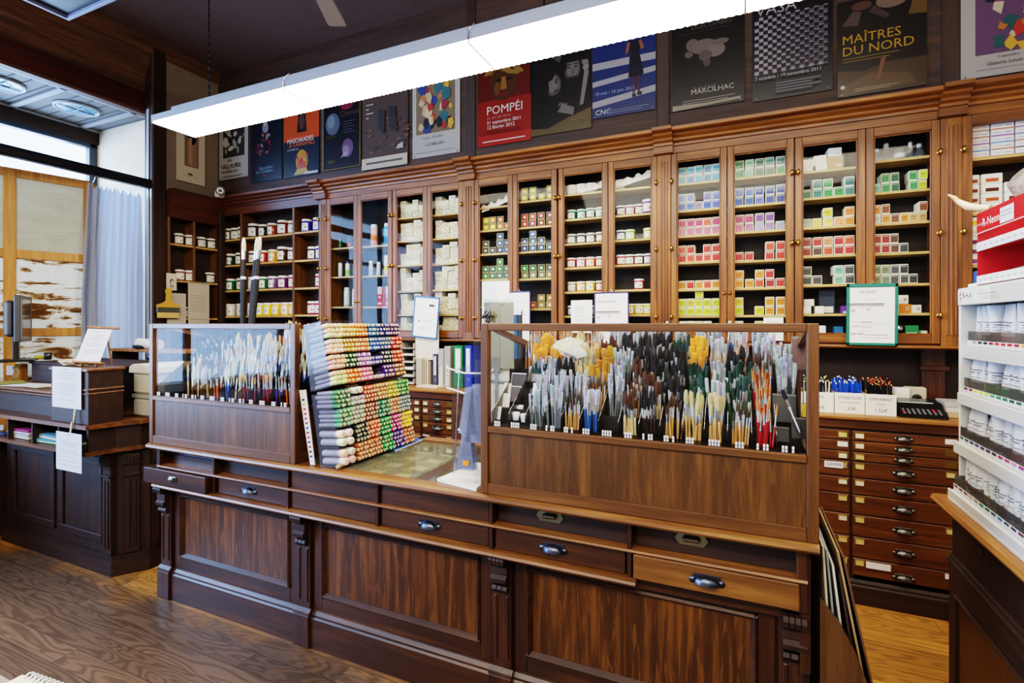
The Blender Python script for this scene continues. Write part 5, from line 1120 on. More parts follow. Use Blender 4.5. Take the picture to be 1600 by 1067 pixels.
BK = {'N': ('round', '#c89858', '#4a2c18', 'pale-handled brush with brown hair'), 'n': ('hog', '#cfa468', '#b4a478', 'pale-handled brush with cream bristles'), 'K': ('mop', '#2a1c14', '#141216', 'dark mop brush with black hair'),
      'B': ('flat', '#2c58a8', '#a8acb4', 'blue-handled brush with whitish hair'), 'O': ('wide', '#1c6468', '#d08428', 'teal-handled flat brush with orange hair'), 'G': ('flat', '#1c5440', '#183830', 'green-handled brush with dark hair'),
      'R': ('round', '#b01c24', '#c07848', 'red-handled brush with rusty hair'), 'S': ('flat', '#6c747c', '#98a0ac', 'grey brush in a clear sleeve'), 'D': ('mop', '#d8c090', '#482818', 'cream-ferruled brush with brown hair'),
      'H': ('round', '#c88850', '#b89474', 'tan brush with pale hair'), 'W': ('hog', '#a86c38', '#b5a67e', 'hog brush with ivory bristles'), 'Y': ('wide', '#c08c3c', '#b07828', 'ochre flat brush'), 'P': ('round', '#4c2478', '#a8a294', 'purple-handled brush with pale hair'),
      'E': ('round', '#d06018', '#503020', 'orange-handled brush with brown hair'), 'M': ('round', '#7c1c24', '#c8a878', 'maroon-handled brush with tan hair'), 'F': ('fan', '#3c2c20', '#e8e0cc', 'fan brush with ivory hair'), 'L': ('hog', '#24428c', '#b0a27c', 'blue-handled hog brush')}
STUFF = (MB(facecol('print_handle', .35)), MB(facecol('print_ferrule', .25, .9)), MB(facecol('print_hair', .9)))
def rack(lab, x0, x1, ncol, nrow, cols, case, nper, nstuff, y0=1.935, dy=.078, z0=1.252, dz=.050, empties=()):
    t = thing('brush_rack', lab, 'brush rack', ((x0+x1)/2, 2.1, CZ))
    W_ = (x1-x0)/ncol; SD = plain('rack_black', '#17130f', .45); SC_ = clear('rack_acrylic', '#b8b0a4', .05, .06, .12, '#4c4438')
    for r in range(nrow):
        y = y0+dy*r; z = z0+dz*r
        m = MB(SD); m.box(x0, x1, y-.034, y+dy-.036, CZ+.002, z-.085, .001); m.build('step', t)
        m = MB(SD if r else SC_); m.box(x0, x1, y-.036, y-.033, z-.085, z-.012); m.build('front_wall', t)
    for c in range(ncol+1):
        m = MB(SC_); xx = x0+W_*c
        pts = [(y0-.034, z0-.02)] + [(y0+dy*r-.034, z0+dz*r+.03) for r in range(nrow)] + [(y0+dy*nrow-.04, z0+dz*(nrow-1)+.03), (y0+dy*nrow-.04, CZ+.01), (y0-.034, CZ+.01)]
        m.extr(pts, xx-.001, xx+.001, 'x'); m.build('divider', t)
    m = MB(PRINT)
    for c in range(ncol):
        for k in range(4):
            if (c*7+k*3) % 5 == 4: continue
            a = x0+W_*c+W_*(.2+.13*k); m.box(a, a+W_*.085, y0-.040, y0-.0385, z0-.024, z0-.003, col='#dcdcdc')
            m.box(a+W_*.01, a+W_*.075, y0-.0412, y0-.040, z0-.0145, z0-.0125, col='#2c2c2c')
    m.build('price_mark', t)
    for c in range(ncol):
        for r in range(nrow):
            ch = cols[c][r] if r < len(cols[c]) else '.'
            if ch == '.': continue
            kind, hc, rc, nm = BK[ch]
            for k in range(nper+nstuff):
                fx = (k+.5)/nper if k < nper else R.uniform(.12, .88)
                x = x0+W_*(c+.08+.84*fx)+R.uniform(-.003, .003); y = y0+dy*r-.014+(R.uniform(0, .014) if k < nper else R.uniform(.016, .036))
                L_ = {'mop': .205, 'hog': .205, 'fan': .235}.get(kind, .2)*R.uniform(.86, 1.12); sc = L_/.2; zb_ = z0+dz*r-.0845+R.uniform(0, .02)
                lean = (R.uniform(-.10, .02), R.uniform(-.09, .09), R.uniform(0, 6.28) if kind in ('round', 'mop') else R.uniform(-.4, .4))
                if k < nper:
                    dup(BR[kind], (x, y, zb_), lean, f'{nm}, {ORD[k+1]} along on step {r+1}, column {c+1} of {case} case', 'paintbrush', f'brushes in the {case} glass case', {'': cjit(hc), 'bristle_tuft': cjit(rc, .05)}, sc)
                else:
                    M = Matrix.Translation((x, y, zb_)) @ Euler(lean).to_matrix().to_4x4() @ Matrix.Scale(sc, 4)
                    for q in STUFF: q.M = M
                    brush_geo(kind, STUFF, 0, 0, 0, cjit(hc), '#b8bcc0', cjit(rc, .06))
    return t
BIGC = ['....HH', '...OOH', 'SSSOHH', 'SSKFCH', 'NSCWHH', 'BNYYDS', '.SSSKS', 'DNDKKS', 'KDKKKS', 'NKKKGB', 'nGGOOS', 'nBBHSS', 'NGGKHB', 'RRRESS', '..SSS.']
BIGC = [c.replace('C', 'n') for c in BIGC]
rack('black stepped brush rack inside the longer glass case', BX0+.045, BX1-.045, 15, 6, BIGC, 'longer', 3, 9)
SMC = ['...K', '..KK', '.nKK', 'nNNK', 'nNWW', 'NEWW', 'EWWW', 'LnWW', 'nLWWW', 'MMWRW', 'MPLWW', 'MMLWW', 'PLWWW', 'ELWWW']
rack('black stepped brush rack inside the shorter glass case', SX0+.045, SX1-.045, 14, 5, SMC, 'shorter', 2, 5, dz=.062)
st = MB(); st.mats = []; o_ = None
allv = MB()
for q in STUFF:
    allv.use(q.mats[0]); base = len(allv.v); allv.v += q.v
    for f_, c_, s_ in zip(q.f, q.c, q.sm): allv.f.append([i+base for i in f_]); allv.m.append(allv.cur); allv.c.append(c_); allv.sm.append(s_)
single('paintbrushes', allv, 'dense remaining paintbrushes crowded behind the front ones in both glass cases', 'paintbrushes', kind='stuff')
# tall giant brushes standing behind the shorter case's rack
for i, (px0, py0, px1, py1) in enumerate(((402, 371, 391, 520), (406.5, 369, 393, 530), (381, 371, 379.5, 520))):
    Yb = 2.50; a = Vector((xY(px1, Yb), Yb, zY(px1, py1, Yb))); b_ = Vector((xY(px0, Yb+.05), Yb+.05, zY(px0, py0, Yb+.05))); d = (b_-a); a = b_-d*((b_.z-CZ-.03)/d.z); d = b_-a; n = d.normalized(); L_ = d.length
    t = thing('giant_brush', ['giant black-handled brush, longest one leaning to the wall', 'giant black-handled brush crossing in front of its twin', 'giant black-handled brush standing upright nearer the window'][i], 'paintbrush', a, 'giant brushes behind the shorter case')
    m = MB(BLKM); m.tube([a, a+n*L_*.55, a+n*L_*.72, a+n*(L_-.16)], [.009, .017, .020, .014], 12); m.build('handle', t)
    m = MB(plain('giant_dot', '#c8ccd4', .4)); m.tube([a+n*L_*.765, a+n*L_*.78], [.0194, .0190], 12); m.build('label_band', t)
    m = MB(CHROME); m.tube([a+n*(L_-.165), a+n*(L_-.10)], [.0140, .0152], 12); m.build('ferrule', t)
    m = MB(plain('giant_hair', '#b4aea4', .8)); m.tube([a+n*(L_-.10), a+n*(L_-.05), a+n*(L_-.012), b_], [.015, .015, .010, .002], 10); m.build('bristle_tuft', t)
# accessories in the window-side end of the longer case
def cardstock(lab, cat, name, px, py, Y, w, h, col, lean=-.3, mat=None, extra=None):
    x, z = xY(px, Y), zY(px, py, Y); M = Matrix.Translation((x, Y, z)) @ Matrix.Rotation(lean, 4, 'X') @ Matrix.Rotation(R.uniform(-.2, .2), 4, 'Z')
    m = MB(mat or plain('card_'+col[1:], col, .5), M); m.box(-w/2, w/2, 0, .004, 0, h, .001); o = single(name, m, lab, cat)
    if extra: e = MB(PRINT, M); [e.box(-w/2+a*w, -w/2+b*w, -.0007, 0, c_*h, d*h, col=k) for a, b, c_, d, k in extra]; e.build('print', o)
GP = clear('frosted_pack', '#dfe6ee', .10, .2, .35, '#c4ccd4')
for a in ((776, 655, 1.95, .030, .055, '#e6e6e2', 'small white price card nearest the case corner'), (789, 636, 2.0, .036, .060, '#dedcd4', 'white price card behind the corner card'), (792, 614, 2.06, .034, .045, '#e4e2dc', 'white price card highest at the corner'), (836, 618, 2.05, .026, .055, '#eceae6', 'white tag standing before the frosted packets')):
    cardstock(a[6] + ' in the longer case', 'card', 'price_card', *a[:6])
for a in ((808, 612, 2.08, .070, .085, '#3c3438', 'dark square packet behind the white cards'), (804, 628, 2.02, .050, .07, '#4c4044', 'smaller dark packet leaning before the dark square one')):
    cardstock(a[6] + ' in the longer case', 'packet', 'packet', *a[:6], extra=[(0, 1, .94, 1, '#c8c8c8'), (0, .04, 0, 1, '#a8a8a8')])
for i, a in enumerate(((842, 622, 2.12, .095, .11), (838, 616, 2.17, .10, .13), (835, 611, 2.22, .10, .14))):
    cardstock(f'frosted clear packet, {ORD[i+1]} from the front, beside the dark packet', 'packet', 'clear_packet', *a[:5], '#d0d4d8', mat=GP)
for i, (px, py, Yq, c_) in enumerate(((806, 656, 1.95, '#d8dce4'), (819, 659, 1.945, '#c8ccd8'), (812, 645, 2.0, '#ccd2dc'))):
    x, z = xY(px, Yq), zY(px, py, Yq); m = MB(plain('cup_'+c_[1:], c_, .35)); m.lathe([(.012, 0), (.017, .032), (.0155, .032), (.011, .003), (0, .003)], (x, Yq, z), 16); single('dipper_cup', m, f'small pale plastic cup, {["first", "second", "rear"][i]} of three by the white cards', 'cup')
for i, (px, py, Yq, w_, h_, c_, l_) in enumerate(((1226, 642, 2.02, .075, .10, '#2c2826', 'large dark tray card'), (1218, 672, 1.95, .06, .05, '#2a2624', 'lower dark tray card'), (1253, 668, 1.95, .06, .07, '#2c2a28', 'dark tray card with the leaning brush'), (1252, 560, 2.2, .06, .13, '#481c18', 'dark red upright panel'), (1262, 634, 2.05, .035, .05, '#c0a818', 'yellow card'))):
    cardstock(l_ + ' at the far end of the longer case', 'card', 'display_card', px, py+18, Yq, w_, h_, c_, -.25, extra=[(0, 1, .93, 1, '#6c6862')])
dup(BR['wide'], (xY(1250, 1.94), 1.94, zY(1250, 676, 1.94)), (-.1, -.35, .2), 'wide black-haired brush with silver ferrule leaning on the dark card', 'paintbrush', None, {'': '#e4e4e8', 'bristle_tuft': '#121214'}, .72)

# ================================================================ marker display between the cases
MY0, MCW = 1.925, .098
def mface(z): return -1.742-(z-.96)*.17
ROWZ = [1.585, 1.507, 1.429, 1.351, 1.236, 1.144, 1.052, .960]
MCOL = [['#e8dcb0', '#d8b860', '#e08838', '#3c70a8', '#2c3c80', '#5c3c78'], ['#ecd8c0', '#c8943c', '#e08458', '#3c78b8', '#4c6c90', '#d03428'], ['#e8b8a0', '#1c5c3c', '#b88cc0', '#5c58b0', '#3c4454', '#d8502c'], ['#d8dca0', '#e87828', '#e07898', '#a898c8', '#5c3c80', '#a8683c'],
        ['#4c7c58', '#b8b8b4', '#b84c30', '#b88850', '#b0a838', '#3c8c44'], ['#5c9c78', '#98a098', '#8c4c2c', '#2c7c60', '#b08058', '#6c8c9c'], ['#ece8e4', '#2c3830', '#d8643c', '#1c8c50', '#b83c84', '#e8c41c'], ['#ecd8cc', '#b87848', '#b8683c', '#24904c', '#4c2c88', '#b06c40']]
t = thing('marker_display', 'stepped clear display rack of colour markers between the two glass cases', 'marker rack', (-1.9, 2.2, CZ))
ML = .135
def tilt(r): return math.radians(15 if r < 4 else 5)
YE = MY0+MCW*6
for r in range(8):
    z = ROWZ[r]; th = tilt(r); xf = mface(z+.03); u = Vector((math.cos(th), 0, math.sin(th)))
    a = Vector((xf, 0, z-.003))-u*.015; b_ = a-u*.118
    m = MB(SMOKE); m.add([(p.x, y, p.z+dz_) for dz_ in (0, -.003) for (p, y) in ((a, MY0-.006), (a, YE), (b_, YE), (b_, MY0-.006))], [(0, 1, 2, 3), (7, 6, 5, 4), (0, 4, 5, 1), (2, 6, 7, 3), (0, 3, 7, 4), (1, 2, 6, 5)]); m.build('tier', t)
for (r0, r1) in ((0, 3), (4, 7)):
    zt2, zb2 = ROWZ[r0]+.078, ROWZ[r1]-.006
    for (y, mt) in ((MY0-.010, ACRYL), (YE+.002, SMOKE)):
        m = MB(mt); th = tilt(r0); pts = [(mface(zb2)-.02, zb2), (mface(zt2)-.03, zt2), (mface(zt2)-.15, zt2-.02), (mface(zb2)-.15, zb2-.012 if r0 else zb2-.035)]
        m.extr([(p, q) for p, q in pts], y, y+.003, 'y'); m.build('end_panel', t)
    m = MB(plain('display_back', '#4c4860', .5)); m.add([(mface(zb2)-.152, MY0, max(zb2-.03, CZ+.002)), (mface(zb2)-.152, YE, max(zb2-.03, CZ+.002)), (mface(zt2)-.152, YE, zt2-.02), (mface(zt2)-.152, MY0, zt2-.02)], [(0, 1, 2, 3)]); m.build('back_panel', t)
m = MB(ACRYL); m.add([(mface(1.66)-.15, MY0-.01, 1.645), (mface(1.66)-.02, MY0-.01, 1.668), (mface(1.66)-.02, YE*.5+MY0*.5, 1.668), (mface(1.66)-.15, YE*.5+MY0*.5, 1.645)], [(0, 1, 2, 3)]); m.build('top_cover', t)
# printed board at the window-side end
m = MB(PRINT); Yb = 1.912
pts = [(-1.955, CZ+.002), (-1.925, CZ+.004), (-1.985, CZ+.375), (-2.03, CZ+.37)]
m.extr(pts, Yb, Yb+.004, 'y', col='#dcd8d0')
rr = random.Random(4)
for k in range(13):
    f_ = .10+.062*k; xx = -1.945-.07*f_; zz = CZ+.375*f_; c_ = rr.choice(['#a82c3c', '#2c3c90', '#2c2c30', '#a82c3c', '#b8a020', '#3c3c78'])
    m.quad((xx-.004, Yb-.0008, zz), (xx+.013, Yb-.0008, zz+.004), (xx+.011, Yb-.0008, zz+.014), (xx-.006, Yb-.0008, zz+.010), col=c_)
m.build('printed_board', t)
mb_ = MB(OC); mb_.lathe([(0, 0), (.0095, 0), (.0102, .004), (.0102, .1)], n=10, axis='x'); MK = templ('marker', mb_, color='#c9c2c0')
mc_ = MB(OCG); mc_.lathe([(.0108, .098), (.0110, .104), (.0110, .128), (.0098, ML), (.0070, ML+.0006)], n=10, axis='x'); mc_.use(PRINT, '#d8c4a4'); mc_.lathe([(.0070, ML+.0006), (.0050, ML+.0014), (0, ML+.0014)], n=10, axis='x'); templ('cap', mc_, MK)
MST = MB(facecol('print_marker', .35)); nind = 0
ROWN = ['top', 'second', 'third', 'fourth', 'fifth', 'sixth', 'seventh', 'bottom']
for c in range(6):
    for r in range(8):
        z = ROWZ[r]; th = tilt(r); big = c == 0 and r >= 6
        nw, nh, pw, ph, sc = (2, 2, .046, .040, 1.75) if big else ((4, 3, .0243, .0232, 1.1) if r < 4 else (4, 4, .0243, .0216, 1.05))
        for j in range(nh):
            for i in range(nw):
                if r == 3 and c == 3 and j > 0: continue
                if r == 2 and c == 3 and j == 2: continue
                if r == 4 and c == 1 and j >= 2: continue
                y = MY0+.012*sc*.9+MCW*c+pw*i+(pw*.4 if j % 2 else 0)*(0 if big else 1); zz = z+.0105*sc+ph*j
                xf = mface(zz)+R.uniform(-.006, .006); u = Vector((math.cos(th), 0, math.sin(th))); base = Vector((xf, y, zz))-u*ML*(1 if not big else 1.05)
                col = cjit(MCOL[r][c], .09)
                if nind < 300:
                    nind += 1
                    dup(MK, base, (0, -th, 0), f'{cname(MCOL[r][c])}-capped marker, seat {ORD[i+1]} of layer {ORD[j+1]}, {ROWN[r]} tier, {ORD[c+1]} block of the rack', 'marker', 'markers in the display rack', {'': '#948c98' if not big else '#b0a8b0', 'cap': col}, (1.05 if big else 1, sc, sc))
                else:
                    MST.M = Matrix.Translation(base) @ Matrix.Rotation(-th, 4, 'Y') @ Matrix.Diagonal((1, sc, sc, 1))
                    MST.lathe([(0, 0), (.0102, 0), (.0102, .1)], n=8, axis='x', col='#948c98'); MST.lathe([(.0110, .1), (.0110, .128), (.0098, ML), (.0070, ML+.0006)], n=8, axis='x', col=col); MST.lathe([(.0070, ML+.0006), (.0050, ML+.0014), (0, ML+.0014)], n=8, axis='x', col='#d8c4a4')
single('markers', MST, 'remaining colour markers packed in the far blocks of the display rack', 'markers', kind='stuff')
# white spare markers lying across one compartment, and a pen on the counter
for i in range(2):
    dup(MK, (mface(1.30)-.12, MY0+MCW+.03+.035*i, 1.297), (0, -.1, 0), f'thick white marker lying on the grey ones, {["nearer", "farther"][i]} of two', 'marker', None, {'': '#dcd8d4', 'cap': '#f0eeea'}, (1, 1.6, 1.6))
x, y = atZ(527, 731, CZ+.01); x2, y2 = atZ(566, 714, CZ+.01)
dup(MK, (x, y, CZ+.013), (0, 0, math.atan2(y2-y, x2-x)), 'loose beige marker lying on the counter lip before the rack', 'marker', None, {'': '#b89878', 'cap': '#d8c4a8'}, 1.05)
x, y = atZ(614, 706, CZ); x2, y2 = atZ(655, 689, CZ); d = Vector((x2-x, y2-y, 0)).normalized()
m = MB(plain('ruler_blue', '#1c4890', .4), TM((x, y, CZ+.002), d, (-d.y, d.x, 0))); m.box(0, .36, -.012, .03, 0, .010, .002); o_ = single('ruler_case', m, 'flat blue plastic case lying at the foot of the marker rack', 'case')
m = MB(plain('ruler_white', '#c8ccd0', .4), TM((x, y, CZ+.002), d, (-d.y, d.x, 0))); m.box(0, .36, -.016, -.012, 0, .006); m.build('edge', o_)

# ================================================================ clear acrylic stand with hanging packets beside the longer case
t = thing('acrylic_stand', 'tall clear acrylic stand on a white base beside the longer glass case', 'display stand', (-1.12, 2.05, CZ))
m = MB(PLAST); m.add([(-1.235, 1.945, CZ+.001), (-1.01, 1.895, CZ+.001), (-1.005, 2.19, CZ+.001), (-1.17, 2.2, CZ+.001), (-1.235, 1.945, CZ+.014), (-1.01, 1.895, CZ+.014), (-1.005, 2.19, CZ+.03), (-1.17, 2.2, CZ+.03)], [(4, 5, 6, 7), (0, 1, 5, 4), (1, 2, 6, 5), (2, 3, 7, 6), (3, 0, 4, 7)]); m.build('base', t)
m = MB(ACRYL); m.box(-1.2, -1.195, 2.02, 2.17, CZ+.02, CZ+.50); m.build('side_sheet', t)
m = MB(ACRYL); m.box(-1.035, -1.03, 1.93, 2.17, CZ+.02, CZ+.55); m.build('side_sheet', t)
m = MB(CHROME); m.tube([(-1.19, 2.02, CZ+.03), (-1.17, 2.03, CZ+.47), (-1.165, 2.03, CZ+.50)], .003, 6); m.build('rod', t)
m = MB(STEEL)
for z in (1.33, 1.42): m.tube([(-1.22, 2.0, z+.03), (-1.12, 1.99, z+.01), (-1.0, 2.0, z+.012), (-.99, 2.02, z+.03)], .004, 6)
m.build('hook_arm', t)
m = MB(STEEL); m.tube([(-1.155, 2.0, 1.175), (-1.12, 1.98, 1.16), (-1.06, 1.99, 1.168)], .006, 6); m.build('hook_arm', t)
PKM = clear('blister_plastic', '#e4eaf4', .16, .08, .30, '#8c96b4')
for i, (xx, z0_, z1_, c_, lab) in enumerate(((-1.10, CZ+.06, 1.17, '#2c3450', 'lower blister packet with dark blue card and small orange sticker'), (-1.085, 1.165, 1.37, '#1c2030', 'upper dark blister packet on the acrylic stand'), (-1.05, 1.13, 1.385, '#282c3c', 'second upper blister packet nearer the case'))):
    o_ = thing('blister_packet', lab, 'packet', (xx, 2.0, z0_))
    for k in range(3):
        yy = 1.965+.018*k; m = MB(PKM); m.extr([(xx-.052, z0_), (xx+.04, z0_), (xx+.022, z1_), (xx-.018, z1_)], yy, yy+.002, 'y'); m.build('blister', o_)
    m = MB(plain('pack_'+c_[1:], c_, .5)); m.extr([(xx-.03, z0_+.06), (xx+.025, z0_+.06), (xx+.012, z1_-.02), (xx-.012, z1_-.02)], 1.975, 1.98, 'y'); m.build('card', o_)
    if i == 0: m = MB(plain('sticker_orange', '#e88420', .5)); m.box(xx-.012, xx+.018, 1.960, 1.964, z0_+.022, z0_+.045, .001); m.build('sticker', o_)
# tall white header and curved clear sheet on a second stand behind, with paper packets
Yh = 2.75
t = thing('packet_stand', 'white backed stand holding buff paper packets behind the longer case', 'display stand', (xY(770, Yh), Yh+.1, CZ))
z = lambda py, px=770: zY(px, py, Yh)
m = MB(plain('header_board', '#e4e2e0', .5)); m.box(xY(746, Yh), xY(789, Yh), Yh+.06, Yh+.066, BZ-.1, z(438), .001); m.build('header_board', t)
m = MB(ACRYL); pts = []
for k in range(9):
    f_ = k/8; pts.append((xY(737+11*math.sin(f_*PI/2), Yh), z(590-150*f_)))
for k in range(8):
    a, b_ = pts[k], pts[k+1]; m.add([(a[0], Yh-.02, a[1]), (a[0]+.10, Yh+.03, a[1]), (b_[0]+.10, Yh+.03, b_[1]), (b_[0], Yh-.02, b_[1])], [(0, 1, 2, 3)])
m.build('curved_sheet', t)
m = MB(CHROME); m.box(xY(752, Yh), xY(830, Yh), Yh+.03, Yh+.04, 1.30, 1.31); m.box(xY(770, Yh)-.01, xY(770, Yh)+.01, Yh+.05, Yh+.06, 0, 1.4); m.build('post', t)
for i, (pa, pb, pt_, pb_, c_, lab) in enumerate(((754, 779, 472, 580, '#b09c74', 'buff paper packet with green corner, nearer the white board'), (780, 801, 473, 575, '#b8a47c', 'buff paper packet with green corner, farther from the white board'))):
    o_ = thing('paper_packet', lab, 'packet', (xY(pa, Yh), Yh, 1.3)); m = MB(PRINT); x0, x1 = xY(pa, Yh), xY(pb, Yh); m.box(x0, x1, Yh+.02, Yh+.026, z(pb_), z(pt_), col=c_)
    m.add([(x0, Yh+.0193, z(pt_)), (x0, Yh+.0193, z(pt_)-.03), (x0+.04, Yh+.0193, z(pt_))], [(0, 1, 2)], col='#6c9c3c'); m.build('sheet', o_)
    m = MB(clear('packet_film', '#f0f4f4', .2, .08)); m.box(x0, x1, Yh+.012, Yh+.014, z(pb_), z(pt_)+.02); m.build('film', o_)
m = MB(OCG)
for k in range(14): a = k*.9; m.ell((xY(764, Yh)+R.uniform(-.035, .035), Yh-.02+R.uniform(-.01, .01), z(496)+R.uniform(-.03, .04)), (.010, .008, .014), 6, 4)
single('clip_bag', m, 'bag of shiny black and silver clips before the buff packets', 'bag', color='#2c2428')
for i, (pa, c_) in enumerate(((803, '#1c4c7c'), (809, '#2c3038'))):
    m = MB(OCP); x0 = xY(pa, Yh); m.box(x0, x0+.022, Yh+.0, Yh+.02, z(560), z(486), .003); m.use(PRINT, '#d8dce4'); m.box(x0, x0+.022, Yh-.001, Yh, z(492), z(470)); single('pen_packet', m, ['blue and white packet', 'dark and white packet'][i] + ' beside the violet-framed list', 'packet', color=c_)
# ================================================================ folding screen, curtain and things by the window
A_ = Vector((-5.40, 2.66)); D_ = Vector((-5.55, 2.08)) - A_; D_.normalize()
def scr(px, py=None):
    dx, dy = ray(px); det = dx*(-D_.y) - dy*(-D_.x); k = (A_.x*(-D_.y) - A_.y*(-D_.x))/det; s_ = (dx*A_.y - dy*A_.x)/det
    s_ = ((k*dx-A_.x)*D_.x + (k*dy-A_.y)*D_.y)
    return (s_, None if py is None else EYE+(HZ-py)/FPX*k)
def papermat(name, patch):
    m = bpy.data.materials.new(name); m.use_nodes = True; nt = m.node_tree; nt.nodes.clear(); N = nt.nodes.new; L = nt.links.new
    out = N('ShaderNodeOutputMaterial'); df = N('ShaderNodeBsdfDiffuse'); tl = N('ShaderNodeBsdfTranslucent'); mx = N('ShaderNodeMixShader'); mx.inputs[0].default_value = .45
    tc = N('ShaderNodeTexCoord'); mp = N('ShaderNodeMapping'); mp.inputs['Scale'].default_value = (2.2, 2.2, 9); L(tc.outputs['Object'], mp.inputs[0])
    n = N('ShaderNodeTexNoise'); n.inputs['Scale'].default_value = 1.3; n.inputs['Detail'].default_value = 8; n.inputs['Roughness'].default_value = .62; n.inputs['Distortion'].default_value = .8; L(mp.outputs[0], n.inputs['Vector'])
    cr = N('ShaderNodeValToRGB'); e = cr.color_ramp.elements
    if patch: e[0].position = .40; e[0].color = (*srgb('#7c5838'), 1); e[1].position = .475; e[1].color = (*srgb('#e6e2d8'), 1); k = e.new(.43); k.color = (*srgb('#b4946c'), 1)
    else: e[0].position = .3; e[0].color = (*srgb('#bcb49e'), 1); e[1].position = .7; e[1].color = (*srgb('#cdc6b4'), 1)
    L(n.outputs['Fac'], cr.inputs[0])
    mp2 = N('ShaderNodeMapping'); mp2.inputs['Scale'].default_value = (40, 40, 190); L(tc.outputs['Object'], mp2.inputs[0]); n2 = N('ShaderNodeTexNoise'); n2.inputs['Scale'].default_value = 1.2; n2.inputs['Detail'].default_value = 2; L(mp2.outputs[0], n2.inputs['Vector'])
    mr = N('ShaderNodeMapRange'); mr.inputs['To Min'].default_value = .72; mr.inputs['To Max'].default_value = 1.2; L(n2.outputs['Fac'], mr.inputs['Value'])
    hs = N('ShaderNodeHueSaturation'); L(cr.outputs[0], hs.inputs['Color']); L(mr.outputs[0], hs.inputs['Value'])
    L(hs.outputs[0], df.inputs[0]); L(hs.outputs[0], tl.inputs[0]); L(df.outputs[0], mx.inputs[1]); L(tl.outputs[0], mx.inputs[2]); L(mx.outputs[0], out.inputs[0]); return m
PBARK = papermat('bark_paper', True); PLAIN_ = papermat('canvas_paper', False)
SZ0 = .82; t = thing('folding_screen', 'honey wood screen with bark-patterned paper panes standing in the display window', 'screen', (A_.x, A_.y, SZ0-.07))
SM = TM((A_.x, A_.y, 0), (D_.x, D_.y, 0), (0, 0, 1))
ztop = scr(80, 273)[1]; rails = [(scr(80, 286)[1], ztop), (scr(80, 407)[1], scr(80, 394)[1]), (scr(80, 525)[1], scr(80, 512.5)[1]), (SZ0, SZ0+.06)]
s0, s1, s2, s3 = scr(143)[0], scr(130)[0], scr(25)[0], scr(5)[0]
L_ = (s2-s0)
stl = [(s0, s1), (s2, s3), (s3+L_*.83, s3+L_), (s3+L_*1.83, s3+L_*2.0)]  # outer leaves run on out of view, added to hold back window light
for (a, b_) in stl: m = MB(SCRN, SM); m.box(a, b_, SZ0-.06, ztop, -.012, .018, .003); m.build('stile', t)
for (p, q) in ((s1, s2), (s3, s3+L_*.83), (s3+L_, s3+L_*1.83)):
    for (za, zb_) in rails: m = MB(SCRN, SM); m.box(p, q, za, zb_, -.010, .016, .002); m.build('rail', t)
    for i in range(3):
        m = MB(PLAIN_ if i == 0 else PBARK, SM); m.box(p, q, rails[i+1][1], rails[i][0], .002, .005); m.build('paper_pane', t)
m = MB(SCRN, SM); m.box(s0-.035, s0-.004, SZ0-.06, ztop-.02, .0, .03, .004); m.build('hinge_stile', t)
# low platform inside the window
m = MB(DRK_Y); m.box(WX, -5.24, WF, 3.235, .60, .75, .004); struct('window_platform', m); m = MB(DRK_Y); m.box(-5.27, -5.24, WF, 3.10, 0, .60); struct('wall_platform_front', m)
# curtain gathered on the rail
def curtain():
    t = thing('curtain', 'pale blue-white curtain gathered on hooks beside the screen', 'curtain', (-5.31, 2.9, 1.30))
    n, k = 90, 26; v = []; f = []; zt_, zb_ = 2.90, 1.30
    for j in range(k+1):
        g = j/k; y0 = 2.62-.06*min(1, g*1.6); y1 = 3.07+.01*g; z = zt_-(zt_-zb_)*g
        for i in range(n+1):
            u = i/n; amp = .012+.026*min(1, g*2)*(.5+.5*math.sin(u*7+1)); w = math.sin(u*PI*(13)+.6*math.sin(g*3+u*4)) + .35*math.sin(u*PI*29+g*2)
            v.append((-5.335+amp*w, y0+(y1-y0)*u, z + (.02*math.sin(u*PI*13*2) if j == 0 else 0)))
    for j in range(k):
        for i in range(n): a = j*(n+1)+i; f.append((a, a+1, a+n+2, a+n+1))
    cm = bpy.data.materials.new('curtain_linen'); cm.use_nodes = True; nt = cm.node_tree; nt.nodes.clear()
    o = nt.nodes.new('ShaderNodeOutputMaterial'); d = nt.nodes.new('ShaderNodeBsdfDiffuse'); d.inputs[0].default_value = (*srgb('#a4acc0'), 1); tr = nt.nodes.new('ShaderNodeBsdfTranslucent'); tr.inputs[0].default_value = (*srgb('#aab6d0'), 1)
    mx = nt.nodes.new('ShaderNodeMixShader'); mx.inputs[0].default_value = .4; nt.links.new(d.outputs[0], mx.inputs[1]); nt.links.new(tr.outputs[0], mx.inputs[2]); nt.links.new(mx.outputs[0], o.inputs[0])
    m = MB(cm); m.add(v, f, True); m.build('fabric', t)
    for i in range(6):
        y = 2.66+.075*i; m = MB(CHROME); m.tube([(-5.33, y, 2.89), (-5.325, y, 2.93), (-5.30, y, 2.95), (-5.29, y, 2.97)], .0025, 5); m.build('hook', t)
curtain()
# small camera at the corner of the cornice
cxp = (-5.02, 3.72, 3.0); t = thing('security_camera', 'small white and black camera on the corner cornice', 'camera', (-5.05, 3.70, 3.0))
m = MB(PLAST); m.box(-5.10, -5.03, 3.66, 3.74, 3.0, 3.075, .01); m.build('bracket', t)
q = Vector((.75, -.6, -.15)).normalized(); c_ = Vector((-5.03, 3.68, 3.06)); m = MB(BLACK); m.cyl(c_-q*.05, c_+q*.06, .042, .046, 18); m.build('barrel', t); m = MB(PLAST); m.cyl(c_+q*.058, c_+q*.066, .034, .030, 18); m.build('lens_ring', t); m = MB(BLACK); m.cyl(c_+q*.064, c_+q*.069, .018, .018, 14); m.build('lens', t)
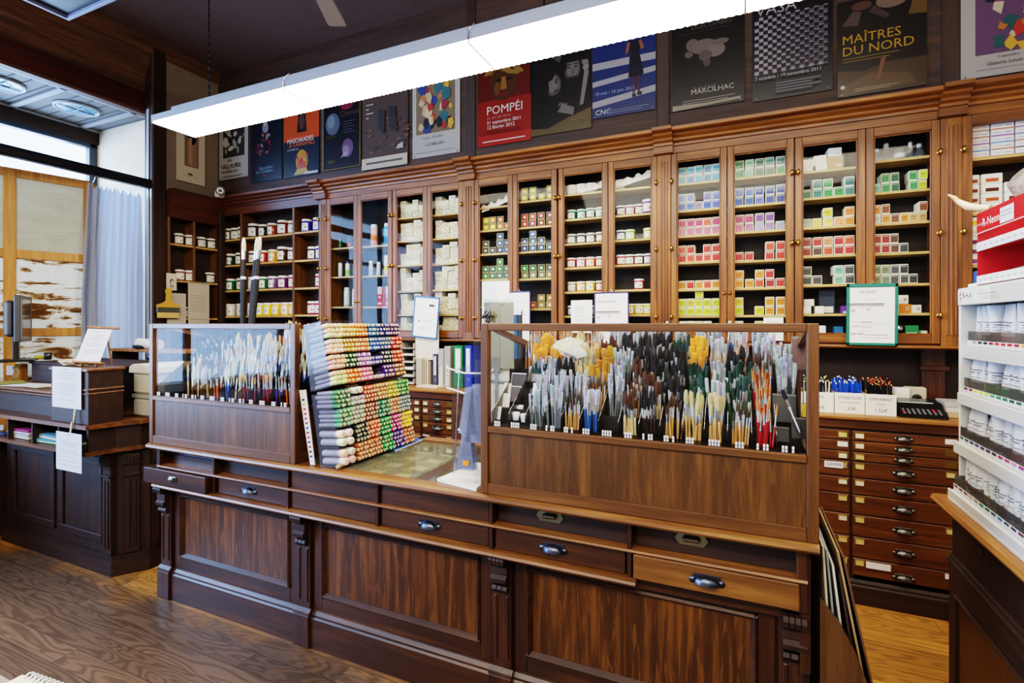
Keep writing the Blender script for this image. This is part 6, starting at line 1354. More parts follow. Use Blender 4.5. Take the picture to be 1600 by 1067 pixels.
# framed print on the return wall
PX = WL+.012; y0, y1 = yX(276, PX), yX(320, PX); zb_, zt_ = zX(298, 286, PX), zX(298, 186, PX)
M = TM((PX, y0, zb_), (0, 1, 0), (0, 0, 1)); w_, h_ = y1-y0, zt_-zb_
t = thing('poster', 'pale mounted print of an arched niche on the return wall', 'poster', (PX, (y0+y1)/2, zb_)); m = MB(PRINT, M); m.box(0, w_, 0, h_, -.004, .004, col='#b8ac98'); m.build('sheet', t)
m = MB(PRINT, M); m.rect(w_*.26, w_*.76, h_*.25, h_*.95, '#6c6254', .005); m.rect(w_*.36, w_*.68, h_*.27, h_*.72, '#8c6a50', .0056); m.ellipse(w_*.52, h_*.72, w_*.16, h_*.12, '#8c6a50', .0056); m.rect(w_*.40, w_*.52, h_*.28, h_*.70, '#a07c60', .0062); m.ellipse(w_*.46, h_*.13, w_*.09, h_*.018, '#4c443c', .005); m.rect(w_*.2, w_*.8, h_*.095, h_*.10, '#7c7264', .005); m.build('picture_print', t)
# sheets, card and wide brush hung in front of the return shelving
RXF = rx+.155
def ret(name, lab, cat, pa, pb, pt_, pb_, col, prints, X=RXF):
    y0, y1 = yX(pa, X), yX(pb, X); pc = (pa+pb)/2; z1, z0 = zX(pc, pt_, X), zX(pc, pb_, X); M = TM((X, y0, z0), (0, 1, 0), (0, 0, 1)); w, h = y1-y0, z1-z0
    m = MB(PRINT, M); m.box(0, w, 0, h, -.002, .001, col=col)
    for (a, b_, c_, d, k) in prints: m.rect(a*w, b_*w, c_*h, d*h, k, .0016)
    return single(name, m, lab, cat), M, w, h
ret('notice_sheet', 'greyish notice sheet hung low on the return shelving, behind the wide brush', 'notice', 261, 290.5, 458, 512, '#b0a698', [(.1, .7, .88, .89, '#7c746c'), (.1, .85, .80, .81, '#8c847c'), (.1, .8, .72, .73, '#948c84')])
ret('notice_sheet', 'tall printed list hung on the return shelving beside the corner post', 'notice', 294, 327, 441, 512, '#b4aa9c', [(.1, .85, .70-.05*i, .71-.05*i, '#8c8278') for i in range(8)] + [(.05, .98, .965, 1.0, '#8c8060'), (.05, .95, .18, .19, '#5c544c')])
o_, M, w, h = ret('picture_card', 'small white card with an ink drawing of a child on the return shelf', 'card', 260, 276, 427, 453.5, '#c8beb0', [(.1, .85, .06, .09, '#7c746c')], RXF+.004)
m = MB(PRINT, M); m.ellipse(w*.52, h*.5, w*.2, h*.17, '#3c3430', .002); m.ellipse(w*.56, h*.46, w*.15, h*.13, '#c0b4a8', .0024); m.ellipse(w*.5, h*.24, w*.24, h*.08, '#8c8078', .002); m.build('drawing', o_)
X_ = RXF+.03; t = thing('varnish_brush', 'wide flat varnish brush with yellow wooden handle hung by the column', 'paintbrush', (X_, yX(264, X_), zX(264, 496, X_)))
yc, zc = yX(263, X_), zX(263, 470, X_); M = TM((X_, yc, zc), (0, 1, 0), (0, 0, 1)); WDM = plain('brush_handle_yellow', '#c89840', .35, coat=.3)
m = MB(WDM, M); m.extr([(-.11, -.065), (.11, -.065), (.11, -.04), (.06, -.025), (.025, .0), (.02, .06), (.03, .10), (.015, .125), (-.015, .125), (-.03, .10), (-.02, .06), (-.025, .0), (-.06, -.025), (-.11, -.04)], -.008, .008, 'z'); m.build('handle', t)
m = MB(NICK, M); m.box(-.11, .11, -.115, -.065, -.010, .010, .002); m.build('ferrule', t); m = MB(plain('varnish_bristle', '#c8a868', .8), M); m.box(-.105, .105, -.17, -.115, -.008, .008, .003); m.build('bristle_tuft', t)

# ================================================================ cash desk
t = thing('cash_desk', 'old dark wooden cash desk with pigeonholes and chamfered corner', 'desk', (-4.4, 2.3, 0))
m = MB(DRK_Z); m.extr([(-5.15, 2.0), (-3.77, 2.0), (-3.66, 2.16), (-3.66, 2.95), (-5.15, 2.95)], 0.05, .80, 'z'); m.build('carcass', t)
m = MB(DRK_X); m.extr([(-5.15, 1.965), (-3.735, 1.965), (-3.62, 2.135), (-3.62, 2.97), (-5.15, 2.97)], 0, .10, 'z'); m.extr([(-5.15, 1.975), (-3.745, 1.975), (-3.635, 2.14), (-3.635, 2.97), (-5.15, 2.97)], .10, .125, 'z'); m.build('plinth', t)
for (a, b_) in ((-5.05, -4.46), (-4.40, -3.88)):
    m = MB(DRK_X); m.box(a, b_, 1.985, 2.0, .19, .24, .003); m.box(a, b_, 1.985, 2.0, .70, .76, .003); m.box(a, a+.05, 1.985, 2.0, .24, .70, .003); m.box(b_-.05, b_, 1.985, 2.0, .24, .70, .003); m.build('panel_frame', t)
for (x, y, a) in ((-3.80, 1.985, 0), (-3.655, 2.22, PI/2), (-3.71, 2.075, .97)):
    M = Matrix.Translation((x, y, 0)) @ Matrix.Rotation(a, 4, 'Z'); m = MB(DRK_Z, M); m.box(-.045, .045, -.012, .02, .13, .74, .002)
    for k in (-.022, .012): m.box(k-.006, k+.016, -.02, -.01, .17, .62, .003)
    m.box(-.052, .052, -.025, .02, .64, .66, .003); m.box(-.05, .05, -.03, .02, .72, .79, .004)
    for k in range(4): m.box(-.038+k*.02, -.024+k*.02, -.036, -.028, .735, .775, .003)
    m.build('pilaster', t)
top = [(-5.15, 1.825), (-3.725, 1.825), (-3.70, 1.98), (-3.64, 2.10), (-3.62, 2.95), (-5.15, 2.95)]
for (z0, z1, gr) in ((.815, .838, 0), (.985, 1.010, .008)):
    m = MB(wood('oak_desk_edge', '#3c2210', '#60381a', '#8a5c2c', 'x')); m.extr([(x+(gr if x > -5 else 0), y-gr if y < 2 else y) for x, y in top], z0, z1, 'z'); m.build('board', t)
m = MB(DRK_Y); m.extr([(-3.745, 1.845), (-3.72, 1.985), (-3.66, 2.105), (-3.64, 2.94), (-3.70, 2.94), (-3.76, 2.1), (-3.765, 1.845)], .838, .985, 'z'); m.build('side_panel', t)
m = MB(DARKIN); m.box(-5.14, -3.76, 2.25, 2.27, .838, .985); m.build('pigeonhole_back', t)
for px in (12, 50, 91):
    x = xY(px, 1.84); m = MB(DRK_Y); m.box(x-.006, x+.006, 1.84, 2.25, .838, .985); m.build('divider', t)
# till box, writing shelf and back riser
bxl = xY(80, 1.845)
t2 = t
m = MB(DRK_X); m.box(bxl, -3.745, 1.845, 2.045, 1.01, 1.345, .003); m.build('till_box', t2)
m = MB(wood('oak_desk_edge', '#3c2210', '#60381a', '#8a5c2c', 'x')); m.box(bxl-.012, -3.735, 1.835, 2.055, 1.345, 1.366, .005); m.box(bxl-.005, -3.74, 1.838, 2.05, 1.225, 1.238, .004); m.box(bxl-.005, -3.74, 1.838, 2.05, 1.200, 1.211, .004); m.build('till_lid', t2)
m = MB(wood('oak_desk_edge', '#3c2210', '#60381a', '#8a5c2c', 'x')); m.box(-5.15, bxl-.012, 1.86, 2.16, 1.175, 1.197, .008); m.box(-5.15, bxl-.012, 1.885, 2.16, 1.150, 1.175, .008); m.build('writing_shelf', t2)
m = MB(DRK_X); m.box(-5.15, bxl-.012, 1.93, 2.15, 1.01, 1.15); m.box(-5.15, bxl, 2.15, 2.17, 1.01, 1.335); m.build('riser', t2)
m = MB(DRK_X); m.box(-5.15, -4.0, 2.13, 2.62, 1.335, 1.352, .004); m.build('back_shelf', t2)
m = MB(DRK_X); m.box(-5.15, -4.0, 2.60, 2.62, 1.01, 1.335); m.build('back_panel', t2)
x = xY(34, 2.13); m = MB(wood('oak_corbel', '#6a4420', '#94662e', '#b88848', 'z')); m.extr([(2.15, 1.19), (2.09, 1.20), (2.075, 1.22), (2.09, 1.24), (2.10, 1.27), (2.09, 1.30), (2.11, 1.325), (2.15, 1.33)], x-.045, x+.045, 'x'); m.build('corbel', t2)
# contents of the pigeonholes
for i, (pa, pb, z0, c_, n_) in enumerate(((13, 49, .842, '#c8c4b4', 'white sheets in the middle pigeonhole'), (14, 47, .858, '#a8a494', 'grey sheets in the middle pigeonhole'), (13, 48, .874, '#c8a8c0', 'pale pink folder in the middle pigeonhole'), (15, 48, .892, '#8c2460', 'magenta folder in the middle pigeonhole'), (53, 118, .842, '#8cb08c', 'pale green folder in the wide pigeonhole'), (54, 112, .856, '#40707c', 'blue-green folder in the wide pigeonhole'), (54, 110, .870, '#c4c0a8', 'cream folder in the wide pigeonhole'), (58, 116, .884, '#4c7c94', 'steel blue folder in the wide pigeonhole'), (0, 11, .842, '#1c3468', 'dark blue file in the end pigeonhole'))):
    x0, x1 = xY(pa, 1.88), xY(pb, 1.88); m = MB(OCP, Matrix.Translation(((x0+x1)/2, 1.99, z0)) @ Matrix.Rotation(R.uniform(-.06, .06), 4, 'Z')); h = (x1-x0)/2-.006; m.box(-h+.004, h-.004, -.12, .12, 0, .012, .002); single('folder', m, n_ + ' of the cash desk', 'folder', color=c_)
# notices on the desk
def flat(name, lab, cat, pa, pb, pt_, pb_, Y, col='#d4d2d2', seed=1, lines=14, dz=0.0, curl=0):
    x0, x1 = xY(pa, Y), xY(pb, Y); pc = (pa+pb)/2; z1, z0 = zY(pc, pt_, Y), zY(pc, pb_, Y); M = TM((x0, Y, z0), (1, 0, dz), (0, 0, 1)); w, h = x1-x0, z1-z0
    m = MB(PRINT, M); m.box(0, w, 0, h, -.0005, .001, col=col); rr = random.Random(seed); y = h*.86
    m.rect(w*.42, w*.58, h*.93, h*.945, '#707078', .0016)
    for k in range(lines):
        if rr.random() < .78: a = rr.uniform(.08, .3); m.rect(w*a, w*(1-a*rr.uniform(.6, 1.2)), y, y+h*.012, '#8c8c94', .0016)
        y -= h*.78/lines
    return single(name, m, lab, cat)
flat('notice_sheet', 'crinkled white notice pinned to the front of the till box', 'notice', 82, 127, 573.5, 637.5, 1.832, seed=3)
flat('notice_sheet', 'white notice hanging on a string from the till box', 'notice', 88, 127.5, 676, 736, 1.80, '#cdd0da', seed=6)
x = xY(109, 1.80); m = MB(plain('string_white', '#d8d0c0', .8)); m.tube([(x, 1.803, zY(108, 677, 1.80)), (x+.004, 1.81, zY(109, 660, 1.80)), (x+.006, 1.818, 1.018), (x+.005, 1.826, zY(110, 639, 1.826))], .006, 6); single('string', m, 'white string holding the hanging notice to the cash desk', 'string')
flat('price_tag', 'small white price tag stuck on the desk riser beside the corbel', 'tag', 10, 22.5, 571, 586, 2.128, '#dcdcda', seed=2, lines=3)
# table easel with a tilted notice
c4 = [Vector((-4.0, 1.90, 1.405)), Vector((-3.85, 1.965, 1.398)), Vector((-3.88, 2.045, zY(180, 518, 2.045))), Vector((-4.03, 1.985, zY(138, 514, 1.985)))]
ex = (c4[1]-c4[0]).normalized(); ey = (c4[3]-c4[0]); ey = (ey-ex*ey.dot(ex)).normalized(); w = (c4[1]-c4[0]).length; h = (c4[3]-c4[0]).length
M = TM(c4[0], ex, ey); t = thing('table_easel', 'small wooden table easel standing on the till box', 'easel', (-3.95, 1.97, 1.366)); EW = wood('easel_wood', '#6a3c18', '#9a6630', '#bc8c4c', 'z')
m = MB(EW, M); m.box(-.01, w+.02, -.016, -.002, -.02, .018, .003); m.build('ledge', t)
for q in (.2, .8): m = MB(EW, M); m.box(w*q-.009, w*q+.009, -.03, h+.03, -.022, -.008, .002); m.build('mast', t)
m = MB(EW, M); m.cyl((-.02, h+.018, -.01), (w+.03, h+.018, -.01), .009, n=10); m.build('top_bar', t)
for q in (.25, .75):
    p = M @ Vector((w*q, h*.85, -.02)); m = MB(EW); m.tube([p, (p.x-.03, p.y+.045, 1.37)], .006, 6); m.build('back_leg', t)
m = MB(PRINT, M); m.box(.0, w, .0, h, .004, .006, col='#d8d8da'); rr = random.Random(9)
for k in range(13):
    a = rr.uniform(.12, .32)
    if k not in (1, 5, 9): m.rect(w*a, w*(1-a), h*(.9-.055*k), h*(.9-.055*k)+h*.012, '#84848c', .0066)
single('notice_sheet', m, 'white notice tilted on the small table easel', 'notice')
for i, (dx, dy, a, c_) in enumerate(((-.13, .07, .3, '#d8c8a0'), (-.15, .05, -.1, '#d4ccb4'), (-.17, .08, .15, '#cdbc94'))):
    n = 8; M = Matrix.Translation((-4.0+dx, 1.9+dy, 1.368+.006*i)) @ Matrix.Rotation(a, 4, 'Z'); m = MB(plain('sheet_'+c_[1:], c_, .8), M); v = []
    for q in range(n+1): u = q/n; zz = .012*math.sin(u*PI*1.5+i)+.012; v += [(-.085+.17*u, -.06, zz), (-.085+.17*u, .06, zz+.006)]
    m.add(v, [(2*q, 2*q+2, 2*q+3, 2*q+1) for q in range(n)], True); single('paper_sheet', m, f'curled {["cream", "off-white", "buff"][i]} paper lying beside the easel on the till box', 'paper')
for i, (pa, py, c_, n_) in enumerate(((30, 604, '#d8d6d4', 'large white sheet'), (58, 603, '#c8c4b0', 'cream sheet'), (8, 605, '#8c8438', 'olive folder'))):
    x, y = xY(pa, 1.95), 1.98; m = MB(OCP, Matrix.Translation((x, y, 1.198+.004*i)) @ Matrix.Rotation(.2-.25*i, 4, 'Z')); m.box(-.12, .12, -.08, .08, 0, .003); single('paper_sheet', m, n_ + ' on the sloping writing shelf of the cash desk', 'paper', color=c_)
# monitor turned to the cashier and small things on the back shelf
t = thing('monitor', 'dark grey flat monitor turned away towards the cashier', 'monitor', (-5.05, 2.25, 1.352))
ex = Vector((-.863, .505, 0)).normalized(); Pm = Vector((-5.02, 2.03, 1.51)); M = TM(Pm, ex, (0, 0, 1))
DG = plain('monitor_shell', '#3a3c44', .45)
m = MB(DG, M); m.box(0, .42, 0, .36, -.04, .0, .006); m.box(.03, .37, .04, .32, -.10, -.04, .02); m.build('shell', t)
m = MB(plain('monitor_bezel', '#6c6864', .4), M); 
for q in ((0, .42, 0, .022), (0, .42, .338, .36), (0, .022, 0, .36), (.398, .42, 0, .36)): m.box(q[0], q[1], q[2], q[3], -.002, .006, .002)
m.build('bezel', t); m = MB(plain('monitor_screen', '#4c4a44', .15), M); m.box(.02, .40, .02, .34, -.001, .003); m.build('screen', t)
m = MB(BLACK, M); m.box(.17, .25, -.155, .10, -.075, -.04, .006); m.box(.08, .34, -.157, -.14, -.16, .06, .005); m.build('stand', t)
Yb = 2.30
def onb(px): return xY(px, Yb)
m = MB(OCP, Matrix.Translation((onb(31), Yb, 1.352))); m.box(-.045, .045, -.03, .03, 0, .10, .004); o_ = single('tear_off_calendar', m, 'small cream calendar block standing under the monitor', 'calendar', color='#d8bc9c'); m = MB(PRINT, Matrix.Translation((onb(31), Yb, 1.352))); m.box(-.03, .02, -.0308, -.030, .085, .098, col='#2c2830'); m.box(-.035, .035, -.0308, -.03, .066, .07, col='#4c443c'); m.build('print', o_)
m = MB(BLACK, Matrix.Translation((onb(55), Yb-.05, 1.352))); m.box(-.07, .07, -.03, .03, 0, .014, .005); single('card_reader', m, 'flat black card reader on the back shelf', 'reader')
m = MB(BLACK); m.tube([(onb(38), Yb-.05, 1.50), (onb(40), Yb-.06, 1.42), (onb(44), Yb-.06, 1.375), (onb(50), Yb-.05, 1.367)], .005, 6); single('cable', m, 'black cable dropping from the monitor to the card reader', 'cable')
m = MB(clear('bottle_clear', '#e4eef0', .15, .05, .1)); m.lathe([(0, 0), (.02, 0), (.02, .05), (.008, .075), (.008, .11), (.012, .115), (0, .12)], (onb(49), Yb+.05, 1.352), 14); single('bottle', m, 'small clear bottle standing behind the card reader', 'bottle')
m = MB(plain('tape_yellow', '#d8cc30', .4)); m.lathe([(.018, 0), (.040, 0), (.040, .028), (.018, .028), (.018, 0)], (onb(63), Yb, 1.352), 20); single('tape_roll', m, 'yellow adhesive tape roll on the back shelf', 'tape')
m = MB(plain('cup_steel', '#4c4848', .3, .6)); m.lathe([(0, .004), (.024, 0), (.028, .06), (.025, .06), (.022, .008)], (onb(75), Yb, 1.352), 16); single('pen_cup', m, 'dark steel cup beside the yellow tape roll', 'cup')
# pale bins beside the till box
for i, (z0, hh, c_, n_) in enumerate(((1.012, .155, '#b4b0a4', 'lower pale grey storage box'), (1.168, .205, '#c8c2ac', 'upper cream storage box with overhanging lid'))):
    t = thing('storage_box', n_ + ' beside the till box on the cash desk', 'box', (-3.75, 2.30, z0)); m = MB(plain('bin_'+c_[1:], c_, .5)); m.box(-3.85, -3.63, 2.16, 2.46, z0, z0+hh-.03, .015); m.build('body', t)
    if i: m = MB(plain('bin_lid', '#d0cab4', .5)); m.extr([(-3.865, z0+hh-.06), (-3.615, z0+hh-.06), (-3.62, z0+hh-.02), (-3.66, z0+hh), (-3.82, z0+hh), (-3.86, z0+hh-.02)], 2.145, 2.475, 'y'); m.build('lid', t)
    else: m = MB(plain('bin_rim', '#a4a094', .5)); m.box(-3.855, -3.625, 2.155, 2.465, z0+hh-.03, z0+hh-.002, .004); m.build('rim', t)
t = thing('side_shelf', 'narrow wooden shelf unit behind the cash desk by the curtain', 'shelf', (-4.6, 2.75, 0)); m = MB(EW); m.box(-5.1, -4.05, 2.66, 2.90, 1.41, 1.435, .003); m.build('board', t)
for xx in (-5.08, -4.09): m = MB(DRK_Z); m.box(xx, xx+.02, 2.97, 2.99, 0, 1.41) if False else m.box(xx, xx+.02, 2.68, 2.89, 1.0 if False else 1.012, 1.41); m.build('upright', t)
m = MB(plain('wrapped_white', '#cfccc4', .6)); a, b_ = Vector((-4.72, 2.70, 1.485)), Vector((-4.50, 2.74, 1.47)); m.cyl(a, b_, .045, .042, 14); m.cyl(a, a+(a-b_).normalized()*.01, .03, .02, 12); single('paper_roll', m, 'wrapped white roll lying on the narrow shelf beside the curtain', 'roll')
m = MB(BLKM); m.ell((-4.70, 2.69, 1.455), (.08, .04, .022), 12, 6); single('pouch', m, 'dark pouch under the wrapped white roll', 'pouch')
t = thing('sunglasses', 'black sunglasses resting on a white case before the pale storage boxes', 'sunglasses', (-4.22, 2.55, 1.354))
for s_ in (-1, 1): m = MB(BLACK); m.ell((-4.22+s_*.035, 2.50, 1.39), (.032, .006, .024), 12, 6); m.build('lens', t)
m = MB(BLACK); m.tube([(-4.225-.07, 2.50, 1.40), (-4.22, 2.497, 1.40), (-4.22+.07, 2.50, 1.40)], .004, 6); m.build('bridge', t)
# display table corner with sketchbooks by the viewer
t = thing('display_table', 'pale display table whose corner shows at the bottom of the picture', 'table', (-2.1, .2, 0)); m = MB(plain('table_laminate', '#8c847c', .4)); m.box(-2.8, -1.45, -.5, .655, .735, .76, .004); m.build('tabletop', t)
for (x, y) in ((-2.75, -.45), (-1.5, -.45), (-2.75, .6), (-1.5, .6)): m = MB(GREYP); m.box(x-.02, x+.02, y-.02, y+.02, 0, .735); m.build('leg', t)
t = thing('sketchbook', 'cream spiral-bound sketchbook on the display table corner', 'sketchbook', (-1.5, .56, .76)); M = Matrix.Translation((-1.50, .56, .761)) @ Matrix.Rotation(.08, 4, 'Z')
m = MB(plain('pad_cover', '#d8d0b8', .7), M); m.box(-.12, .14, -.24, .112, 0, .018, .002); m.build('cover', t); m = MB(STEEL, M)
for k in range(15): x = -.095+.0158*k; m.tube([(x, .112+.013*math.cos(a), .012+.013*math.sin(a)) for a in [q*PI/4 for q in range(9)]], .0026, 5)
m.build('spiral_binding', t)
# ================================================================ side counter at the right with the tube display
t = thing('side_counter', 'dark wooden side counter with worn golden edge at the end of the shop', 'counter', (1.2, 1.2, 0)); RX = .79; RYE = 2.615
m = MB(wood('oak_worktop_deep', '#6a3e18', '#94622c', '#b88448', 'y')); m.extr([(.735, .918), (.728, .930), (.735, .943), (.75, .946), (1.7, .946), (1.7, .912), (.75, .912)], -.6, 2.655, 'y'); m.build('worktop', t)
m = MB(DRK_Z); m.box(RX, 1.66, -.55, RYE, 0, .912); m.build('carcass', t)
m = MB(DRK_Y); m.extr([(RX, .685), (RX-.016, .69), (RX-.018, .70), (RX-.01, .706), (RX-.008, .715), (RX, .72)], -.55, RYE, 'y'); m.build('moulding', t)
m = MB(DRK_Z)
for (a, b_) in ((RYE-.07, RYE), (1.55, 1.64), (.4, .5)): m.box(RX-.012, RX+.01, a, b_, .0, .685, .003)
m.build('stile', t)
for (a, b_) in ((1.64, RYE-.07), (.5, 1.55)):
    m = MB(DRK_Y); m.box(RX-.012, RX+.01, a, b_, .585, .685, .003); m.box(RX-.012, RX+.01, a, b_, 0, .14, .003); m.build('rail', t)
    m = MB(wood('mahogany_panel', '#240f07', '#3c1c0d', '#542a14', 'z')); m.box(RX-.004, RX+.01, a, b_, .14, .585); m.build('panel', t)
    m = MB(DRK_Y); m.extr([(RX-.012, .585), (RX-.02, .578), (RX-.014, .570), (RX-.004, .565), (RX+.01, .565), (RX+.01, .585)], a, b_, 'y'); m.build('panel_moulding', t)
m = MB(BRASSD); y = yX(1532, RX); z = zX(1532, 862, RX); m.lathe([(.012, -.004), (.012, 0), (0, -.004)], (RX, y, z), 12, 'x'); m.use(BLACK); m.box(RX-.006, RX-.003, y-.002, y+.002, z-.008, z+.004); m.build('keyhole', t)
# white metal tube display
TX, TY0, TY1, TB = .80, 1.60, 2.585, .946; TXB = 1.08
TW = plain('display_enamel', '#c4c6c2', .4); TG = plain('display_enamel_shade', '#a8aaa6', .45)
t = thing('tube_display', 'white metal display of paint tubes on four tiers at the side counter', 'display stand', ((TX+TXB)/2, (TY0+TY1)/2, TB))
for y in (TY0, TY1-.016): m = MB(TW); m.box(TX, TXB, y, y+.016, TB, 1.79, .003); m.build('end_panel', t); m = MB(TG); m.box(TXB-.008, TXB, TY0+.016, TY1-.016, TB, 1.79); m.build('back_panel', t)
m = MB(TW); m.box(TX-.002, TX+.012, TY0, TY1, 1.722, 1.785, .002); m.box(TX, TXB, TY0, TY1, 1.785, 1.79); m.build('header', t)
M = TM((TX-.003, TY1, 1.722), (0, -1, 0), (0, 0, 1)); m = MB(PRINT, M)
m.rect(.008, .30, .004, .060, '#d8d8d6', .0003); m.ellipse(.032, .036, .008, .022, '#a83c48', .0008); m.ellipse(.032, .036, .006, .019, '#e0dcdc', .0012); m.add([(.026, .040, .0016), (.038, .040, .0016), (.032, .052, .0016)], [(0, 1, 2)], col='#a83c48'); m.add([(.026, .032, .0016), (.032, .020, .0016), (.038, .032, .0016)], [(0, 1, 2)], col='#a83c48')
m.text('9-+-<', .052, .024, .038, '#28283c', .001)
m.text('ouvert 7/7', .20, .046, .011, '#7c7c84', .001); m.rect(.19, .34, .036, .0385, '#8c8c94', .001); m.rect(.22, .36, .026, .028, '#a0a0a6', .001); m.rect(.22, .36, .019, .021, '#b0b080', .001); m.rect(.11, .14, .03, .031, '#909098', .001); m.rect(.11, .145, .018, .019, '#909098', .001)
m.build('header_print', t)
LV = [1.560, 1.378, 1.184, .992]; FR_ = [.012, -.0, -.012, -.03]
SW = [['#d8d8d4', '#8c8c8c', '#2c2c30', '#24242a', '#8c2430', '#c02838', '#c83038', '#a02830', '#8c2c34', '#e89028', '#e07828', '#e8b030', '#e8c830', '#d8d040', '#e0d860', '#e8e0a0'],
      ['#5c2c34', '#6c3038', '#d8c830', '#c8d040', '#a8c838', '#2c9c50', '#1c6c3c', '#205840', '#1c4430', '#2c5c3c', '#3ca868', '#1c7c58', '#2c9470', '#1c4448', '#2c6c74', '#1c5c84'],
      ['#2c5c60', '#1c4858', '#24385c', '#2c3c6c', '#241c4c', '#34204c', '#2c1c3c', '#8c2450', '#a83464', '#b878a0', '#8c3070', '#c02840', '#b82438', '#c83444', '#d04858', '#c83030'],
      ['#7c3c30', '#5c3028', '#6c5040', '#a8906c', '#8c7850', '#1c6c54', '#1c5c48', '#24444c', '#2c6c8c', '#2c4c5c', '#3c3048', '#5c2c38', '#502430', '#6c3438', '#7c4440', '#8c5c4c']]
tb = MB(plain('tube_white', '#d4d6da', .38)); n = 14; prof = []
for j, (z, rx_, ry_) in enumerate(((.012, .015, .015), (.02, .0165, .0165), (.06, .017, .0155), (.10, .0185, .012), (.135, .0205, .005), (.152, .021, .0016))): prof.append([(rx_*math.cos(2*PI*i/n), ry_*math.sin(2*PI*i/n), z) for i in range(n)])
v = [p for q in prof for p in q]; tb.add(v, [(j*n+i, j*n+(i+1) % n, (j+1)*n+(i+1) % n, (j+1)*n+i) for j in range(len(prof)-1) for i in range(n)], True); tb.add(prof[-1], [tuple(range(n))])
TUB = templ('paint_tube', tb); c_ = MB(PLAST); c_.lathe([(0, 0), (.012, 0), (.012, .013), (0, .013)], n=12); templ('cap', c_, TUB)
b_ = MB(OC); b_.lathe([(.0170, .022), (.0176, .045)], n=14, sy=.97); templ('colour_band', b_, TUB)
pr_ = MB(PRINT)
for (z, a0, a1, k) in ((.090, -150, -30, '#5c6470'), (.080, -120, -50, '#3c444c'), (.072, -130, -90, '#7c848c'), (.062, -130, -40, '#7c848c')): pr_.lathe([(.0192, z), (.0190, z+.003)], n=6, sy=.86, a0=math.radians(a0), a1=math.radians(a1), col=k)
templ('print', pr_, TUB)
for r in range(4):
    z = LV[r]; xf = TX+FR_[r]
    m = MB(TW); m.box(xf, TXB-.01, TY0+.016, TY1-.016, z-.014, z, .002); m.box(xf-.004, xf+.004, TY0, TY1, z-.045 if r < 3 else z-.04, z-.0, .002); m.build('shelf', t)
    if r == 3: m = MB(TW); m.box(TX-.035, TX+.01, TY0, TY1, TB, z-.03, .003); m.build('base_skirt', t)
    sp = .046; k = 0; y = TY1-.045
    m = MB(SMOKE); m.box(xf+.012, xf+.014, TY0+.02, TY1-.02, z+.001, z+.062)
    q = TY1-.02
    while q > TY0: m.box(xf+.014, xf+.12, q-.001, q+.001, z+.001, z+.058); q -= sp*4
    m.build('clear_bin', t)
    M = TM((xf+.010, TY1-.02, z), (0, -1, 0), (0, 0, 1)); m = MB(PRINT, M); m.box(0, TY1-TY0-.06, .002, .026, 0, .0012, col='#d6d4d6')
    while y > TY0+.05:
        c = SW[r][k % 16]; s_ = TY1-.02-y; m.box(s_-.016, s_+.016, .015, .024, .001, .0018, col=c); m.box(s_-.014, s_+.012, .007, .009, .001, .0016, col='#a4a4a8')
        if not (r == 1 and k == 4):
            turned = R.random() < .22
            dup(TUB, (xf+.048+R.uniform(-.006, .010), y, z+.0015), (R.uniform(-.06, .06), R.uniform(-.05, .12), -PI/2+(PI/2*.8 if turned else R.uniform(-.25, .25))), f'white paint tube with {cname(c)} band, {ORD[k+1] if k < 20 else k} along from the wall end, {["top", "second", "third", "lowest"][r]} tier', 'paint tube', 'paint tubes in the white display', {'colour_band': c}, (1.25, 1.25, 1.03))
        k += 1; y -= sp
    m.build('label_strip', t)
    # second row behind
    if r < 4:
        for kk in range(9):
            dup(TUB, (xf+.095, TY1-.06-kk*.052, z+.0015), (R.uniform(-.05, .05), .05, -PI/2+R.uniform(-.5, .5)), f'white paint tube of the rear rank, {ORD[kk+1]} along from the wall end, {["top", "second", "third", "lowest"][r]} tier', 'paint tube', 'paint tubes in the white display', {'colour_band': SW[r][(kk*2) % 16]}, (1.25, 1.25, 1.03))
# red counter-top display on the tube display
RXF_, RY_ = .85, yX(1527, .85); zb_, zt_ = 1.793, 2.078; RED = plain('red_card', '#b81420', .45)
t = thing('red_display', 'red cardboard display with white shelf strips on top of the tube display', 'display stand', (.97, 2.1, zb_))
m = MB(RED); m.box(1.07, 1.076, 1.7, RY_, zb_, zt_-.02); m.build('back_panel', t)
m = MB(RED)
m.extr([(RXF_, zb_), (1.076, zb_), (1.076, zt_-.02), (RXF_, zt_)], RY_-.004, RY_, 'y'); m.build('end_panel', t)
m = MB(RED); m.box(RXF_-.002, RXF_+.002, 1.7, RY_, 1.998, zt_, .001); m.build('header', t)
M = TM((RXF_-.003, RY_, 1.998), (0, -1, 0), (0, 0, 1)); m = MB(PRINT, M); m.text('R-Neon', .055, .022, .044, '#e8d8d4', .0005, rot=.0); m.text('couleur', .008, .030, .018, '#d8a8a4', .0005); m.rect(.20, .30, .008, .062, '#c4ccd8', .0005); m.rect(.205, .28, .045, .048, '#6c7484', .001); m.rect(.205, .29, .032, .035, '#6c7484', .001); m.rect(.0, .5, .0, .0035, '#d8b8b4', .0005); m.build('header_print', t)
for (z, n_) in ((1.935, 'upper'), (1.806, 'lower')):
    m = MB(plain('strip_white', '#d4d6d8', .5)); m.box(RXF_-.003, RXF_+.001, 1.7, RY_-.003, z-.004, z+.030, .001); m.add([(RXF_, 1.7, z), (RXF_, RY_-.005, z), (1.07, RY_-.005, z+.06), (1.07, 1.7, z+.06)], [(0, 1, 2, 3)]); m.build('shelf', t)
    M = TM((RXF_-.0034, RY_-.003, z), (0, -1, 0), (0, 0, 1)); m = MB(PRINT, M)
    for k in range(10): m.rect(.025+.045*k, .045+.045*k, .010, .014, '#8c9098', .0004)
    m.build('strip_print', t)
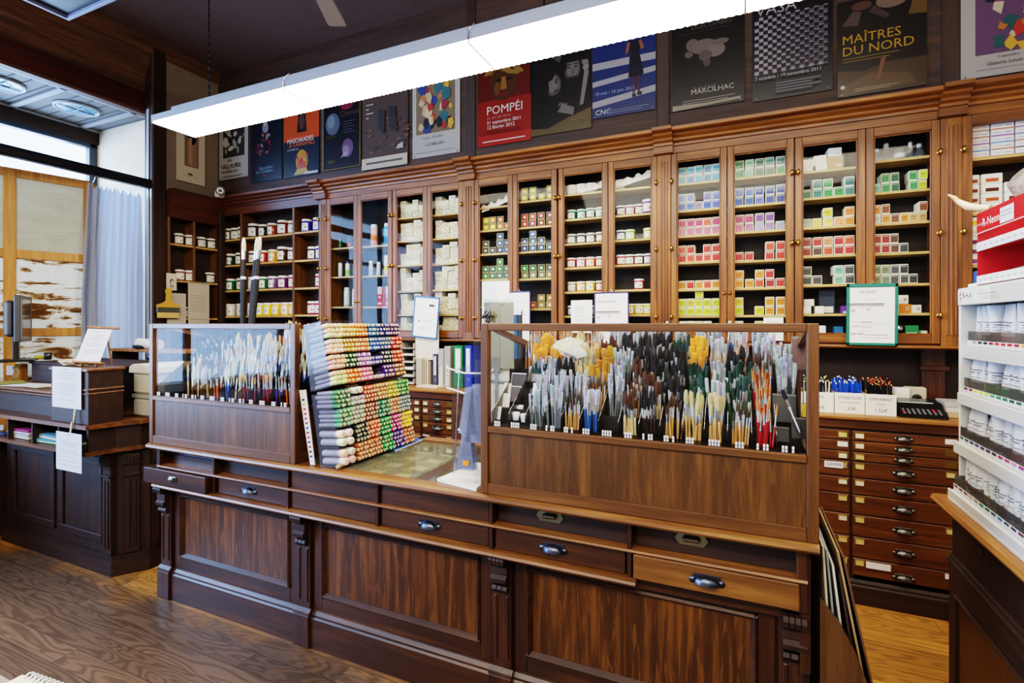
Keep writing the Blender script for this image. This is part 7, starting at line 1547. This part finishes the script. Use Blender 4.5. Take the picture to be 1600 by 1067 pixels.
for k, (y, c_) in enumerate(((2.47, '#1c8c4c'), (2.43, '#c8ccd0'), (2.40, '#c02838'), (2.36, '#c8ccd0'), (2.32, '#c8ccd0'), (2.28, '#c02838'))):
    m = MB(OCG); m.cyl((RXF_+.012, y, 1.822), (1.05, y, 1.885), .012, n=10); m.use(PLAST); m.cyl((RXF_+.008, y, 1.821), (RXF_+.014, y, 1.823), .010, n=10); single('paint_marker', m, f'{cname(c_)} paint marker lying in the red display, {ORD[k+1]} from its wall end', 'marker', color=c_)
x0 = .83; y1 = yX(1505, .9)
m = MB(plain('blue_carton', '#1c4c9c', .5)); m.box(.86, .98, 2.45 if False else RY_+.006, min(TY1-.0, RY_+.045) if False else RY_+.07, 1.812, 1.86, .002); single('carton', m, 'small blue carton between the red display and the wall cabinets', 'box')
m = MB(WHITE); m.box(.85, 1.0, RY_+.004, RY_+.09 if RY_+.09 < 2.7 else 2.7, 1.7915, 1.811, .002); single('carton', m, 'flat white carton under the small blue carton', 'box')
# scraper and plastic bag on the red display
a = Vector((xY(1480, 2.7), 2.7, zY(1480, 304, 2.7)))
p = [(.80, 2.665, 2.180), (.83, 2.63, 2.168), (.855, 2.60, 2.150)]
p = [Vector(atp) for atp in (( xY(1481, 2.62), 2.62, zY(1481, 304, 2.62)), (xY(1491, 2.61), 2.61, zY(1491, 309, 2.61)), (xY(1497, 2.60), 2.60, zY(1497, 315, 2.60)), (xY(1513, 2.57), 2.57, zY(1513, 323, 2.57)), (xY(1530, 2.53), 2.53, zY(1530, 325, 2.53)), (xY(1548, 2.50), 2.50, zY(1548, 325, 2.50)))]
t = thing('bone_scraper', 'pale wrapped wooden tool with a curved tip sticking out over the red display', 'tool', p[3])
m = MB(plain('tool_tip', '#b08858', .4)); m.tube(p[:3], [.003, .009, .010], 8); m.build('tip', t); m = MB(plain('tool_handle', '#cdb48c', .45)); m.tube(p[2:], [.010, .015, .013, .012], 10); m.build('handle', t)
m = MB(clear('plastic_bag', '#eef0f0', .25, .12, .35, '#e0dcd4')); rr = random.Random(3); v = []; n = 14; k = 8
for j in range(k+1):
    th = PI*j/k
    for i in range(n):
        a = 2*PI*i/n; f_ = 1+rr.uniform(-.16, .16); v.append((.98+.11*f_*math.sin(th)*math.cos(a), 2.26+.25*f_*math.sin(th)*math.sin(a), 2.145+.07*f_*(-math.cos(th))))
m.add(v, [(j*n+i, j*n+(i+1) % n, (j+1)*n+(i+1) % n, (j+1)*n+i) for j in range(k) for i in range(n)], True); single('plastic_bag', m, 'crumpled clear plastic bag lying on top of the red display', 'bag')

# ================================================================ portfolio rack at the end of the counter
t = thing('portfolio_rack', 'brown wooden rack with a curved side holding boards at the counter end', 'rack', (.36, 2.2, 0)); PRW = wood('rack_board', '#3a2410', '#54361a', '#6c4a24', 'z')
side = [(.242, .0), (.52, .0), (.50, .12), (.43, .36), (.375, .50), (.34, .60), (.30, .68), (.242, .755)]
for y in (1.93, 2.46): m = MB(PRW); m.extr(side, y, y+.012, 'y'); m.build('side_panel', t)
m = MB(PRW); m.box(.242, .50, 1.942, 2.46, .03, .045); m.build('floor_board', t)
for i, (xb, xt, zt_, c_, y0, y1) in enumerate(((.30, .250, .915, '#b8b090', 1.95, 2.40), (.335, .262, .90, '#8c9098', 1.965, 2.42), (.37, .278, .86, '#c8c4b8', 1.955, 2.38), (.41, .298, .83, '#3c2c20', 1.96, 2.44), (.445, .292, .905, '#a08058', 1.95, 2.45), (.475, .306, .895, '#5c4028', 1.95, 2.45))):
    m = MB(plain('board_'+c_[1:], c_, .6)); m.extr([(xb, .047), (xb+.006, .047), (xt+.006, zt_), (xt, zt_)], y0, y1, 'y'); single('art_board', m, f'{cname(c_)} board leaning in the portfolio rack, {ORD[i+1]} from the counter', 'board', 'boards in the portfolio rack')
# ================================================================ exhibition posters above the cornice
YPO = 3.792
def dim(k): return tuple(v*.55 for v in srgb(k))
def poster(lab, pa, pb, pyb, asp, col, paint, frame=None, gloss=True, curl=False):
    x0, x1 = xY(pa, YPO), xY(pb, YPO); z0 = zY(pa, pyb, YPO); w = x1-x0; h = w*asp
    t = thing('poster', lab, 'poster', ((x0+x1)/2, YPO, z0)); M = TM((x0, YPO, z0), (1, 0, 0), (0, 0, 1)); mt = PRINTG if gloss else PRINT
    m = MB(mt, M); m.box(0, w, 0, h, 0, .003, col=dim(col)); m.build('sheet', t)
    p = MB(mt, M); lay = [.0036]
    class Pn:
        def L(s): lay[0] += .00025; return lay[0]
        def rect(s, a, b, c, d, k): p.rect(a*w, b*w, c*h, d*h, dim(k), s.L())
        def ell(s, x, y, rx, ry, k, rot=0): p.ellipse(x*w, y*h, rx*w, ry*w, dim(k), s.L(), 18, rot)
        def poly(s, pts, k): z = s.L(); p.poly([(a*w, b*h, z) for a, b in pts], dim(k))
        def text(s, t_, x, y, sz, k, al='l', sx=1.0): p.text(t_, x*w, y*h, sz*w, dim(k), s.L(), al, sx)
        def lines(s, x0_, x1_, y, n, dy, k, th=.006):
            z = s.L()
            for i in range(n): p.rect(x0_*w, (x1_-.1*(i % 2))*w, (y-i*dy)*h, (y-i*dy)*h+th*h, dim(k), z)
    paint(Pn()); p.build('picture_print', t)
    if frame:
        f = MB(plain('poster_frame_'+frame[1:], frame, .4, .5), M); b = .008
        for q in ((0, w, 0, b), (0, w, h-b, h), (0, b, 0, h), (w-b, w, 0, h)): f.box(q[0], q[1], q[2], q[3], 0, .012, .002)
        f.build('frame', t)
    for (a, b_) in ((.05, .02), (.95, .02)):
        pin = MB(CHROME, M); pin.cyl((a*w, b_*h, .003), (a*w, b_*h, .009), .006, .004, 8); pin.build('pin', t)
    return t
rr = random.Random(21)
def ink(P):
    P.rect(.14, .88, .32, .96, '#2c2824')
    for i in range(26): P.ell(rr.uniform(.2, .82), rr.uniform(.36, .92), rr.uniform(.03, .10), rr.uniform(.03, .13), rr.choice(['#b8b0a4', '#a49c90', '#24201c', '#c0b8ac']), rr.uniform(0, 3))
    P.text('Les', .30, .255, .12, '#2c2824'); P.text('VALLAURIS', .08, .155, .155, '#1c1814', sx=.9); P.text('POTERIES 2011', .10, .085, .10, '#24201c', sx=.9); P.lines(.14, .84, .04, 2, .018, '#5c5448')
poster('white poster with black ink figures, first on the wall by the corner', 343, 388, 282.5, 1.62, '#b4aea6', ink, gloss=False)
def horse(P):
    P.rect(0, 1, 0, 1, '#141c2c')
    for i in range(30): P.ell(.48+rr.gauss(0, .13), .52+rr.gauss(0, .10), .05, .03, rr.choice(['#5c2430', '#7c3838', '#8c8490', '#3c2028', '#a07468']), rr.uniform(0, 3))
    P.ell(.5, .76, .10, .12, '#8c8894'); P.ell(.5, .82, .06, .06, '#b0a8a8'); P.text('Exposition', .30, .17, .10, '#8cb0c8'); P.text('Les Cavaliers', .2, .12, .10, '#8cb0c8'); P.text('2011', .42, .06, .08, '#a04038')
poster('dark blue poster with a ragged reddish rider figure, beside the ink figures', 392, 441, 287, 1.6, '#141c2c', horse)
def masc(P):
    P.rect(0, 1, .48, 1, '#c05024'); P.rect(0, 1, 0, .48, '#1c2430'); P.poly([(.38, .58), (.66, .58), (.60, .96), (.44, .96)], '#2c1c1c'); P.ell(.52, .72, .08, .16, '#5c4038')
    P.text('MASCARADES', .10, .455, .135, '#e8e0d8', sx=.88); P.text('& CARNAVALS', .16, .40, .125, '#d87038', sx=.88); P.text('OCTOBRE 2011', .10, .355, .05, '#d8d0c8')
    P.ell(.52, .20, .17, .24, '#b88830'); P.ell(.52, .15, .12, .16, '#c85038'); 
    for i in range(14): P.ell(.52+rr.gauss(0, .07), .2+rr.gauss(0, .05), .03, .03, rr.choice(['#d8c040', '#a83048', '#3c7c68', '#d87838']))
    P.poly([(.30, .02), (.74, .02), (.66, .10), (.40, .10)], '#b8a058'); P.rect(.6, .98, .015, .045, '#c8c8c8')
poster('orange and black MASCARADES & CARNAVALS poster with a painted mask', 444, 499, 279.5, 1.6, '#1c2430', masc)
def chan(P):
    P.rect(0, 1, 0, 1, '#16141c'); P.ell(.64, .86, .20, .17, '#7c2840'); P.ell(.6, .9, .12, .10, '#a04860'); P.text('Chanoit', .44, .68, .16, '#5c4c38'); P.ell(.26, .60, .19, .23, '#586474'); P.ell(.22, .63, .10, .14, '#74808c')
    P.lines(.55, .88, .60, 5, .035, '#6c6470'); P.ell(.66, .26, .15, .19, '#6c5474'); P.ell(.62, .22, .09, .12, '#8c7890'); P.poly([(.46, .14), (.66, .18), (.62, .22)], '#a8a0a8'); P.text('Galerie', .1, .42, .09, '#5c6428'); P.text('2011', .14, .09, .09, '#8c8830'); P.lines(.06, .95, .04, 1, .02, '#4c4448')
poster('dark gold-framed poster with a blue-grey sphere and pink shapes', 505.5, 564, 268.5, 1.6, '#16141c', chan, frame='#7c6840')
def magr(P):
    P.rect(0, 1, .12, 1, '#4c382c')
    for i in range(40): P.ell(rr.random(), .16+rr.random()*.34, .05, .02, rr.choice(['#5c4434', '#6c5240', '#443026']))
    P.text('Magritte', .26, .80, .165, '#d0c4bc'); P.text('tout en papier', .14, .735, .135, '#a87028'); P.lines(.10, .26, .66, 4, .045, '#b8aca0', .012)
    P.poly([(.36, .40), (.50, .34), (.52, .58), (.38, .6)], '#2c2624'); P.poly([(.62, .40), (.78, .34), (.74, .6), (.58, .62)], '#2c2624'); P.rect(0, 1, 0, .115, '#c8beaa'); P.lines(.1, .9, .05, 1, .01, '#5c5448', .02)
    P.poly([(.76, .17), (.92, .17), (.9, .23), (.8, .21)], '#b0b0b8')
poster('brown Magritte tout en papier poster with two dark shapes on sand', 567, 638, 267.5, 1.75, '#4c382c', magr, gloss=False)
def berl(P):
    P.text('BERLIN-LONDON', .13, .885, .115, '#4c4850', sx=.92); P.rect(.08, .90, .26, .83, '#7c6a50')
    cs = ['#24408c', '#b03424', '#d8a838', '#1c1c20', '#c8b088', '#2c6c74', '#c87848', '#8c2c3c', '#d8c8a0']
    for i in range(34):
        x, y = rr.uniform(.14, .84), rr.uniform(.31, .78); a = rr.uniform(0, 3); r_ = rr.uniform(.05, .12); k = cs[i % 9]
        P.poly([(min(.9, max(.08, x+r_*math.cos(a+q)*rr.uniform(.5, 1.1))), min(.83, max(.26, y+r_*.7*math.sin(a+q)))) for q in (0, 1.3, 2.5, 3.9, 5.1)], k)
    P.text('11 juin - 30 juillet', .2, .20, .065, '#6c7c94'); P.text('LUC BELLIER', .28, .12, .07, '#4c4c50'); P.lines(.06, .9, .05, 1, .01, '#8c8c8c', .004)
poster('white BERLIN-LONDON poster with a jumble of bright painted shapes', 645, 719, 249, 1.62, '#b8b4ae', berl, gloss=False)
def pomp(P):
    P.rect(0, 1, .35, 1, '#5c1810'); P.rect(0, 1, 0, .5, '#8c2014'); P.rect(0, 1, .0, .12, '#a8281c'); P.ell(.5, .83, .31, .14, '#6c4c24'); P.ell(.5, .68, .25, .31, '#4c2c18')
    for i in range(8): P.ell(.22+.08*i, .82+.05*math.sin(i*.8), .10, .035, '#8c6c34', .5-.15*i)
    P.poly([(.46, .74), (.54, .74), (.56, .60), (.44, .60)], '#8c6428'); P.ell(.40, .71, .06, .025, '#2c1810'); P.ell(.60, .71, .06, .025, '#2c1810'); P.ell(.5, .55, .09, .03, '#6c2018'); P.ell(.38, .62, .06, .12, '#6c4420')
    P.text('POMPÉI', .17, .345, .205, '#e8e0dc'); P.text('un art de vivre', .18, .295, .075, '#c89088'); P.text('21 septembre 2011', .18, .24, .082, '#f0e8e4'); P.text('12 février 2012', .18, .185, .085, '#f0e8e4'); P.text('MUSÉE MAILLOL', .18, .125, .088, '#5c1010'); P.lines(.1, .9, .04, 1, .01, '#e0c8c4', .014)
poster('red POMPÉI poster with a bronze head, over the dark olive cartons', 747, 830, 231.5, 1.55, '#8c2014', pomp)
def duo(P):
    P.rect(0, 1, 0, 1, '#121012'); P.poly([(0, 0), (1, 0), (1, .22), (.6, .14), (.3, .06), (0, .08)], '#5c5030')
    for f_, k in ((1, '#4c4846'), (.86, '#5e5a57'), (.7, '#6e6a66')): P.ell(.36+.02*(1-f_), .54, .15*f_, .20*f_, k, .4); P.ell(.70+.03*(1-f_), .66, .13*f_, .19*f_, k)
    P.ell(.27, .66, .17, .14, '#171414', .5); P.ell(.24, .55, .07, .20, '#171414', .2); P.ell(.70, .79, .15, .09, '#121012'); P.ell(.70, .53, .115, .075, '#1c1918'); P.ell(.70, .575, .05, .018, '#4c4644'); P.ell(.585, .70, .025, .08, '#151314')
    for (x, y, rot) in ((.645, .675, 0), (.76, .675, 0), (.36, .585, .45), (.44, .545, .45)): P.ell(x, y, .028, .011, '#171414', rot); P.ell(x, y+.03, .036, .008, '#141212', rot)
    P.poly([(.695, .66), (.715, .66), (.73, .60), (.685, .60)], '#5c5855'); P.ell(.43, .455, .035, .012, '#3c2c2c', .5); P.poly([(.38, .57), (.41, .56), (.44, .49), (.41, .49)], '#7a7672')
    P.poly([(.82, .25), (.88, .26), (.97, .60), (.90, .64)], '#7c7874'); P.ell(.92, .645, .05, .05, '#86827c', .3)
    for i in range(4): P.ell(.87+.025*i, .70, .011, .045, '#86827c', .25)
    P.poly([(.46, .22), (.72, .16), (.74, .24), (.55, .30)], '#6c6864')
    for i in range(4): P.ell(.50+.035*i, .30-.008*i, .012, .04, '#75716c', -.6)
    P.poly([(.32, .84), (.50, .74), (.54, .82), (.44, .90)], '#4c4846')
    P.text('PHOTO', .68, .085, .075, '#8c8048')
poster('black and white photo poster of two people leaning together', 829, 924, 214.5, 1.45, '#121012', duo)
def blue(P):
    P.rect(0, 1, .10, 1, '#1c3068')
    for (y0, y1, s_) in ((.55, .63, 0), (.36, .42, .06), (.12, .19, .08)): P.poly([(0, y0), (1, y0+s_), (1, y1+s_), (0, y1)], '#a4a2a8')
    P.rect(0, 1, 0, .10, '#22305c'); P.ell(.66, .88, .055, .065, '#7c5444'); P.ell(.66, .91, .06, .05, '#2c1c1c'); P.poly([(.57, .80), (.78, .80), (.73, .62), (.62, .62)], '#1c1c2c'); P.poly([(.60, .63), (.76, .63), (.82, .42), (.76, .38), (.58, .40)], '#15172a'); P.poly([(.57, .80), (.61, .78), (.58, .68), (.53, .66)], '#8c5c48'); P.poly([(.78, .80), (.74, .78), (.78, .68), (.83, .70)], '#8c5c48')
    P.poly([(.64, .40), (.69, .40), (.68, .20), (.65, .20)], '#4c3038'); P.poly([(.71, .40), (.76, .40), (.76, .22), (.73, .22)], '#4c3038'); P.rect(.64, .70, .175, .205, '#14142a'); P.rect(.72, .79, .185, .22, '#14142a')
    P.text('10 mai - 16 juin 2011', .04, .26, .075, '#a8b0cc'); P.text('CNC', .05, .035, .115, '#c8ccd8'); P.lines(.25, .9, .06, 2, .025, '#7c88b0')
poster('blue and white striped poster with a woman in a dark dress', 926, 1024.5, 187, 1.42, '#1c3068', blue)
def marc(P):
    P.rect(0, 1, 0, 1, '#0f0d0e'); P.text('DESCOMBES', .28, .865, .10, '#5c5450'); P.lines(.1, .85, .83, 1, .02, '#443c3c', .006)
    for (x, y, a, b, k) in ((.30, .70, .09, .09, '#6c625c'), (.46, .66, .18, .11, '#70665f'), (.62, .60, .13, .10, '#766c64'), (.48, .56, .09, .08, '#5c524c'), (.68, .68, .12, .045, '#6a605a'), (.25, .60, .06, .05, '#645a54'), (.50, .48, .05, .06, '#544a46')): P.ell(x, y, a, b, k)
    P.text('G A L E R I E', .32, .205, .055, '#8c8078'); P.text('MARCILHAC', .28, .155, .105, '#b8b0a8'); P.lines(.16, .88, .085, 2, .025, '#8c847c', .008); P.poly([(.02, .0), (.95, .03), (.95, .06), (.5, .045), (.02, .06)], '#8c8470')
poster('black MARCILHAC poster with a pale rounded sculpture', 1049, 1163, 176, 1.35, '#0f0d0e', marc)
def vasa(P):
    P.rect(0, 1, 0, 1, '#0d0c12'); P.text('VASA', .04, .885, .22, '#a8a0b0'); x0, x1, y0, y1 = .03, .94, .27, .87; n = 16; ny = 16
    P.rect(x0, x1, y0, y1, '#a098a4')
    for i in range(n):
        for j in range(ny):
            if (i+j) % 2: P.rect(x0+(x1-x0)*i/n, x0+(x1-x0)*(i+1)/n, y0+(y1-y0)*j/ny, y0+(y1-y0)*(j+1)/ny, '#15131c')
    P.text('7 octobre - 19 novembre 2011', .03, .195, .066, '#b8b4c0'); P.lines(.3, .85, .13, 4, .028, '#7c7884', .008)
poster('black poster with a plain lilac-grey check pattern', 1175.5, 1301, 160, 1.38, '#0d0c12', vasa)
def nord(P):
    P.rect(0, 1, 0, 1, '#1e1612'); P.poly([(0, 0), (1, 0), (1, .30), (.55, .30), (.3, .24), (0, .28)], '#4a3824'); P.poly([(.05, .02), (.9, .04), (.8, .16), (.4, .22), (.1, .12)], '#5c472c')
    P.ell(.62, .92, .18, .10, '#7c6858'); P.ell(.58, .99, .07, .08, '#6c4c3c'); P.poly([(.8, .74), (1, .72), (1, .86), (.85, .88)], '#6c5430'); P.ell(.28, .92, .12, .06, '#5c4034'); P.poly([(.36, .84), (.56, .74), (.60, .78), (.42, .90)], '#4c3c3c'); P.poly([(.05, .74), (.24, .72), (.28, .86), (.18, .88)], '#584840')
    P.poly([(.50, .34), (.56, .36), (.52, .24), (.49, .14), (.44, .13), (.47, .2)], '#7c5038'); P.text('MAÎTRES', .05, .545, .175, '#b89028'); P.text('DU NORD', .05, .425, .175, '#b89028'); P.lines(.06, .7, .385, 2, .03, '#8c7038', .008); P.ell(.06, .10, .028, .028, '#c8c0b0'); P.lines(.2, .7, .06, 2, .02, '#a89878', .006)
poster('dark brown MAÎTRES DU NORD poster with old-master figures', 1308.5, 1448, 154, 1.32, '#1e1612', nord)
def lou(P):
    P.rect(.17, 1, .24, .95, '#6c4c6c'); cs = ['#c83824', '#e0b038', '#1c1818', '#8c4c7c', '#c87838', '#d8c8a8', '#2c5c5c']
    for i in range(22):
        x, y = rr.uniform(.25, .95), rr.uniform(.28, .9); a = rr.uniform(0, 3); r_ = rr.uniform(.05, .15); P.poly([(min(1, max(.17, x+r_*math.cos(a+q)*rr.uniform(.4, 1))), min(.95, max(.24, y+r_*.7*math.sin(a+q)))) for q in (0, 1.5, 2.6, 4.2)], cs[i % 7])
    P.text('9 septembre', .42, .185, .05, '#5c5448'); P.text('Galerie Louis', .30, .115, .075, '#5c4c34'); P.lines(.18, .95, .07, 1, .02, '#8c8478', .004)
poster('white Galerie poster with violet and red painting, at the picture edge', 1501, 1640, 126, 1.35, '#b8b2aa', lou, gloss=False)
# upright battens of the panelling between the posters
for px in (735, 1036, 1487, 338):
    x = xY(px, 3.79); m = MB(DRK_Z); m.box(x-.045, x+.045, 3.790, 3.80, 3.02, CEIL, .004); o_ = m.build('wall_batten'); o_['kind'] = 'structure'
for o in TEMPL: bpy.data.objects.remove(o)
for k_, v_ in LABELS.items():
    if len(v_) > 1: print('DUPLABEL', k_, v_[:3], len(v_))
for o in bpy.data.objects:
    if '_w' in o: del o['_w']
